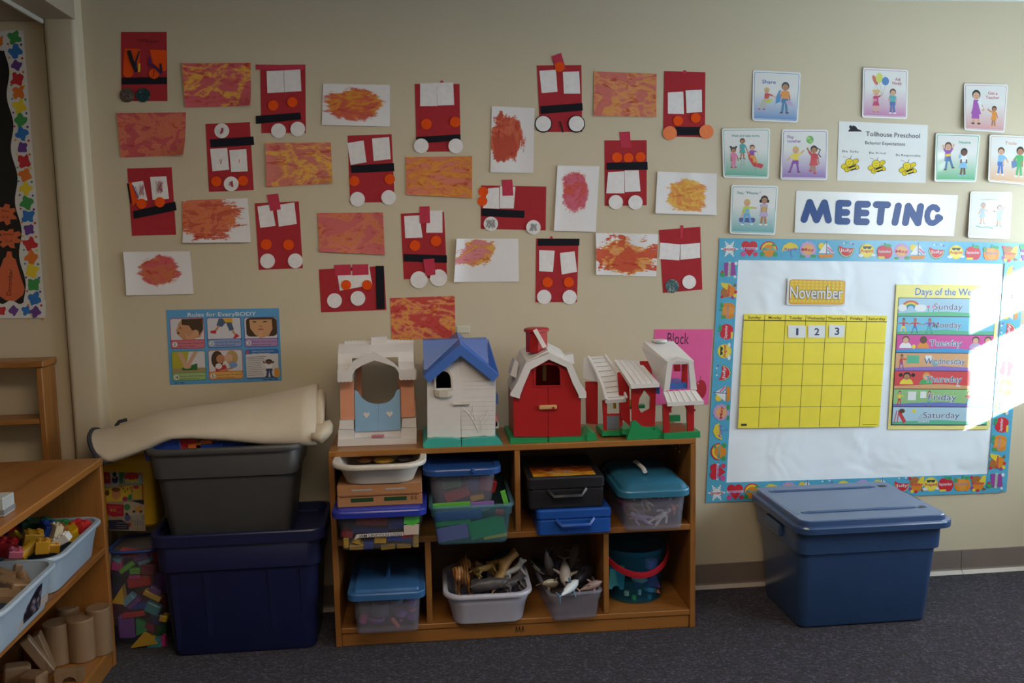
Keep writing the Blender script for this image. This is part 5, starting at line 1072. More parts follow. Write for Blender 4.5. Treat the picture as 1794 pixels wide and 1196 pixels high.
MB().loft([[F.p(*zc(x, 612), -d) for x, d in ((990, 0), (1000, .012), (1040, .018), (1120, .018), (1158, .012), (1166, 0))], [F.p(*zc(x, y), -d) for x, y, d in ((998, 655, 0), (1010, 662, .010), (1045, 670, .015), (1115, 670, .015), (1148, 662, .010), (1158, 655, 0))]]).build('flower_box', TCREAM, t)
hb = MB().tube([F.p(*zc(x, y), -.006) for x, y in ((1165, 735), (1185, 733), (1280, 730), (1305, 728))], .0045, 8, flat=(1, 1)).build('latch', TCREAM, t, smooth=1)
vine = MB()
for a in ((1390, 985, 1290, 800), (1360, 930, 1340, 800), (1340, 890, 1430, 820), (1375, 960, 1480, 850), (1330, 860, 1260, 780), (1400, 900, 1470, 780), (1320, 850, 1340, 740), (1410, 990, 1400, 870)): vine.tube([F.p(*zc(a[0], a[1]), -.0005), F.p(*zc((a[0]+a[2])/2+8, (a[1]+a[3])/2), -.0015), F.p(*zc(a[2], a[3]), -.0005)], .0012, 4)
vine.build('moulded_vine', TWHITE, t)
for i, y in enumerate((540, 575, 610, 680, 720, 760, 800, 840, 880, 920, 960)):
    part('siding_groove', Z([(1242, y), (1242, y-3), (1528, y-9), (1528, y-6)]), -.0006, .0, plast('white_toy_groove', (.50, .48, .475)))
# roof: front gable running back, crossed by a side gable
ap, el, er = zc(1226, 205), zc(905, 480), zc(1558, 470)
apb = F.p(*ap).z; zl = F.p(*el).z
def slope(e, a, d0, d1, th):
    A0, A1 = F.p(*a, d0), F.p(*e, d0); n = Vector((A1.z-A0.z, 0, -(A1.x-A0.x))).normalized()
    if n.z < 0: n = -n
    return MB().prism([A0, A1, A1-n*th, A0-Vector((0, 0, th/n.z))], (0, d1-d0, .014))   # mitred on the ridge line
for e in (el, er): slope(e, ap, -.030, D+.05, .028).build('roof_slope', TBLUE, t)
sc_ = part('eave_scallops', Z(wave((972, 492), (1222, 278), 9, 6)+[(1222, 255), (950, 470)]), -.029, -.022, TBLUE); part('eave_scallops', Z(wave((1228, 278), (1482, 488), 9, 6)+[(1500, 460), (1228, 255)]), -.029, -.022, TBLUE)
zr = on_y(*zc(940, 172), F.y+.10)[2]; xa, xb = on_y(*zc(905, 300), F.y+.08)[0], on_y(*zc(1462, 300), F.y+.08)[0]
MB().prism([(xa, F.y+.03, zl+.012), (xa, F.y+.075, zr), (xa, F.y+.115, zr), (xa, F.y+.165, zl+.012)], (xb-xa, 0, 0)).build('cross_gable', TBLUE, t)
MB().prism([(xb+.0005, F.y+.055, zl+.04), (xb+.0005, F.y+.085, zr-.016), (xb+.0005, F.y+.105, zr-.016), (xb+.0005, F.y+.135, zl+.04)], (.002, 0, 0)).build('dormer_window', TDARK, t)
q0 = F.p(*zc(1560, 470)); xw = F.p(*zc(1540, 600)).x
MB().prism([(xb+.003, F.y+.04, zl+.02), (xb+.003, F.y+.09, zr-.004), (xb+.003, F.y+.10, zr-.004), (q0.x, F.y+.02, zl-.004), (q0.x, F.y+.0, zl-.004)], (.003, .0, 0)).build('dormer_trim', TBLUE, t)
for y0, y1, m_, w in ((520, 625, TPINK, .004), (660, 750, TBLUE, .008), (850, 950, TPINK, .006), (905, 965, TWHITE, .008)): MB().span((xw-.002, F.y+.03, F.p(*zc(1540, y1)).z), (xw+w, F.y+.09, F.p(*zc(1540, y0)).z), bev=.001).build('side_fitting', m_, t)
# --- red barn with white gambrel roof
F = Face(-.285); t = thing('toy_barn', on_z(968, 776, ZT), 'red toy barn with white gambrel roof and red cupola', 'toy barn')
zb_ = lambda x, y: (860+x*.22297, 560+y*.22304)
B = lambda L_: [zb_(*p) for p in L_]
part('lawn_base', B([(145, 965), (150, 925), (440, 922), (443, 972), (165, 975)]), -.018, .19, TGREEN); part('lawn_base', B([(449, 972), (449, 922), (700, 912), (780, 870), (815, 885), (832, 930), (815, 955)]), -.018, .085, TGREEN)
part('fence', B([(742, 945), (745, 880), (758, 876), (775, 905), (778, 950)]), -.024, -.019, TGREEN)
D = .17
wh_ = [(352, 515), (352, 392), (372, 360), (448, 348)]; wr_ = [(448, 348), (520, 360), (540, 390), (545, 510)]
MB().prism([F.p(*zb_(x, y)) for x, y in [(182, 918), (175, 560), (205, 520), (300, 380), (446, 312), (446, 352), (372, 364), (352, 394), (350, 517), (447, 518), (447, 918)]], (0, .006, 0)).build('barn_door', TRED, t)
MB().prism([F.p(*zb_(x, y)) for x, y in [(451, 918), (451, 518), (546, 515), (542, 390), (520, 362), (451, 352), (451, 312), (590, 365), (672, 480), (708, 560), (706, 910)]], (0, .006, 0)).build('barn_door', TRED, t)
fr = MB()
for L1, L2 in ((wh_, [(338, 528), (336, 388), (362, 345), (448, 335)]), (wr_, [(448, 335), (530, 345), (556, 386), (560, 524)])):
    for a in range(3): fr.prism([F.p(*zb_(*L1[a]), -.003), F.p(*zb_(*L1[a+1]), -.003), F.p(*zb_(*L2[a+1]), -.003), F.p(*zb_(*L2[a]), -.003)], (0, .003, 0))
fr.prism([F.p(*zb_(x, y), -.003) for x, y in ((338, 528), (560, 524), (545, 512), (352, 516))], (0, .003, 0)); fr.build('window_frame', TRED, t)
part('window_mullion', B([(440, 518), (440, 352), (470, 352), (470, 518)]), .10, .104, TTAN)
for x0 in (182, 698): MB().prism([F.p(*zb_(x, y), .007) for x, y in [(x0, 915), (x0, 560), (x0+8, 560), (x0+8, 912)]], (0, D-.012, 0)).build('side_wall', TRED, t)
MB().prism([F.p(*zb_(x, y), D-.004) for x, y in [(182, 915), (178, 560), (300, 380), (448, 318), (590, 365), (706, 560), (706, 912)]], (0, .004, 0)).build('rear_wall', TRED, t)
MB().box(F.p(*zb_(445, 682), -.008), (.060, .010, .0145), bev=.005, seg=2).build('latch', TTAN, t, smooth=.8); MB().lathe([(.0045, 0), (.0045, .003)], 10, M=Matrix.Translation(F.p(*zb_(485, 688), -.0130)) @ Matrix.Rotation(math.pi/2, 4, 'X')).build('latch_knob', TRED, t)
outer = [(148, 590), (150, 570), (200, 490), (268, 335), (452, 258), (625, 330), (690, 480), (742, 560), (742, 605)]; inner_ = [(222, 612), (225, 590), (250, 520), (308, 385), (450, 306), (588, 368), (640, 500), (685, 590), (685, 608)]
for lo, hi in ((0, 5), (4, 9)):
    mb = MB()
    for a in range(lo, hi-1): mb.prism([F.p(*zb_(*outer[a]), -.018), F.p(*zb_(*outer[a+1]), -.018), F.p(*zb_(*inner_[a+1]), -.018), F.p(*zb_(*inner_[a]), -.018)], (0, .016, 0))
    mb.build('gable_trim', TWHITE, t)
o2 = [(170, 585), (210, 490), (278, 325), (448, 238), (612, 318), (675, 470), (725, 572)]
for lo, hi in ((0, 4), (3, 7)):
    mb = MB()
    for a in range(lo, hi-1):
        A, Bq = F.p(*zb_(*o2[a]), -.001), F.p(*zb_(*o2[a+1]), -.001); dn = Vector((0, 0, -.006)); mb.prism([A, Bq, Bq+dn, A+dn], (0, D+.012, .016))
    mb.build('roof_slope', TWHITE, t)
A = F.p(*zb_(640, 290), .09); MB().prism([A+Vector((-.03, 0, -.01)), A+Vector((.018, 0, -.002)), A+Vector((.022, 0, -.035)), A+Vector((-.02, 0, -.05))], (0, .05, 0)).build('dormer', TWHITE, t)
A = F.p(*zb_(180, 400), .04); MB().prism([A+Vector((-.008, 0, -.02)), A+Vector((.008, 0, .03)), A+Vector((.02, 0, .02)), A+Vector((.012, 0, -.03))], (0, .07, 0)).build('dormer', TWHITE, t)
c0 = F.p(*zb_(378, 170), .06); c0.z = on_y(*zb_(378, 178), F.y+.06)[2]; ztop = on_y(*zb_(378, 62), F.y+.06)[2]
hx = (ztop-c0.z)
mb = MB(); 
mb.lathe([(.036, -.03), (.036, hx-.014), (.042, hx-.012), (.042, hx-.003), (.036, hx)], 8, M=Matrix.Translation(c0)); mb.build('cupola', TRED, t, smooth=.5)
A, Bq = F.p(*zb_(352, 82), .02), F.p(*zb_(425, 218), .0); mb = MB(); dx = Vector((.0065, 0, .003)); mb.prism([A-dx, A+dx, Bq+dx, Bq-dx], (0, .008, 0)); mb.build('carry_handle', TWHITE, t)
# --- open farm play set at the right end
t = thing('toy_farm', on_z(1130, 770, ZT), 'small open red toy farm with white roofs and slide', 'toy farm')
F = Face(-.262)  # left stall with the slide
part('base', B([(868, 910), (875, 870), (1050, 862), (1055, 905)]), -.008, .10, TGREEN)
part('wall_lower', B([(885, 872), (882, 740), (1040, 735), (1032, 865)]), 0, .006, TRED); part('brick_panel', B([(912, 862), (910, 755), (1010, 752), (1008, 858)]), -.0015, .0, TGREYB)
part('post', B([(882, 742), (878, 632), (912, 632), (914, 742)]), 0, .008, TRED); part('post', B([(1012, 740), (1010, 628), (1040, 628), (1042, 738)]), 0, .008, TRED); part('post', B([(990, 720), (988, 640), (1008, 640), (1010, 718)]), .05, .056, TYEL)
part('side_wall', B([(790, 860), (785, 520), (885, 520), (885, 868)]), .095, .100, TRED)
P0, P1, P2, P3 = F.p(*zb_(800, 318), .085), F.p(*zb_(838, 400), .05), F.p(*zb_(880, 520), .015), F.p(*zb_(892, 622), -.02)
Q0, Q1, Q2, Q3 = F.p(*zb_(935, 308), .085), F.p(*zb_(985, 390), .05), F.p(*zb_(1030, 500), .015), F.p(*zb_(1054, 612), -.02)
def ramp_strip(L1, L2, th):
    mb = MB()
    for a in range(len(L1)-1): mb.prism([L1[a], L1[a+1], L2[a+1], L2[a]], (0, .004, -th))
    return mb
ramp_strip([P0, P1, P2, P3], [Q0, Q1, Q2, Q3], .012).build('slide_roof', TWHITE, t)
for L1 in ([P0, P1, P2, P3], [Q0, Q1, Q2, Q3]): MB().tube([p+Vector((0, -.002, .002)) for p in L1], .005, 6).build('slide_rail', TWHITE, t)
for i in range(9):
    f = (i+.5)/9*3; a = min(2, int(f)); g_ = f-a; L_, R_ = ([P0, P1, P2, P3], [Q0, Q1, Q2, Q3]); A = L_[0][a].lerp(L_[0][a+1], g_).lerp(R_[0].lerp(R_[0], 0), 0) if False else L_[a].lerp(L_[a+1], g_) if False else [P0, P1, P2, P3][a].lerp([P0, P1, P2, P3][a+1], g_); Bq = [Q0, Q1, Q2, Q3][a].lerp([Q0, Q1, Q2, Q3][a+1], g_)
    MB().tube([A.lerp(Bq, .15)+Vector((0, -.002, .001)), A.lerp(Bq, .85)+Vector((0, -.002, .001))], .0022, 5).build('slide_step', TWHITE, t)
part('rear_cheek', B([(762, 485), (765, 330), (800, 320), (845, 400), (882, 520)]), .08, .084, TWHITE)
F = Face(-.305)  # middle stall
part('base', B([(1060, 940), (1105, 795), (1130, 785), (1180, 830), (1280, 862), (1285, 845), (1298, 848), (1305, 880), (1355, 898), (1358, 945), (1290, 952), (1130, 948)]), -.012, .0, TGREEN); part('base', B([(1030, 900), (1040, 860), (1300, 840), (1350, 880), (1350, 930)]), .0, .11, TGREEN)
MB().prism([F.p(*zb_(x, y), .004) for x, y in [(1112, 855), (1105, 535), (1300, 530), (1292, 838), (1170, 840), (1160, 690), (1185, 735), (1250, 700), (1255, 610), (1208, 555), (1170, 620), (1160, 690), (1168, 842)]], (0, .006, 0)).build('stall_front', TRED, t)
part('side_wall', B([(1040, 790), (1010, 430), (1030, 420), (1105, 540), (1112, 850)]), .03, .036, TRED)
part('ledge', B([(1065, 730), (1062, 700), (1240, 690), (1240, 715)]), .05, .075, TGREEN); part('pen', B([(1070, 700), (1072, 655), (1180, 650), (1180, 690)]), .06, .066, TYEL)
A = [F.p(*zb_(1020, 345), .10), F.p(*zb_(1225, 352), .10), F.p(*zb_(1308, 490), -.02), F.p(*zb_(1085, 500), -.02)]
MB().prism(A, (0, .002, -.012)).build('stall_roof', TWHITE, t)
for f in (.2, .4, .6, .8): MB().tube([A[0].lerp(A[1], f)+Vector((0, 0, .001)), A[3].lerp(A[2], f)+Vector((0, 0, .001))], .0022, 5).build('roof_batten', TWHITE, t)
part('roof_fascia', B([(1082, 498), (1310, 488), (1308, 520), (1090, 532)]), -.024, -.012, TWHITE)
F = Face(-.315)  # tower
part('base', B([(1350, 940), (1352, 890), (1636, 870), (1638, 920)]), -.012, .13, TGREEN)
part('floor_tile', B([(1400, 885), (1405, 838), (1530, 832), (1540, 878)]), .0, .05, plast('brown_toy_floor', (.22, .07, .03))); part('hedge', B([(1400, 835), (1402, 785), (1535, 780), (1538, 830)]), .07, .08, TGREEN)
for pts, d in (([(1358, 888), (1352, 665), (1400, 662), (1404, 885)], 0), ([(1548, 878), (1540, 660), (1598, 655), (1596, 872)], 0), ([(1442, 770), (1440, 660), (1475, 660), (1480, 770)], .09)): part('post', B(pts), d, d+.012, TRED)
part('arch', B([(1400, 720), (1400, 662), (1440, 662)]), .0, .008, TRED); part('arch', B([(1545, 720), (1520, 662), (1545, 660)]), .0, .008, TRED)
part('green_post', B([(1408, 770), (1405, 700), (1430, 695), (1432, 770)]), .06, .066, TGREEN)
part('deck', B([(1400, 545), (1405, 500), (1540, 495), (1545, 540)]), .0, .10, TBLUE); part('deck_tab', B([(1288, 585), (1290, 540), (1340, 535), (1340, 592)]), .02, .05, TBLUE)
part('wall_left', B([(1228, 500), (1222, 352), (1310, 350), (1330, 560)]), .085, .09, TRED); part('wall_rear', B([(1438, 440), (1440, 340), (1465, 320), (1480, 320), (1500, 360), (1510, 440), (1560, 440), (1555, 320), (1430, 318), (1415, 420)]), .10, .106, TRED)
part('inner_post', B([(1415, 430), (1420, 330), (1440, 325), (1445, 440)]), .04, .05, TRED); part('inner_post', B([(1515, 530), (1520, 330), (1560, 325), (1560, 535)]), .02, .03, TRED)
def fr_(L1, L2, d0, d1, nm, mt):
    mb = MB()
    for a in range(len(L1)-1): mb.prism([F.p(*zb_(*L1[a]), d0), F.p(*zb_(*L1[a+1]), d0), F.p(*zb_(*L2[a+1]), d0), F.p(*zb_(*L2[a]), d0)], (0, d1-d0, 0))
    return mb.build(nm, mt, t)
fr_([(1350, 560), (1378, 330), (1470, 288), (1580, 318), (1610, 545)], [(1395, 545), (1418, 338), (1470, 318), (1545, 330), (1560, 540)], -.014, 0, 'tower_front', TWHITE)
A = [F.p(*zb_(1255, 195), .09), F.p(*zb_(1495, 192), .09), F.p(*zb_(1585, 318), -.014), F.p(*zb_(1378, 325), -.014)]
MB().prism(A, (0, .003, -.010)).build('tower_roof', TWHITE, t); MB().prism([A[0], A[3], F.p(*zb_(1350, 555), -.012), F.p(*zb_(1325, 470), .05), F.p(*zb_(1240, 250), .09)], (.006, 0, 0)).build('tower_roof_side', TWHITE, t)
MB().lathe([(.022, 0), (.026, .003), (.026, .008), (.018, .009)], 14, M=Matrix.Translation(F.p(*zb_(1380, 198), .085))).build('roof_cap', TWHITE, t, smooth=.6)
A = [F.p(*zb_(1348, 560), -.01), F.p(*zb_(1600, 545), -.01), F.p(*zb_(1642, 622), -.04), F.p(*zb_(1360, 635), -.04)]; MB().prism(A, (0, .003, -.010)).build('awning', TWHITE, t)
for f in (.15, .32, .5, .67, .84): MB().tube([A[0].lerp(A[1], f)+Vector((0, 0, .001)), A[3].lerp(A[2], f)+Vector((0, 0, .001))], .002, 5).build('awning_batten', TWHITE, t)
part('awning_fascia', B([(1358, 632), (1643, 618), (1643, 648), (1362, 662)]), -.041, -.034, TWHITE)
MB().ball(F.p(*zb_(1605, 712), .006), .004).build('peg', TRED, t)
# ------------------------------------------------------------------ bins on the shelf unit and what they hold
def zf(px, py, y): return on_y(px, py, y)[2]
ZM, ZB = .3615, .0635
CLEAR = frosted('clear_bin_plastic', (.50, .50, .56), .07, .18, (.93, .93, .96)); MILKY = frosted('milky_bin_plastic', (.44, .44, .54), .20, .3, (.94, .94, .97)); TEALC = frosted('teal_tinted_plastic', (.22, .42, .50), .16, .25, (.80, .93, .96)); BLUEC = frosted('blue_tinted_plastic', (.05, .26, .46), .09, .2, (.72, .90, .97))
LIDB = plain('deep_blue_lid', (.018, .07, .26), .35, .05, 15); LIDR = plain('royal_blue_lid', (.02, .035, .34), .32, .05, 15); LIDS = plain('steel_blue_lid', (.035, .13, .33), .35, .05, 15); LIDT = plain('teal_blue_lid', (.03, .16, .27), .35, .05, 15)
CREAMP = plain('cream_basin_plastic', (.60, .56, .50), .4, .03, 12); LAVP = plain('lavender_white_basin', (.50, .50, .61), .4, .03, 12); PALEB = plain('pale_blue_bin_plastic', (.34, .43, .54), .42, .03, 12)
ROTA = SROT
def bin_at(name, label, cat, cx, yfront, z, h, bot, top, mat, **kw):
    """bin whose front face stands at yfront"""
    cy = yfront + bot[1]/2; t = thing(name, (cx, cy, z), label, cat); tub(t, mat, cx, cy, z, h, bot, top, **kw); return t, cy
# clear bin with royal blue lid, wooden case, cream basin: one pile
h = zf(665, 903, -.42)-ZM
t, cy = bin_at('lidded_bin', 'clear bin with royal blue lid lettered JAM LINCOLN LOGS', 'storage bin', -.142, -.418, ZM, h+.006, (.238, .32), (.262, .345), CLEAR, rot=ROTA, lip=(.004, .008), step=(.70, .008), r=.025)
lid(t, LIDR, -.142, cy, ZM+h+.022, .292, .375, .03, ROTA, .020, .02, .004)
bl = Art(lambda x, y, l: on_y(570+x*.1673, 780+y*.1673, -.432-l), .0004)
bl.poly([(322, 940), (340, 930), (815, 905), (820, 945), (345, 968), (300, 995)], (.55, .52, .52)); bl.text('JAM LINCOLN LOGS', 578, 955, 30, (.03, .02, .03), 455, rot=-.045, bold=.01); bl.poly([(822, 835), (982, 822), (978, 930), (822, 938)], (.56, .47, .42)); bl.poly([(826, 735), (985, 722), (985, 800), (920, 838), (822, 822)], (.06, .50, .05)); bl.build('paper_label', SATIN, t)
ZL = ZM+h+.0265
t = thing('wooden_case', (-.142, -.23, ZL), 'shallow slotted wooden case stacked under the cream basin', 'case')
zt_ = zf(660, 848, -.405); cw = .262
WX = wood('plywood_case', (.26, .11, .045), (.42, .20, .09), 0)
mb = MB(); hh = (zt_-ZL); c0 = np.array([-.142, -.402, 0])
def wc(name, a, b, m_, par=None): return MB().box((-.142+(a[0]+b[0])/2, -.405+(a[1]+b[1])/2, ZL+(a[2]+b[2])/2), [abs(b[i]-a[i]) for i in range(3)], bev=.0015).build(name, m_, par or t)
wc('lower_tray', (-cw/2, 0, 0), (cw/2, .32, hh*.5), WX); wc('upper_tray', (-cw/2, .0005, hh*.52), (cw/2, .32, hh), WX)
wc('rail', (-cw/2+.006, -.003, hh*.47), (cw/2-.008, .001, hh*.56), wood('dark_case_rail', (.14, .05, .02), (.22, .09, .04), 0))
for u in (-.055, .048):
    wc('slot', (u-.035, -.001, hh*.22), (u+.035, .0005, hh*.40), plain('green_seen_in_slot', (.005, .05, .012), .6)); wc('slot', (u-.032, -.001, hh*.70), (u+.032, .001, hh*.80), plain('pale_seen_in_slot', (.34, .30, .30), .6))
k = Art(lambda x, y, l: (-.142+x*.001, -.4052-l, ZL+hh*.32-y*.001), .0006)
for x in (101, 113): k.ell(x, 0, 5.5, 6.5, (.14, .05, .02), a0=.9, a1=5.4, n=12); k.ell(x+2, 0, 4.2, 5, (.34, .16, .07), a0=0, a1=6.3, n=12)
k.build('burnt_mark', MATTE, t)
zb2 = zt_+.001; zr = zf(665, 815, -.43)
t, cy = bin_at('basin', 'cream oval basin on top of the wooden case', 'basin', -.140, -.412, zb2, zr-zb2+.004, (.215, .29), (.262, .335), CREAMP, rot=ROTA, r=.07, lip=(.016, .014), n=7)
t_basin = (-.14, cy, zb2)
# tinted bin with a second lidded bin standing in it
zr = zf(825, 883, -.42)
t, cyB = bin_at('open_bin', 'see-through teal bin of flat boards holding a smaller bin', 'storage bin', .145, -.415, ZM, zr-ZM, (.222, .31), (.252, .34), TEALC, rot=ROTA, lip=(.006, .010), step=(.72, .010), r=.022)
zB1 = ZM+.075; zl1 = zf(812, 832, -.375)
t = thing('lidded_bin', (.125, -.2, zB1), 'frosted bin with deep blue lid standing inside the teal bin', 'storage bin')
tub(t, MILKY, .120, -.205, zB1, zl1-zB1, (.185, .25), (.215, .285), .03, .003, (.004, .008), None, ROTA)
ldB = lid(t, LIDB, .120, -.205, zl1+.016, .252, .325, .045, ROTA, .020, .022, -.004)
MB().box((.150, -.372, zl1+.012), (.012, .008, .016), bev=.003).build('lid_tab', LIDB, ldB)
# two plastic carry cases
BLKP = plain('black_case_plastic', (.014, .014, .018), .35, .1, 12); CBL = plain('bright_blue_case_plastic', (.010, .075, .36), .35, .05, 12)
def case(name, label, cx, yfr, z, w, d, h_, mat):
    t = thing(name, (cx, yfr+d/2, z), label, 'carry case'); M = Matrix.Translation((cx, yfr+d/2, 0)) @ Matrix.Rotation(SROT*.5, 4, 'Z')
    for nm, z0, z1, g in (('lower_shell', z, z+h_*.62, 0), ('upper_shell', z+h_*.63, z+h_, .004)):
        MB().loft([[M @ Vector((x, y, zz)) for x, y in rr(w+a, d+a, .012, 3)] for a, zz in ((-.008+g, z0), (g, z0+.004), (g, z1-.005), (-.010+g, z1))]).build(nm, mat, t, smooth=.6)
    y0 = yfr-.003; MB().tube([(cx-.062, y0+.004, z+h_*.60), (cx-.045, y0-.014, z+h_*.42), (cx+.045, y0-.014, z+h_*.42), (cx+.062, y0+.004, z+h_*.60)], .0065, 6, flat=(1, 1.3)).build('handle', mat, t, smooth=.6); return t
zc1 = zf(1005, 892, -.375)
case('carry_case', 'flat bright blue plastic case with a moulded handle', .478, -.373, ZM, .240, .285, zc1-ZM, CBL)
zc2 = zf(1000, 836, -.365)
t = case('carry_case', 'black plastic case with a fiery picture on its lid', .455, -.362, zc1+.001, .246, .29, zc2-zc1, BLKP)
m_, nt, b = _new('fiery_picture_and_shade'); n1 = noise(nt, 14, 5, .65, dist=1.5); tc = N(nt, 'ShaderNodeTexCoord'); sx = N(nt, 'ShaderNodeSeparateXYZ'); L(nt, tc.outputs['Object'], sx.inputs[0])
mr = N(nt, 'ShaderNodeMapRange'); mr.inputs['From Min'].default_value = -.13; mr.inputs['From Max'].default_value = .08; mr.inputs['To Min'].default_value = .30; mr.inputs['To Max'].default_value = -.28; L(nt, sx.outputs[1], mr.inputs['Value'])  # shade of the shelf top painted in: picture turns black towards the back
ad = N(nt, 'ShaderNodeMath', operation='ADD'); L(nt, n1.outputs['Fac'], ad.inputs[0]); L(nt, mr.outputs[0], ad.inputs[1])
r_ = ramp(nt, ad.outputs[0], [(.35, (.006, .005, .006)), (.5, (.10, .02, .006)), (.65, (.42, .10, .01)), (.85, (.62, .30, .02))]); L(nt, r_.outputs[0], b.inputs['Base Color']); b.inputs['Roughness'].default_value = .3
pc = MB().box((.452, -.232, zc2+.0012), (.205, .225, .0012), rot=Matrix.Rotation(SROT*.5, 3, 'Z')).build('lid_picture', m_, t)
k = Art(lambda x, y, l: (.452+x*.001, -.232-y*.001, zc2+.0018+l), .0002); k.text('HOT WHEELS', 5, 102, 9, (.62, .50, .10), 95, bold=.02)
for x, y in ((-40, 60), (-15, 58), (10, 60), (-30, 80), (5, 84), (25, 70)): k.poly([(x-9, y+4), (x-4, y-4), (x+8, y-3), (x+12, y+4)], (.42, .36, .36))
k.build('lid_print', SATIN, t)
# clear bin with domed teal lid
zt3 = zf(1145, 868, -.385)
t, cy = bin_at('lidded_bin', 'clear bin of dolls with a domed teal lid and white catch', 'storage bin', .742, -.376, ZM, zt3-ZM, (.188, .295), (.208, .315), MILKY, rot=ROTA, lip=(.004, .006), r=.025)
ldD = lid(t, LIDT, .742, cy, zt3+.020, .238, .345, .04, ROTA, .022, .012, .006, .030)
MB().tube([(.728, cy-.075, zt3+.058), (.728, cy-.05, zt3+.064), (.726, cy+.04, zt3+.064), (.726, cy+.06, zt3+.058)], .008, 8, flat=(1, .7)).build('catch', TWHITE, ldD, smooth=1)
MB().span((.822, cy-.12, zt3+.030), (.834, cy+.02, zt3+.034), bev=.002).build('slot', DARKS, ldD)
# frosted bin, bottom left
zt4 = zf(676, 1046, -.37)
t, cyE = bin_at('lidded_bin', 'frosted bin with steel blue lid at the bottom left of the shelf', 'storage bin', -.132, -.366, ZB, zt4-ZB+.004, (.198, .30), (.214, .325), MILKY, rot=ROTA, lip=(.004, .006), r=.022)
ldE = lid(t, LIDS, -.132, cyE, zt4+.022, .248, .355, .03, ROTA, .022, .022, .008)
MB().tube([(-.132, cyE-.06, zt4+.032), (-.132, cyE-.03, zt4+.042), (-.132, cyE+.03, zt4+.042), (-.132, cyE+.06, zt4+.032)], .007, 8).build('handle', LIDS, ldE, smooth=1)
# two open basins of toy animals and the bucket
zt5 = zf(852, 1047, -.36)
t, cyF = bin_at('basin', 'lavender white basin of wild animal toys', 'basin', .196, -.341, ZB, zt5-ZB+.010, (.232, .26), (.272, .285), LAVP, rot=ROTA, r=.055, lip=(.010, .014), step=(.62, .006), n=7)
zt6 = zf(1008, 1038, -.365)
t = thing('open_bin', (.475, -.22, ZB), 'long clear open bin of sea animal toys', 'storage bin'); tub(t, MILKY, .470, -.212, ZB, zt6-ZB, (.150, .285), (.172, .30), .02, .003, (.006, .008), (.68, .006), .075)
t = thing('bucket', (.722, -.165, ZB), 'see-through blue bucket with a red handle', 'bucket')
bc = Matrix.Translation((.722, -.165, ZB)); zt7 = zf(1115, 966, -.26)-ZB
MB().lathe([(.088, 0), (.094, .004), (.112, zt7), (.110, zt7), (.092, .006), (.08, .004)], 32, M=bc).build('body', BLUEC, t, smooth=.8)
MB().lathe([(.1115, zt7-.012), (.116, zt7-.012), (.116, zt7), (.109, zt7), (.109, zt7-.004)], 32, M=bc, cap0=False, cap1=False).build('rim', BLUEC, t, smooth=.8)
hd = [bc @ Vector((.118*math.cos(a), .118*math.sin(a)-.004, zt7-.012-.062*math.sin(-a)**1.3)) for a in [-math.pi*(i/20) for i in range(1, 20)]]
MB().tube(hd, .0075, 6, flat=(.5, 1.6)).build('handle', plain('red_handle_plastic', (.42, .012, .03), .35), t, smooth=1)
for s in (-1, 1): MB().lathe([(.008, -.004), (.008, .004)], 10, M=bc @ Matrix.Translation((s*.116, -.004, zt7-.016)) @ Matrix.Rotation(math.pi/2, 4, 'Y')).build('handle_hinge', plain('red_handle_plastic', (.42, .012, .03)), t)
# ---- bins on the left block shelf
t = thing('open_bin', (-1.155, -.59, .393), 'pale blue bin of plastic bricks on the block shelf', 'storage bin'); tub(t, PALEB, -1.115, -.572, .3925, .108, (.235, .325), (.270, .365), .05, .003, (.010, .012), None, .02, n=6)
t = thing('open_bin', (-1.155, -.98, .393), 'pale blue bin of wood blocks with a photo label', 'storage bin'); tub(t, PALEB, -1.098, -.955, .3925, .112, (.235, .325), (.270, .365), .05, .003, (.010, .012), None, .02, n=6)
m_, nt, b = _new('photo_of_blocks'); vn = N(nt, 'ShaderNodeTexVoronoi'); vn.inputs['Scale'].default_value = 60; tc = N(nt, 'ShaderNodeTexCoord'); L(nt, tc.outputs['Object'], vn.inputs['Vector'])
r_ = ramp(nt, vn.outputs['Distance'], [(.1, (.30, .26, .32)), (.4, (.09, .07, .10)), (.7, (.012, .010, .016))]); L(nt, r_.outputs[0], b.inputs['Base Color']); b.inputs['Roughness'].default_value = .3
def side_lab(y0, y1, z0, z1, x, m__, nm):
    lean = .075; P = [(x+(z-.3925)*.16, y, z) for y, z in ((y0, z0), (y1, z0), (y1, z1), (y0, z1))]
    MB().prism(P, (.0008, 0, 0)).build(nm, m__, t)
side_lab(-.965, -.865, .412, .478, -.9815, m_, 'photo_label'); side_lab(-1.08, -.965, .405, .43, -.9815, plain('tan_tape', (.42, .36, .32), .4), 'tape'); side_lab(-.865, -.82, .412, .436, -.9815, plain('tan_tape', (.42, .36, .32), .4), 'tape')
# ------------------------------------------------------------------ loose pieces
PC = {'red': (.45, .02, .025), 'blue': (.015, .05, .30), 'navy': (.012, .02, .10), 'yellow': (.62, .38, .015), 'green': (.02, .27, .07), 'lime': (.12, .42, .05), 'orange': (.62, .13, .02), 'pink': (.60, .14, .22), 'purple': (.16, .05, .28), 'teal': (.04, .26, .32), 'sky': (.14, .34, .52), 'magenta': (.45, .04, .20), 'maroon': (.22, .02, .05), 'cream': (.60, .52, .36), 'white': (.62, .62, .62), 'brown': (.24, .10, .03), 'darkgreen': (.008, .05, .02), 'amber': (.50, .26, .02), 'salmon': (.62, .19, .12), 'lavender': (.34, .26, .44), 'grey': (.24, .24, .25), 'violet': (.26, .12, .42), 'dusk': (.10, .10, .16)}
def pm(c): return plain('toy_' + c, PC[c], .4, .05, 25)
def Rz(a, b=0, c=0): return (Matrix.Rotation(a, 3, 'Z') @ Matrix.Rotation(b, 3, 'Y') @ Matrix.Rotation(c, 3, 'X'))
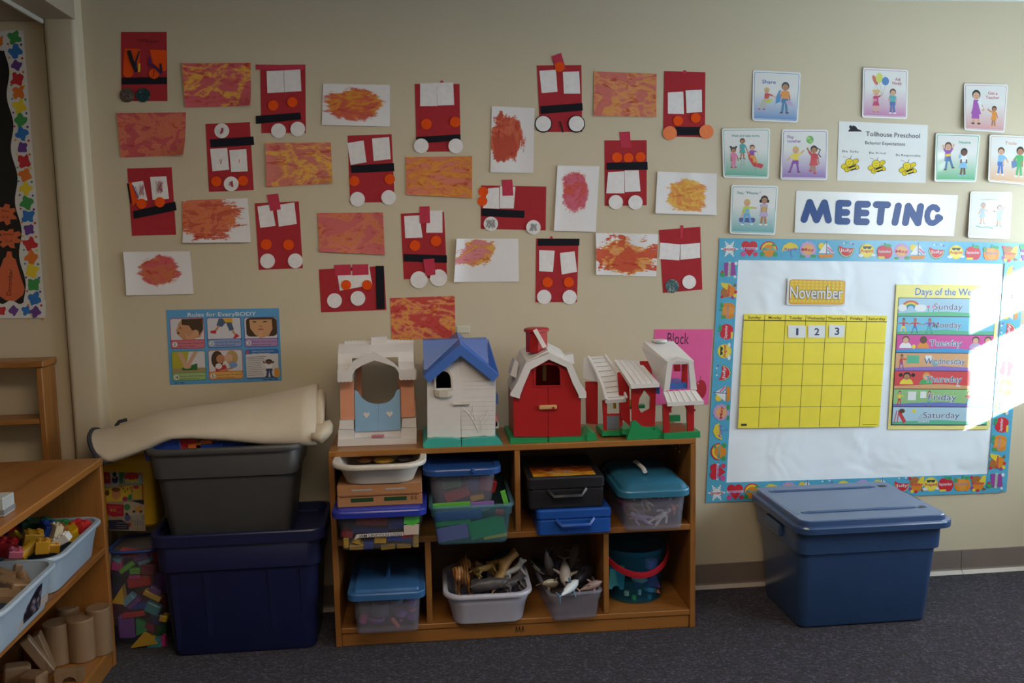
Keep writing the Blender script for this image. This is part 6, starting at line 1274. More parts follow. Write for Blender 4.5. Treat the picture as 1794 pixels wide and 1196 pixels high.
def brick(label, loc, s, c, rot=None, studs=(2, 2), group=None, name='toy_brick', cat='toy brick', top=1):
    """studded brick centred on loc"""
    rot = rot or Matrix.Identity(3); mb = MB(); mb.box((0, 0, 0), s, bev=.0015)
    nx, ny = studs
    for i in range(nx):
        for j in range(ny): mb.lathe([(.38*min(s[0]/nx, s[1]/ny)*.8, s[2]/2-.0005), (.36*min(s[0]/nx, s[1]/ny)*.8, s[2]/2+.0045)], 10, M=Matrix.Translation((s[0]*((i+.5)/nx-.5), s[1]*((j+.5)/ny-.5), 0)))
    M = Matrix.Translation(Vector(loc)) @ rot.to_4x4(); mb.v = [tuple(M @ Vector(p)) for p in mb.v]
    return tag(mb.build(name, pm(c)), label, cat, group)
def chunk(label, loc, s, c, rot=None, group=None, name='foam_block', cat='block', shape='box', mat=None):
    mb = MB(); rot = rot or Matrix.Identity(3)
    if shape == 'box': mb.box((0, 0, 0), s, bev=min(s)*.12)
    elif shape == 'tri': mb.prism([(-s[0]/2, -s[1]/2, -s[2]/2), (s[0]/2, -s[1]/2, -s[2]/2), (s[0]*.1, -s[1]/2, s[2]/2)], (0, s[1], 0))
    elif shape == 'cyl': mb.lathe([(s[0]/2*.94, -s[2]/2), (s[0]/2, -s[2]/2+.003), (s[0]/2, s[2]/2-.003), (s[0]/2*.94, s[2]/2)], 20)
    elif shape == 'ball': mb.ball((0, 0, 0), (s[0]/2, s[1]/2, s[2]/2), n=12, m=8)
    elif shape == 'arch':
        pts = [(-s[0]/2, 0, -s[2]/2), (-s[0]/4, 0, -s[2]/2)] + [(-s[0]/4*math.cos(math.pi*i/8), 0, -s[2]/2+s[0]/4*math.sin(math.pi*i/8)) for i in range(1, 8)] + [(s[0]/4, 0, -s[2]/2), (s[0]/2, 0, -s[2]/2), (s[0]/2, 0, s[2]/2), (-s[0]/2, 0, s[2]/2)]
        mb.prism([(x, -s[1]/2, z) for x, y, z in pts], (0, s[1], 0))
    elif shape == 'ring': mb.lathe([(s[0]/2, -s[2]/2), (s[0]/2, s[2]/2), (s[0]/4, s[2]/2), (s[0]/4, -s[2]/2), (s[0]/2, -s[2]/2)], 18, cap0=False, cap1=False)
    M = Matrix.Translation(Vector(loc)) @ rot.to_4x4(); mb.v = [tuple(M @ Vector(p)) for p in mb.v]
    return tag(mb.build(name, mat or pm(c), smooth=.6 if shape in ('cyl', 'ball', 'ring') else None), label, cat, group)
def skinned(nodes, edges, name):
    """nodes: key -> (x, y, z, radius); one continuous skin"""
    keys = list(nodes); me = bpy.data.meshes.new(name); me.from_pydata([nodes[q][:3] for q in keys], [(keys.index(a), keys.index(b)) for a, b in edges], [])
    ob = bpy.data.objects.new(name, me); COL.objects.link(ob); md = ob.modifiers.new('skin', 'SKIN'); md.use_smooth_shade = True
    for i, q in enumerate(keys): sv = me.skin_vertices[0].data[i]; sv.radius = (nodes[q][3],)*2; sv.use_root = (i == 0)
    ob.modifiers.new('sub', 'SUBSURF').levels = 1
    out = bpy.data.meshes.new_from_object(ob.evaluated_get(bpy.context.evaluated_depsgraph_get())); bpy.data.objects.remove(ob); return out
_DOLL = []
def doll(label, loc, size, c, turn, g):
    """small soft doll: head, trunk, bent arms and legs in one skin"""
    if not _DOLL:
        n = {'hip': (0, 0, -.05, .10), 'chest': (0, 0, .14, .11), 'neck': (0, 0, .26, .05), 'head': (0, 0, .37, .11), 'top': (0, 0, .45, .08)}; e = [('hip', 'chest'), ('chest', 'neck'), ('neck', 'head'), ('head', 'top')]
        for s, q in ((1, 'l'), (-1, 'r')):
            n.update({'s'+q: (s*.13, 0, .19, .055), 'e'+q: (s*.24, -.03, .08, .045), 'w'+q: (s*.28, -.10, .0, .04), 'h'+q: (s*.07, 0, -.12, .07), 'k'+q: (s*.11, -.04, -.28, .055), 'f'+q: (s*.12, 0, -.43, .05), 't'+q: (s*.13, -.08, -.45, .04)})
            e += [('chest', 's'+q), ('s'+q, 'e'+q), ('e'+q, 'w'+q), ('hip', 'h'+q), ('h'+q, 'k'+q), ('k'+q, 'f'+q), ('f'+q, 't'+q)]
        _DOLL.append(skinned(n, e, 'doll'))
    me = _DOLL[0].copy(); me.materials.clear(); me.materials.append(pm(c)); me.transform(Matrix.Rotation(turn, 4, 'Y') @ Matrix.Scale(size, 4)); me.polygons.foreach_set('use_smooth', [True]*len(me.polygons))
    o = bpy.data.objects.new('doll', me); COL.objects.link(o); o.location = tuple(float(t) for t in loc); return tag(o, label, 'doll', g)
def seen(pts_, y, s_px, region, scale, depth, grp, name, cat, fmt, seed=0):
    """pieces showing through a bin's front wall: (colour, x, y, w, h, turn, shape, words)"""
    r = random.Random(seed)
    for c, x, yy, w, h_, a, sh, words in pts_:
        px, py = region[0]+x*scale, region[1]+yy*scale; p = on_y(px, py, y); m_per = (p[1]-CAM[1])/FPX*1.0
        W_, H_ = w*scale*m_per, h_*scale*m_per; dd = depth*r.uniform(.8, 1.1)
        if fmt == 'doll': doll(words, (p[0], y+dd/2+.010, max(p[2], ZM+.028)), min(.095, max(W_, H_)*1.6), c, a + r.choice((-1.2, .9, 1.4, -.7)), grp); continue
        chunk(words, (p[0], y+dd/2+r.uniform(0, .006), p[2]), (W_, dd, H_), c, Matrix.Rotation(a, 3, 'Y'), grp, name, cat, sh)
# in the royal-blue-lidded clear bin
g = 'blocks in the clear bin lettered with logs'
seen([('red', 480, 800, 330, 100, .12, 'box', 'broad red block near the top of the clear log bin'), ('blue', 470, 895, 380, 40, .04, 'box', 'long blue block across the middle of the clear log bin'), ('red', 225, 935, 120, 70, .2, 'box', 'short red block at the left of the clear log bin'), ('blue', 760, 850, 220, 80, 0, 'box', 'dark blue block beside the green sticker'),
      ('yellow', 215, 1025, 55, 110, 0, 'box', 'upright yellow block in the left corner of the log bin'), ('yellow', 325, 1075, 150, 50, 0, 'box', 'flat yellow block at the lower left of the log bin'), ('yellow', 330, 1005, 100, 50, .3, 'tri', 'yellow wedge leaning in the log bin'), ('blue', 450, 1060, 100, 80, 0, 'box', 'blue block between the yellow ones'),
      ('yellow', 575, 1010, 130, 50, .05, 'box', 'yellow block in the middle of the bottom row'), ('yellow', 655, 1070, 150, 44, -.05, 'box', 'yellow block lying under its neighbour in the log bin'), ('yellow', 820, 1060, 150, 46, 0, 'box', 'yellow block in the lower right of the log bin'), ('blue', 770, 985, 260, 50, .1, 'box', 'blue block above the lower right yellow block'), ('yellow', 945, 1010, 60, 130, 0, 'box', 'upright yellow block in the right corner of the log bin'), ('red', 860, 955, 130, 40, -.1, 'box', 'red block below the white label of the log bin')],
     -.385, 0, (570, 780), .1673, .04, g, 'toy_block', 'block', None, 1)
# in the frosted bin with deep blue lid, and boards in the teal bin
g = 'blocks in the frosted bin inside the teal bin'
seen([('green', 340, 455, 220, 110, -.05, 'box', 'green block seen through the frosted bin'), ('red', 400, 580, 300, 130, -.3, 'box', 'larger red block seen through the frosted bin'), ('red', 760, 475, 220, 150, .3, 'box', 'red block at the right of the frosted bin'), ('yellow', 640, 615, 170, 60, -.2, 'box', 'small yellow block seen through the frosted bin'), ('blue', 590, 470, 150, 130, .1, 'box', 'blue block between the red ones in the frosted bin')], -.300, 0, (740, 780), .1504, .05, g, 'toy_block', 'block', None, 2)
g = 'flat boards in the teal bin'
seen([('lime', 340, 700, 450, 60, -.02, 'box', 'lime green board sticking up at the front of the teal bin'), ('violet', 700, 690, 280, 60, -.03, 'box', 'violet blue board sticking up beside the lime one'), ('blue', 420, 815, 560, 110, -.03, 'box', 'wide blue board across the teal bin'), ('green', 360, 905, 420, 60, -.06, 'box', 'thin green board in the teal bin'), ('violet', 355, 1025, 370, 170, -.14, 'box', 'violet board at the lower left of the teal bin'), ('green', 755, 960, 430, 220, -.2, 'box', 'large green board at the right of the teal bin'), ('yellow', 850, 1065, 280, 36, -.12, 'box', 'yellow strip at the foot of the teal bin'), ('red', 900, 785, 100, 80, .2, 'box', 'small red piece in the upper right of the teal bin'), ('lime', 960, 620, 60, 190, -.25, 'box', 'lime strip standing in the right corner of the teal bin')], -.398, 0, (740, 780), .1504, .006, g, 'play_board', 'board', None, 3)
# dolls in the teal-lidded bin
g = 'dolls in the bin with the domed lid'
seen([('yellow', 570, 645, 200, 90, -.2, 'ball', 'yellow-haired doll near the top of the doll bin'), ('salmon', 860, 655, 170, 130, .2, 'ball', 'pink-faced doll at the upper right of the doll bin'), ('cream', 700, 750, 170, 110, .5, 'ball', 'pale cloth doll in the middle of the doll bin'), ('navy', 930, 740, 260, 230, 0, 'ball', 'navy cloth doll at the right of the doll bin'), ('maroon', 480, 790, 220, 260, .1, 'ball', 'maroon cloth doll at the left of the doll bin'), ('salmon', 1010, 850, 170, 90, -.3, 'ball', 'small pink doll by the right corner of the doll bin'), ('white', 880, 950, 250, 170, 0, 'ball', 'white dressed doll low in the doll bin'), ('brown', 600, 880, 220, 120, .2, 'ball', 'brown doll in the doll bin'), ('lavender', 640, 1010, 260, 90, 0, 'ball', 'lavender doll at the bottom of the doll bin'), ('salmon', 560, 990, 120, 90, .4, 'ball', 'peach doll in the lower left of the doll bin')], -.352, 0, (1040, 780), .138, .05, g, 'doll', 'doll', 'doll', 4)
# pegs in the frosted bin bottom left
g = 'pegs in the frosted bin at the bottom left'
seen([('salmon', 1035, 640, 70, 190, -.6, 'cyl', 'salmon peg slanting at the front of the lower frosted bin'), ('violet', 1130, 490, 220, 90, .2, 'cyl', 'violet peg in the lower frosted bin'), ('pink', 1285, 445, 150, 50, -.1, 'cyl', 'pink peg by the right wall of the lower frosted bin'), ('purple', 1280, 535, 170, 80, .1, 'cyl', 'purple peg under the pink one'), ('sky', 1080, 320, 210, 70, -.2, 'cyl', 'light blue peg at the top of the lower frosted bin'), ('violet', 1270, 330, 190, 100, .2, 'cyl', 'violet blue peg in the upper right of the lower frosted bin'), ('brown', 580, 320, 160, 120, .3, 'cyl', 'brown peg at the upper left of the lower frosted bin'), ('magenta', 570, 570, 130, 150, .2, 'cyl', 'magenta peg at the left of the lower frosted bin'), ('dusk', 820, 420, 260, 200, .1, 'cyl', 'dark blue peg in the middle of the lower frosted bin'), ('purple', 760, 580, 260, 70, .1, 'cyl', 'long purple peg in the middle of the lower frosted bin'), ('pink', 1130, 590, 60, 60, .3, 'cyl', 'pale pink peg beside the salmon peg')], -.345, 0, (570, 1020), .117, .04, g, 'peg', 'peg', None, 5)
# bits in the bucket
g = 'small toys in the blue bucket'
seen([('green', 260, 525, 70, 60, 0, 'ring', 'green bead in the blue bucket'), ('grey', 430, 610, 170, 110, .3, 'ball', 'grey lump in the middle of the blue bucket'), ('navy', 440, 650, 130, 50, 0, 'arch', 'navy piece under the grey lump'), ('sky', 520, 695, 120, 36, .25, 'cyl', 'light blue rod in the blue bucket'), ('salmon', 585, 705, 60, 40, .2, 'tri', 'pink tip beside the light blue rod'), ('white', 430, 730, 34, 50, 0, 'cyl', 'white peg low in the blue bucket'), ('cream', 310, 740, 50, 40, 0, 'ring', 'cream bead at the left of the blue bucket'), ('lime', 380, 785, 46, 56, 0, 'cyl', 'lime bead at the bottom of the blue bucket'), ('teal', 520, 772, 40, 40, 0, 'ring', 'teal bead at the bottom of the blue bucket'), ('purple', 560, 620, 130, 100, .2, 'tri', 'purple toy at the right of the blue bucket'), ('teal', 215, 600, 150, 200, .1, 'arch', 'large teal toy at the left of the blue bucket'), ('violet', 540, 470, 120, 80, 0, 'ring', 'violet toy under the red handle')], -.235, 0, (1040, 900), .1923, .03, g, 'small_toy', 'toy', None, 6)
# foam shapes in the zip bag
g = 'foam blocks in the zip bag'
seen([('red', 220, 200, 150, 60, .2, 'box', 'red foam block under the blue zip'), ('sky', 125, 245, 80, 70, .6, 'box', 'light blue foam block at the upper left of the bag'), ('magenta', 115, 310, 90, 90, .2, 'box', 'magenta foam block at the left of the bag'), ('lime', 205, 325, 150, 44, -.6, 'box', 'slanted lime foam block'), ('lime', 275, 358, 90, 50, 0, 'box', 'level lime foam block'), ('purple', 330, 235, 130, 50, -.2, 'box', 'purple foam block near the zip'), ('sky', 355, 275, 110, 45, -.35, 'box', 'light blue foam block under the purple one'), ('maroon', 390, 340, 120, 90, .2, 'box', 'maroon foam block at the right of the bag'), ('red', 310, 455, 200, 90, -.1, 'box', 'large red foam block in the middle of the bag'), ('magenta', 275, 408, 100, 30, 0, 'box', 'thin magenta foam block on the large red one'), ('yellow', 145, 560, 110, 160, .2, 'tri', 'yellow foam wedge at the left of the bag'), ('sky', 215, 610, 120, 60, -.7, 'box', 'light blue foam block under the large red one'), ('purple', 265, 640, 120, 40, -.7, 'box', 'purple foam block beside the light blue one'), ('yellow', 425, 575, 160, 50, .55, 'box', 'slanted yellow foam bar'), ('purple', 455, 530, 110, 50, .5, 'box', 'purple foam bar along the yellow bar'), ('blue', 330, 665, 170, 50, 0, 'box', 'blue foam block low in the bag'), ('teal', 430, 685, 130, 90, .5, 'box', 'teal foam block low in the bag'), ('red', 265, 735, 190, 44, -.1, 'box', 'thin red foam block low in the bag'), ('green', 310, 835, 110, 140, -.4, 'tri', 'green foam wedge near the bottom of the bag'), ('maroon', 410, 830, 110, 90, .5, 'tri', 'maroon foam wedge near the bottom of the bag'), ('yellow', 350, 945, 240, 130, -.1, 'tri', 'large yellow foam wedge at the bottom of the bag'), ('teal', 450, 995, 140, 90, 0, 'box', 'teal foam block at the bottom of the bag'), ('magenta', 525, 970, 40, 90, 0, 'box', 'magenta foam block at the bottom right of the bag'), ('purple', 200, 850, 140, 200, 0, 'box', 'dark purple foam block behind the green wedge'), ('navy', 470, 780, 110, 90, 0, 'box', 'navy foam block at the right of the bag'), ('yellow', 525, 770, 70, 60, .3, 'box', 'small yellow foam block at the right of the bag')], -.225, 0, (180, 930), .2006, .03, g, 'foam_block', 'foam block', None, 7)
seen([('purple', 180, 300, 220, 200, .1, 'box', 'broad purple foam slab behind the lime blocks'), ('maroon', 430, 260, 220, 180, 0, 'box', 'maroon foam slab at the back right of the bag'), ('navy', 160, 480, 220, 180, .1, 'box', 'navy foam slab behind the yellow wedge'), ('purple', 470, 460, 200, 190, -.1, 'box', 'purple foam slab behind the yellow bar'), ('magenta', 180, 700, 200, 170, .1, 'box', 'magenta foam slab behind the thin red block'), ('maroon', 430, 620, 240, 150, 0, 'box', 'maroon foam slab behind the teal block'), ('navy', 180, 950, 220, 220, 0, 'box', 'navy foam slab at the bottom left of the bag'), ('green', 450, 890, 220, 150, 0, 'box', 'green foam slab at the bottom right of the bag')], -.165, 0, (180, 930), .2006, .03, g, 'foam_block', 'foam block', None, 8)
# ---- bricks heaped in the grey tote
g = 'toy bricks in the grey tote'
for i, (c, px, py, w, h_, a, words, sd) in enumerate([('blue', 283, 783, 62, 40, -.3, 'large blue brick at the left end of the grey tote', 2), ('red', 318, 780, 50, 30, -.45, 'red studded brick beside the large blue brick', 2), ('orange', 303, 788, 16, 12, -.4, 'small orange brick in front of the red brick', 1), ('orange', 341, 785, 22, 14, -.2, 'orange brick in the middle of the grey tote', 1), ('orange', 362, 779, 18, 14, -.2, 'orange brick under the mat fold', 1), ('yellow', 322, 796, 34, 12, -.1, 'yellow brick against the front rim of the grey tote', 2), ('blue', 366, 790, 44, 22, 0, 'dark blue brick right of the orange bricks', 2), ('blue', 404, 787, 54, 26, .05, 'dark blue brick in the middle of the grey tote rim', 2), ('green', 439, 791, 26, 10, -.25, 'green brick wedge at the right of the grey tote', 1), ('yellow', 487, 787, 44, 16, 0, 'yellow brick at the right end of the grey tote', 2), ('navy', 455, 783, 40, 20, 0, 'navy brick behind the green wedge', 2)]):
    y = -.275+.006*(i % 3); p = on_y(px, py, y); k_ = (y-CAM[1])/FPX; brick(words, (p[0], y+.02, p[2]+.002), (w*k_, .04, h_*k_), c, Matrix.Rotation(a*.6, 3, 'Y'), (sd, 1), g)
# ---- plastic bricks in the left bin
g = 'plastic bricks in the pale blue bin'
for i, (c, px, py, w, d, h_, az, tilt, words, sh) in enumerate([('green', 113, 913, .085, .05, .04, .3, .2, 'big green brick at the back of the brick bin', 'b'), ('darkgreen', 66, 922, .09, .06, .05, .6, .2, 'dark green brick at the back left of the brick bin', 'b'), ('blue', 84, 931, .04, .06, .05, .7, .3, 'blue brick in the middle of the brick bin', 'b'), ('cream', 97, 932, .022, .05, .045, .7, .3, 'cream brick beside the blue one', 'b'), ('brown', 106, 932, .02, .05, .045, .7, .3, 'brown brick beside the cream one', 'b'), ('yellow', 124, 930, .05, .05, .045, .7, .3, 'yellow slope brick right of the brown one', 'tri'), ('red', 140, 922, .05, .04, .03, -.3, .1, 'red brick at the far right of the brick bin', 'b'), ('white', 105, 947, .058, .03, .022, 0, -.5, 'white studded brick at the front of the brick bin', 'b'), ('amber', 93, 957, .035, .03, .025, .4, .2, 'amber brick under the white studded brick', 'b'), ('yellow', 48, 963, .034, .034, .05, .9, 1.1, 'yellow barrel lying at the front of the brick bin', 'cyl'), ('yellow', 25, 941, .03, .03, .03, .4, .9, 'yellow ring in the brick bin', 'ring'), ('amber', 58, 943, .05, .04, .04, .5, .2, 'amber brick behind the yellow barrel', 'b'), ('red', 33, 931, .05, .05, .04, .2, .2, 'red brick behind the yellow ring', 'b'), ('red', 12, 958, .05, .05, .04, .2, .2, 'red brick at the left of the brick bin', 'b'), ('pink', 27, 968, .035, .03, .02, .5, .2, 'pink brick against the front rim of the brick bin', 'b'), ('amber', 75, 957, .035, .035, .035, .3, .1, 'amber cube right of the yellow barrel', 'b'), ('navy', 5, 932, .05, .05, .04, .5, .1, 'navy brick at the far left of the brick bin', 'b')]):
    z = .487+.004*(i % 4); p = on_z(px, py, z); p[1] = min(p[1], -.44); p[0] = max(p[0], -1.21); R_ = Rz(az, tilt, .1*(i % 3))
    if sh == 'b': brick(words, p, (w, d, h_), c, R_, (4, 2) if c == 'white' else (2, 2), g)
    else: chunk(words, p, (w, d, h_), c, R_, g, 'toy_brick', 'toy brick', sh)
# ---- natural wood blocks
NAT = wood('shade_dark_maple', (.14, .08, .04), (.25, .155, .085), 2, .6)  # maple darkened to stand in for the shade on the lower shelf
g = 'wood blocks in the pale blue bin'
for i, (px, py, w, d, h_, az, ti, sh, words) in enumerate([(55, 990, .075, .05, .03, .5, .25, 'box', 'broad wood block at the back of the wood bin'), (48, 1012, .026, .026, .06, 2.2, 1.3, 'cyl', 'wood dowel lying at the front right of the wood bin'), (10, 1004, .09, .03, .03, -.4, .2, 'box', 'wood bar at the left of the wood bin'), (22, 1020, .08, .035, .03, -.5, .1, 'box', 'wood bar below the left bar'), (14, 1043, .06, .06, .03, .3, .2, 'arch', 'wood arch at the front of the wood bin'), (38, 1026, .05, .04, .03, .8, .3, 'box', 'short wood block in the middle of the wood bin'), (30, 988, .06, .04, .03, .2, .1, 'box', 'wood block in the far corner of the wood bin')]):
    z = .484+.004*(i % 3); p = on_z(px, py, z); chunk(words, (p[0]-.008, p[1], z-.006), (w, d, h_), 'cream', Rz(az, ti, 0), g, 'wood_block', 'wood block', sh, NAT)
g = 'wood blocks on the lower block shelf'
for px, py, ht, r_, words in ((97, 1166, .125, .040, 'stout wood cylinder in the middle of the lower shelf'), (139, 1160, .13, .040, 'stout wood cylinder at the front right of the lower shelf'), (172, 1148, .145, .036, 'tall wood cylinder against the end panel'), (120, 1140, .135, .034, 'wood cylinder at the back of the lower shelf')):
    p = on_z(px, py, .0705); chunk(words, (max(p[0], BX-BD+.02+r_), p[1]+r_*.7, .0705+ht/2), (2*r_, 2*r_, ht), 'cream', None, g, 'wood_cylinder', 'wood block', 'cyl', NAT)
for i, (px, py, w, d, h_, az, ti, sh, words) in enumerate([(122, 1182, .075, .03, .035, .2, 0, 'arch', 'wood arch in front of the cylinders'), (66, 1150, .03, .03, .13, .3, -.5, 'box', 'wood plank leaning left of the cylinders'), (78, 1140, .02, .04, .12, .2, -.3, 'box', 'thin wood plank leaning behind the other plank'), (30, 1180, .07, .05, .05, .4, .1, 'box', 'wood block at the lower left of the shelf'), (60, 1190, .06, .05, .04, -.3, 0, 'box', 'low wood block beside the leaning planks'), (20, 1150, .06, .05, .08, .2, .1, 'box', 'upright wood block at the far left of the lower shelf')]):
    z = .0715; p = on_z(px, py, z + (.06 if h_ > .1 else h_/2)) if py < 1185 else on_z(px, py, z+h_/2)
    zz = z + (abs(math.sin(ti))*w/2 + abs(math.cos(ti))*h_/2); zz = zz if py > 1100 else .20
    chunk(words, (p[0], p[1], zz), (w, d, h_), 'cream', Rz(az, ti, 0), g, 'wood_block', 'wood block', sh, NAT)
# card box on the block shelf
p = on_z(4, 906, BH); t = thing('card_box', (p[0], p[1], BH), 'small pale card box on the block shelf at the left edge', 'box')
MB().box((p[0]-.045, p[1]+.03, BH+.0235), (.10, .06, .046), bev=.002).build('box', plain('pale_card_box', (.40, .44, .46), .5), t); MB().box((p[0]-.045, p[1]+.03, BH+.012), (.1012, .0612, .012)).build('band', plain('grey_card_band', (.20, .22, .25), .5), t)
# ------------------------------------------------------------------ toy animals
def hide(name, a, b, kind='plain', scale=20):
    """animal colouring: a on the back, b below, with stripes, bands or mottling"""
    if name in MATS: return MATS[name]
    m, nt, p = _new(name); n = noise(nt, scale, 3, .6, dist=.5)
    if kind == 'stripe':
        w = N(nt, 'ShaderNodeTexWave'); w.inputs['Scale'].default_value = scale; w.inputs['Distortion'].default_value = 4; w.inputs['Detail'].default_value = 2
        tc = N(nt, 'ShaderNodeTexCoord'); L(nt, tc.outputs['Object'], w.inputs['Vector']); r = ramp(nt, w.outputs['Fac'], [(.0, b), (.22, b), (.32, a), (1, a)])
    else: r = ramp(nt, n.outputs['Fac'], [(.35, b), (.6, a)])
    L(nt, r.outputs[0], p.inputs['Base Color']); p.inputs['Roughness'].default_value = .45; MATS[name] = m; return m
_Q = {}
def quad_mesh(kind):
    if kind in _Q: return _Q[kind]
    fat, neck, ear, tail = dict(cat=(1, 1, 1, 1), bear=(1.35, .9, 1, .2), hippo=(1.7, .8, .6, .2), horse=(.9, 1.5, 1, .8))[kind]
    n = {'hip': (-.30, 0, .46, .105*fat), 'mid': (-.02, 0, .47, .105*fat), 'chest': (.24, 0, .48, .125*fat), 'neck': (.36, 0, .52+.06*neck, .085*fat), 'head': (.47, 0, .56+.09*neck, .095*min(fat, 1.25)), 'muz': (.58, 0, .53+.08*neck, .060*fat), 'nose': (.63, 0, .51+.08*neck, .042*fat), 't1': (-.44, 0, .46, .028), 't2': (-.44-.13*tail, 0, .38, .022), 't3': (-.44-.22*tail, 0, .42, .016)}
    e = [('hip', 'mid'), ('mid', 'chest'), ('chest', 'neck'), ('neck', 'head'), ('head', 'muz'), ('muz', 'nose'), ('hip', 't1'), ('t1', 't2'), ('t2', 't3')]
    for s, q in ((1, 'l'), (-1, 'r')):
        n.update({'h1'+q: (-.30, s*.085, .36, .07*fat), 'h2'+q: (-.22, s*.10, .25, .055*fat), 'h3'+q: (-.33, s*.10, .13, .034*fat), 'h4'+q: (-.30, s*.10, .02, .036*fat), 'h5'+q: (-.25, s*.10, .015, .03*fat),
                  'f1'+q: (.24, s*.09, .36, .058*fat), 'f2'+q: (.22, s*.10, .24, .045*fat), 'f3'+q: (.24, s*.10, .12, .035*fat), 'f4'+q: (.24, s*.10, .02, .036*fat), 'f5'+q: (.29, s*.10, .015, .03*fat), 'e'+q: (.45, s*.07, .66+.09*neck, .028*ear)})
        e += [('hip', 'h1'+q), ('h1'+q, 'h2'+q), ('h2'+q, 'h3'+q), ('h3'+q, 'h4'+q), ('h4'+q, 'h5'+q), ('chest', 'f1'+q), ('f1'+q, 'f2'+q), ('f2'+q, 'f3'+q), ('f3'+q, 'f4'+q), ('f4'+q, 'f5'+q), ('head', 'e'+q)]
    _Q[kind] = skinned(n, e, 'toy_'+kind); return _Q[kind]
def animal(label, kind, px, py, z, size, az, el, rl, mat, g, name='toy_animal'):
    me = quad_mesh(kind).copy(); me.materials.clear(); me.materials.append(mat)
    o = bpy.data.objects.new(name, me); COL.objects.link(o); p = (px, py, z); R_ = (Matrix.Rotation(az, 3, 'Z') @ Matrix.Rotation(-el, 3, 'Y') @ Matrix.Rotation(rl, 3, 'X')).to_4x4()
    M = Matrix.Translation(Vector(p)) @ R_ @ Matrix.Scale(size, 4) @ Matrix.Translation((0, 0, -.42)); me.transform(Matrix.Translation(-Vector(p)) @ M)
    me.polygons.foreach_set('use_smooth', [True]*len(me.polygons)); o.location = tuple(p); return tag(o, label, 'toy animal', g)
g = 'wild animal toys in the lavender basin'; zA = zt5+.014
OR = hide('tiger_stripes', (.42, .16, .03), (.05, .03, .02), 'stripe', 30); LN = hide('lion_tan', (.44, .26, .09), (.30, .16, .05)); GR = hide('hippo_grey', (.10, .09, .10), (.06, .055, .06)); BK = hide('black_fur', (.012, .013, .02), (.02, .025, .035)); ZB_ = hide('white_horse', (.50, .50, .50), (.25, .25, .26)); CB = hide('lion_cub_yellow', (.52, .34, .10), (.34, .20, .06))
BR = hide('brown_fur', (.16, .08, .03), (.08, .04, .02))
animal('large striped orange tiger toy along the left side of the basin', 'cat', .118, -.210, zA+.020, .205, -1.70, -.10, .15, OR, g)
animal('grey hippo toy lying at the front of the basin', 'hippo', .190, -.270, zA-.004, .120, .25, 0, 1.35, GR, g)
animal('black bear toy at the back of the basin', 'bear', .225, -.130, zA+.010, .150, .3, .05, -1.0, BK, g)
animal('yellow lion cub toy on its side in the middle of the basin', 'cat', .195, -.205, zA+.024, .110, .3, .0, -1.2, CB, g)
animal('long tan lioness toy standing on its tail end', 'cat', .245, -.225, zA+.020, .150, 1.15, .55, 1.2, LN, g)
animal('small white horse toy near the right rim of the basin', 'horse', .290, -.220, zA+.016, .105, .4, .15, -1.1, ZB_, g)
animal('dark grey bear toy in the right front corner of the basin', 'bear', .282, -.270, zA-.006, .105, .5, 0, -1.0, GR, g)
animal('dark brown toy cat at the back left of the basin', 'cat', .135, -.115, zA+.000, .12, -.5, .15, .9, BR, g)
animal('brown bear toy by the back right rim of the basin', 'bear', .300, -.125, zA-.010, .11, 1.4, 0, 1.1, BR, g)
animal('dark buffalo toy under the lioness', 'hippo', .240, -.185, zA-.035, .13, 1.3, 0, 1.0, BK, g)
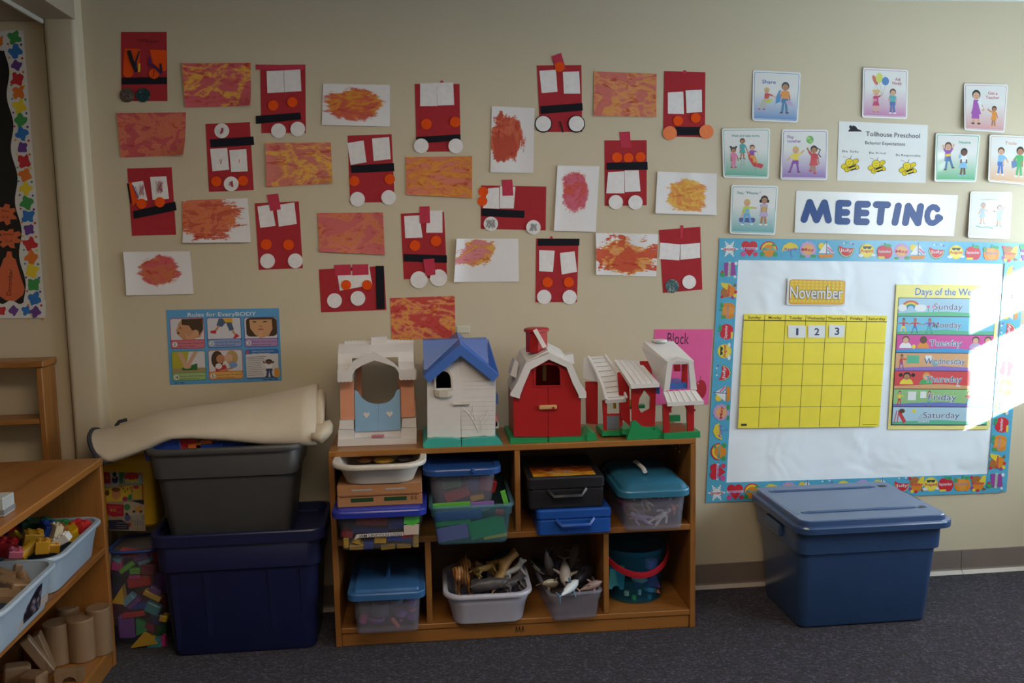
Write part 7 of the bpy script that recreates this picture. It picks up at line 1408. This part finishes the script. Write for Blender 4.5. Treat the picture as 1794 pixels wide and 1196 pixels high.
def fish(label, px, py, z, size, az, el, rl, back, belly, g, fat=1.0, name='toy_animal'):
    """dolphin, shark or whale: tapered body, dorsal fin, flippers and fluke"""
    mb = MB(); rings = []; prof = [(-.50, .012), (-.42, .03), (-.25, .075), (-.05, .115), (.15, .125), (.30, .105), (.38, .075), (.44, .04), (.50, .022), (.505, .01)]
    for x, r in prof: rings.append([(x, r*fat*math.cos(2*math.pi*i/14), r*fat*1.05*math.sin(2*math.pi*i/14)) for i in range(14)])
    o0 = len(mb.f); mb.loft(rings)
    for i in range(len(mb.f)):
        cz = sum(mb.v[q][2] for q in mb.f[i])/len(mb.f[i]); mb.c[i] = belly if cz < -.02 else back
    def fin(pts, th): mb.prism(pts, th, back)
    fin([(-.02, -.012, .10*fat), (-.16, -.012, .24*fat), (-.18, -.012, .08*fat)], (0, .024, 0))
    for s in (-1, 1): fin([(.18, s*.09*fat, -.04), (.06, s*.09*fat, -.05), (.0, s*.26*fat, -.09), (.05, s*.27*fat, -.09)], (0, 0, .02)); fin([(-.46, 0, -.01), (-.58, s*.17, -.01), (-.60, s*.15, -.01), (-.53, 0, -.01)], (0, 0, .02))
    p = on_z(px, py, z); M = Matrix.Translation(Vector(p)) @ (Matrix.Rotation(az, 3, 'Z') @ Matrix.Rotation(-el, 3, 'Y') @ Matrix.Rotation(rl, 3, 'X')).to_4x4() @ Matrix.Scale(size, 4)
    mb.v = [tuple(M @ Vector(q)) for q in mb.v]; return tag(mb.build(name, painted('two_tone_toy_vinyl', .4), smooth=.7), label, 'toy animal', g)
g = 'sea animal toys in the clear bin'; zS = zt6+.004; DK, PL, GY, BL = (.02, .02, .028), (.40, .36, .34), (.12, .12, .13), (.07, .12, .18)
fish('pale bellied dolphin toy with both flippers spread', 990, 1002, zS+.018, .14, -1.7, -.35, 3.0, (.30, .25, .22), (.46, .42, .40), g, 1.15)
fish('blue backed dolphin toy leaning over the front rim', 997, 1030, zS+.012, .125, .9, .1, -1.9, BL, (.62, .64, .66), g)
fish('dark shark toy with its tail in the air', 962, 985, zS+.030, .15, 1.2, -1.0, .3, DK, (.28, .26, .26), g)
fish('pale grey whale toy pointing to the back of the bin', 1006, 975, zS+.028, .12, 1.1, .6, 1.2, (.20, .17, .16), (.32, .28, .26), g, 1.2)
fish('black orca toy at the left of the clear bin', 944, 992, zS+.010, .12, 1.9, .2, .6, DK, (.50, .46, .42), g, 1.2)
fish('brown seal toy at the left front of the clear bin', 963, 1022, zS+.006, .10, .8, -.3, 2.6, (.20, .14, .08), (.50, .44, .34), g, 1.2)
fish('black whale toy at the right of the clear bin', 1022, 1006, zS+.010, .15, .9, .1, .4, DK, (.05, .05, .06), g, 1.25)
fish('pinkish grey fish toy in the right front corner', 1035, 1026, zS+.004, .085, .3, .2, .8, (.30, .20, .18), (.42, .30, .28), g, 1.2)
# toys lying in the cream basin
g = 'toys lying in the cream basin'
for i, (c, px, py, s, words) in enumerate((('amber', 672, 804, (.07, .05, .02), 'amber toy in the cream basin'), ('brown', 640, 803, (.06, .05, .02), 'brown toy at the left of the cream basin'), ('dusk', 710, 800, (.06, .05, .02), 'dark toy at the right of the cream basin'))):
    p = on_z(px, py, t_basin[2]+.05); chunk(words, (p[0], p[1]+.03, t_basin[2]+.04), s, c, Rz(.4*i), g, 'small_toy', 'toy', 'ball')
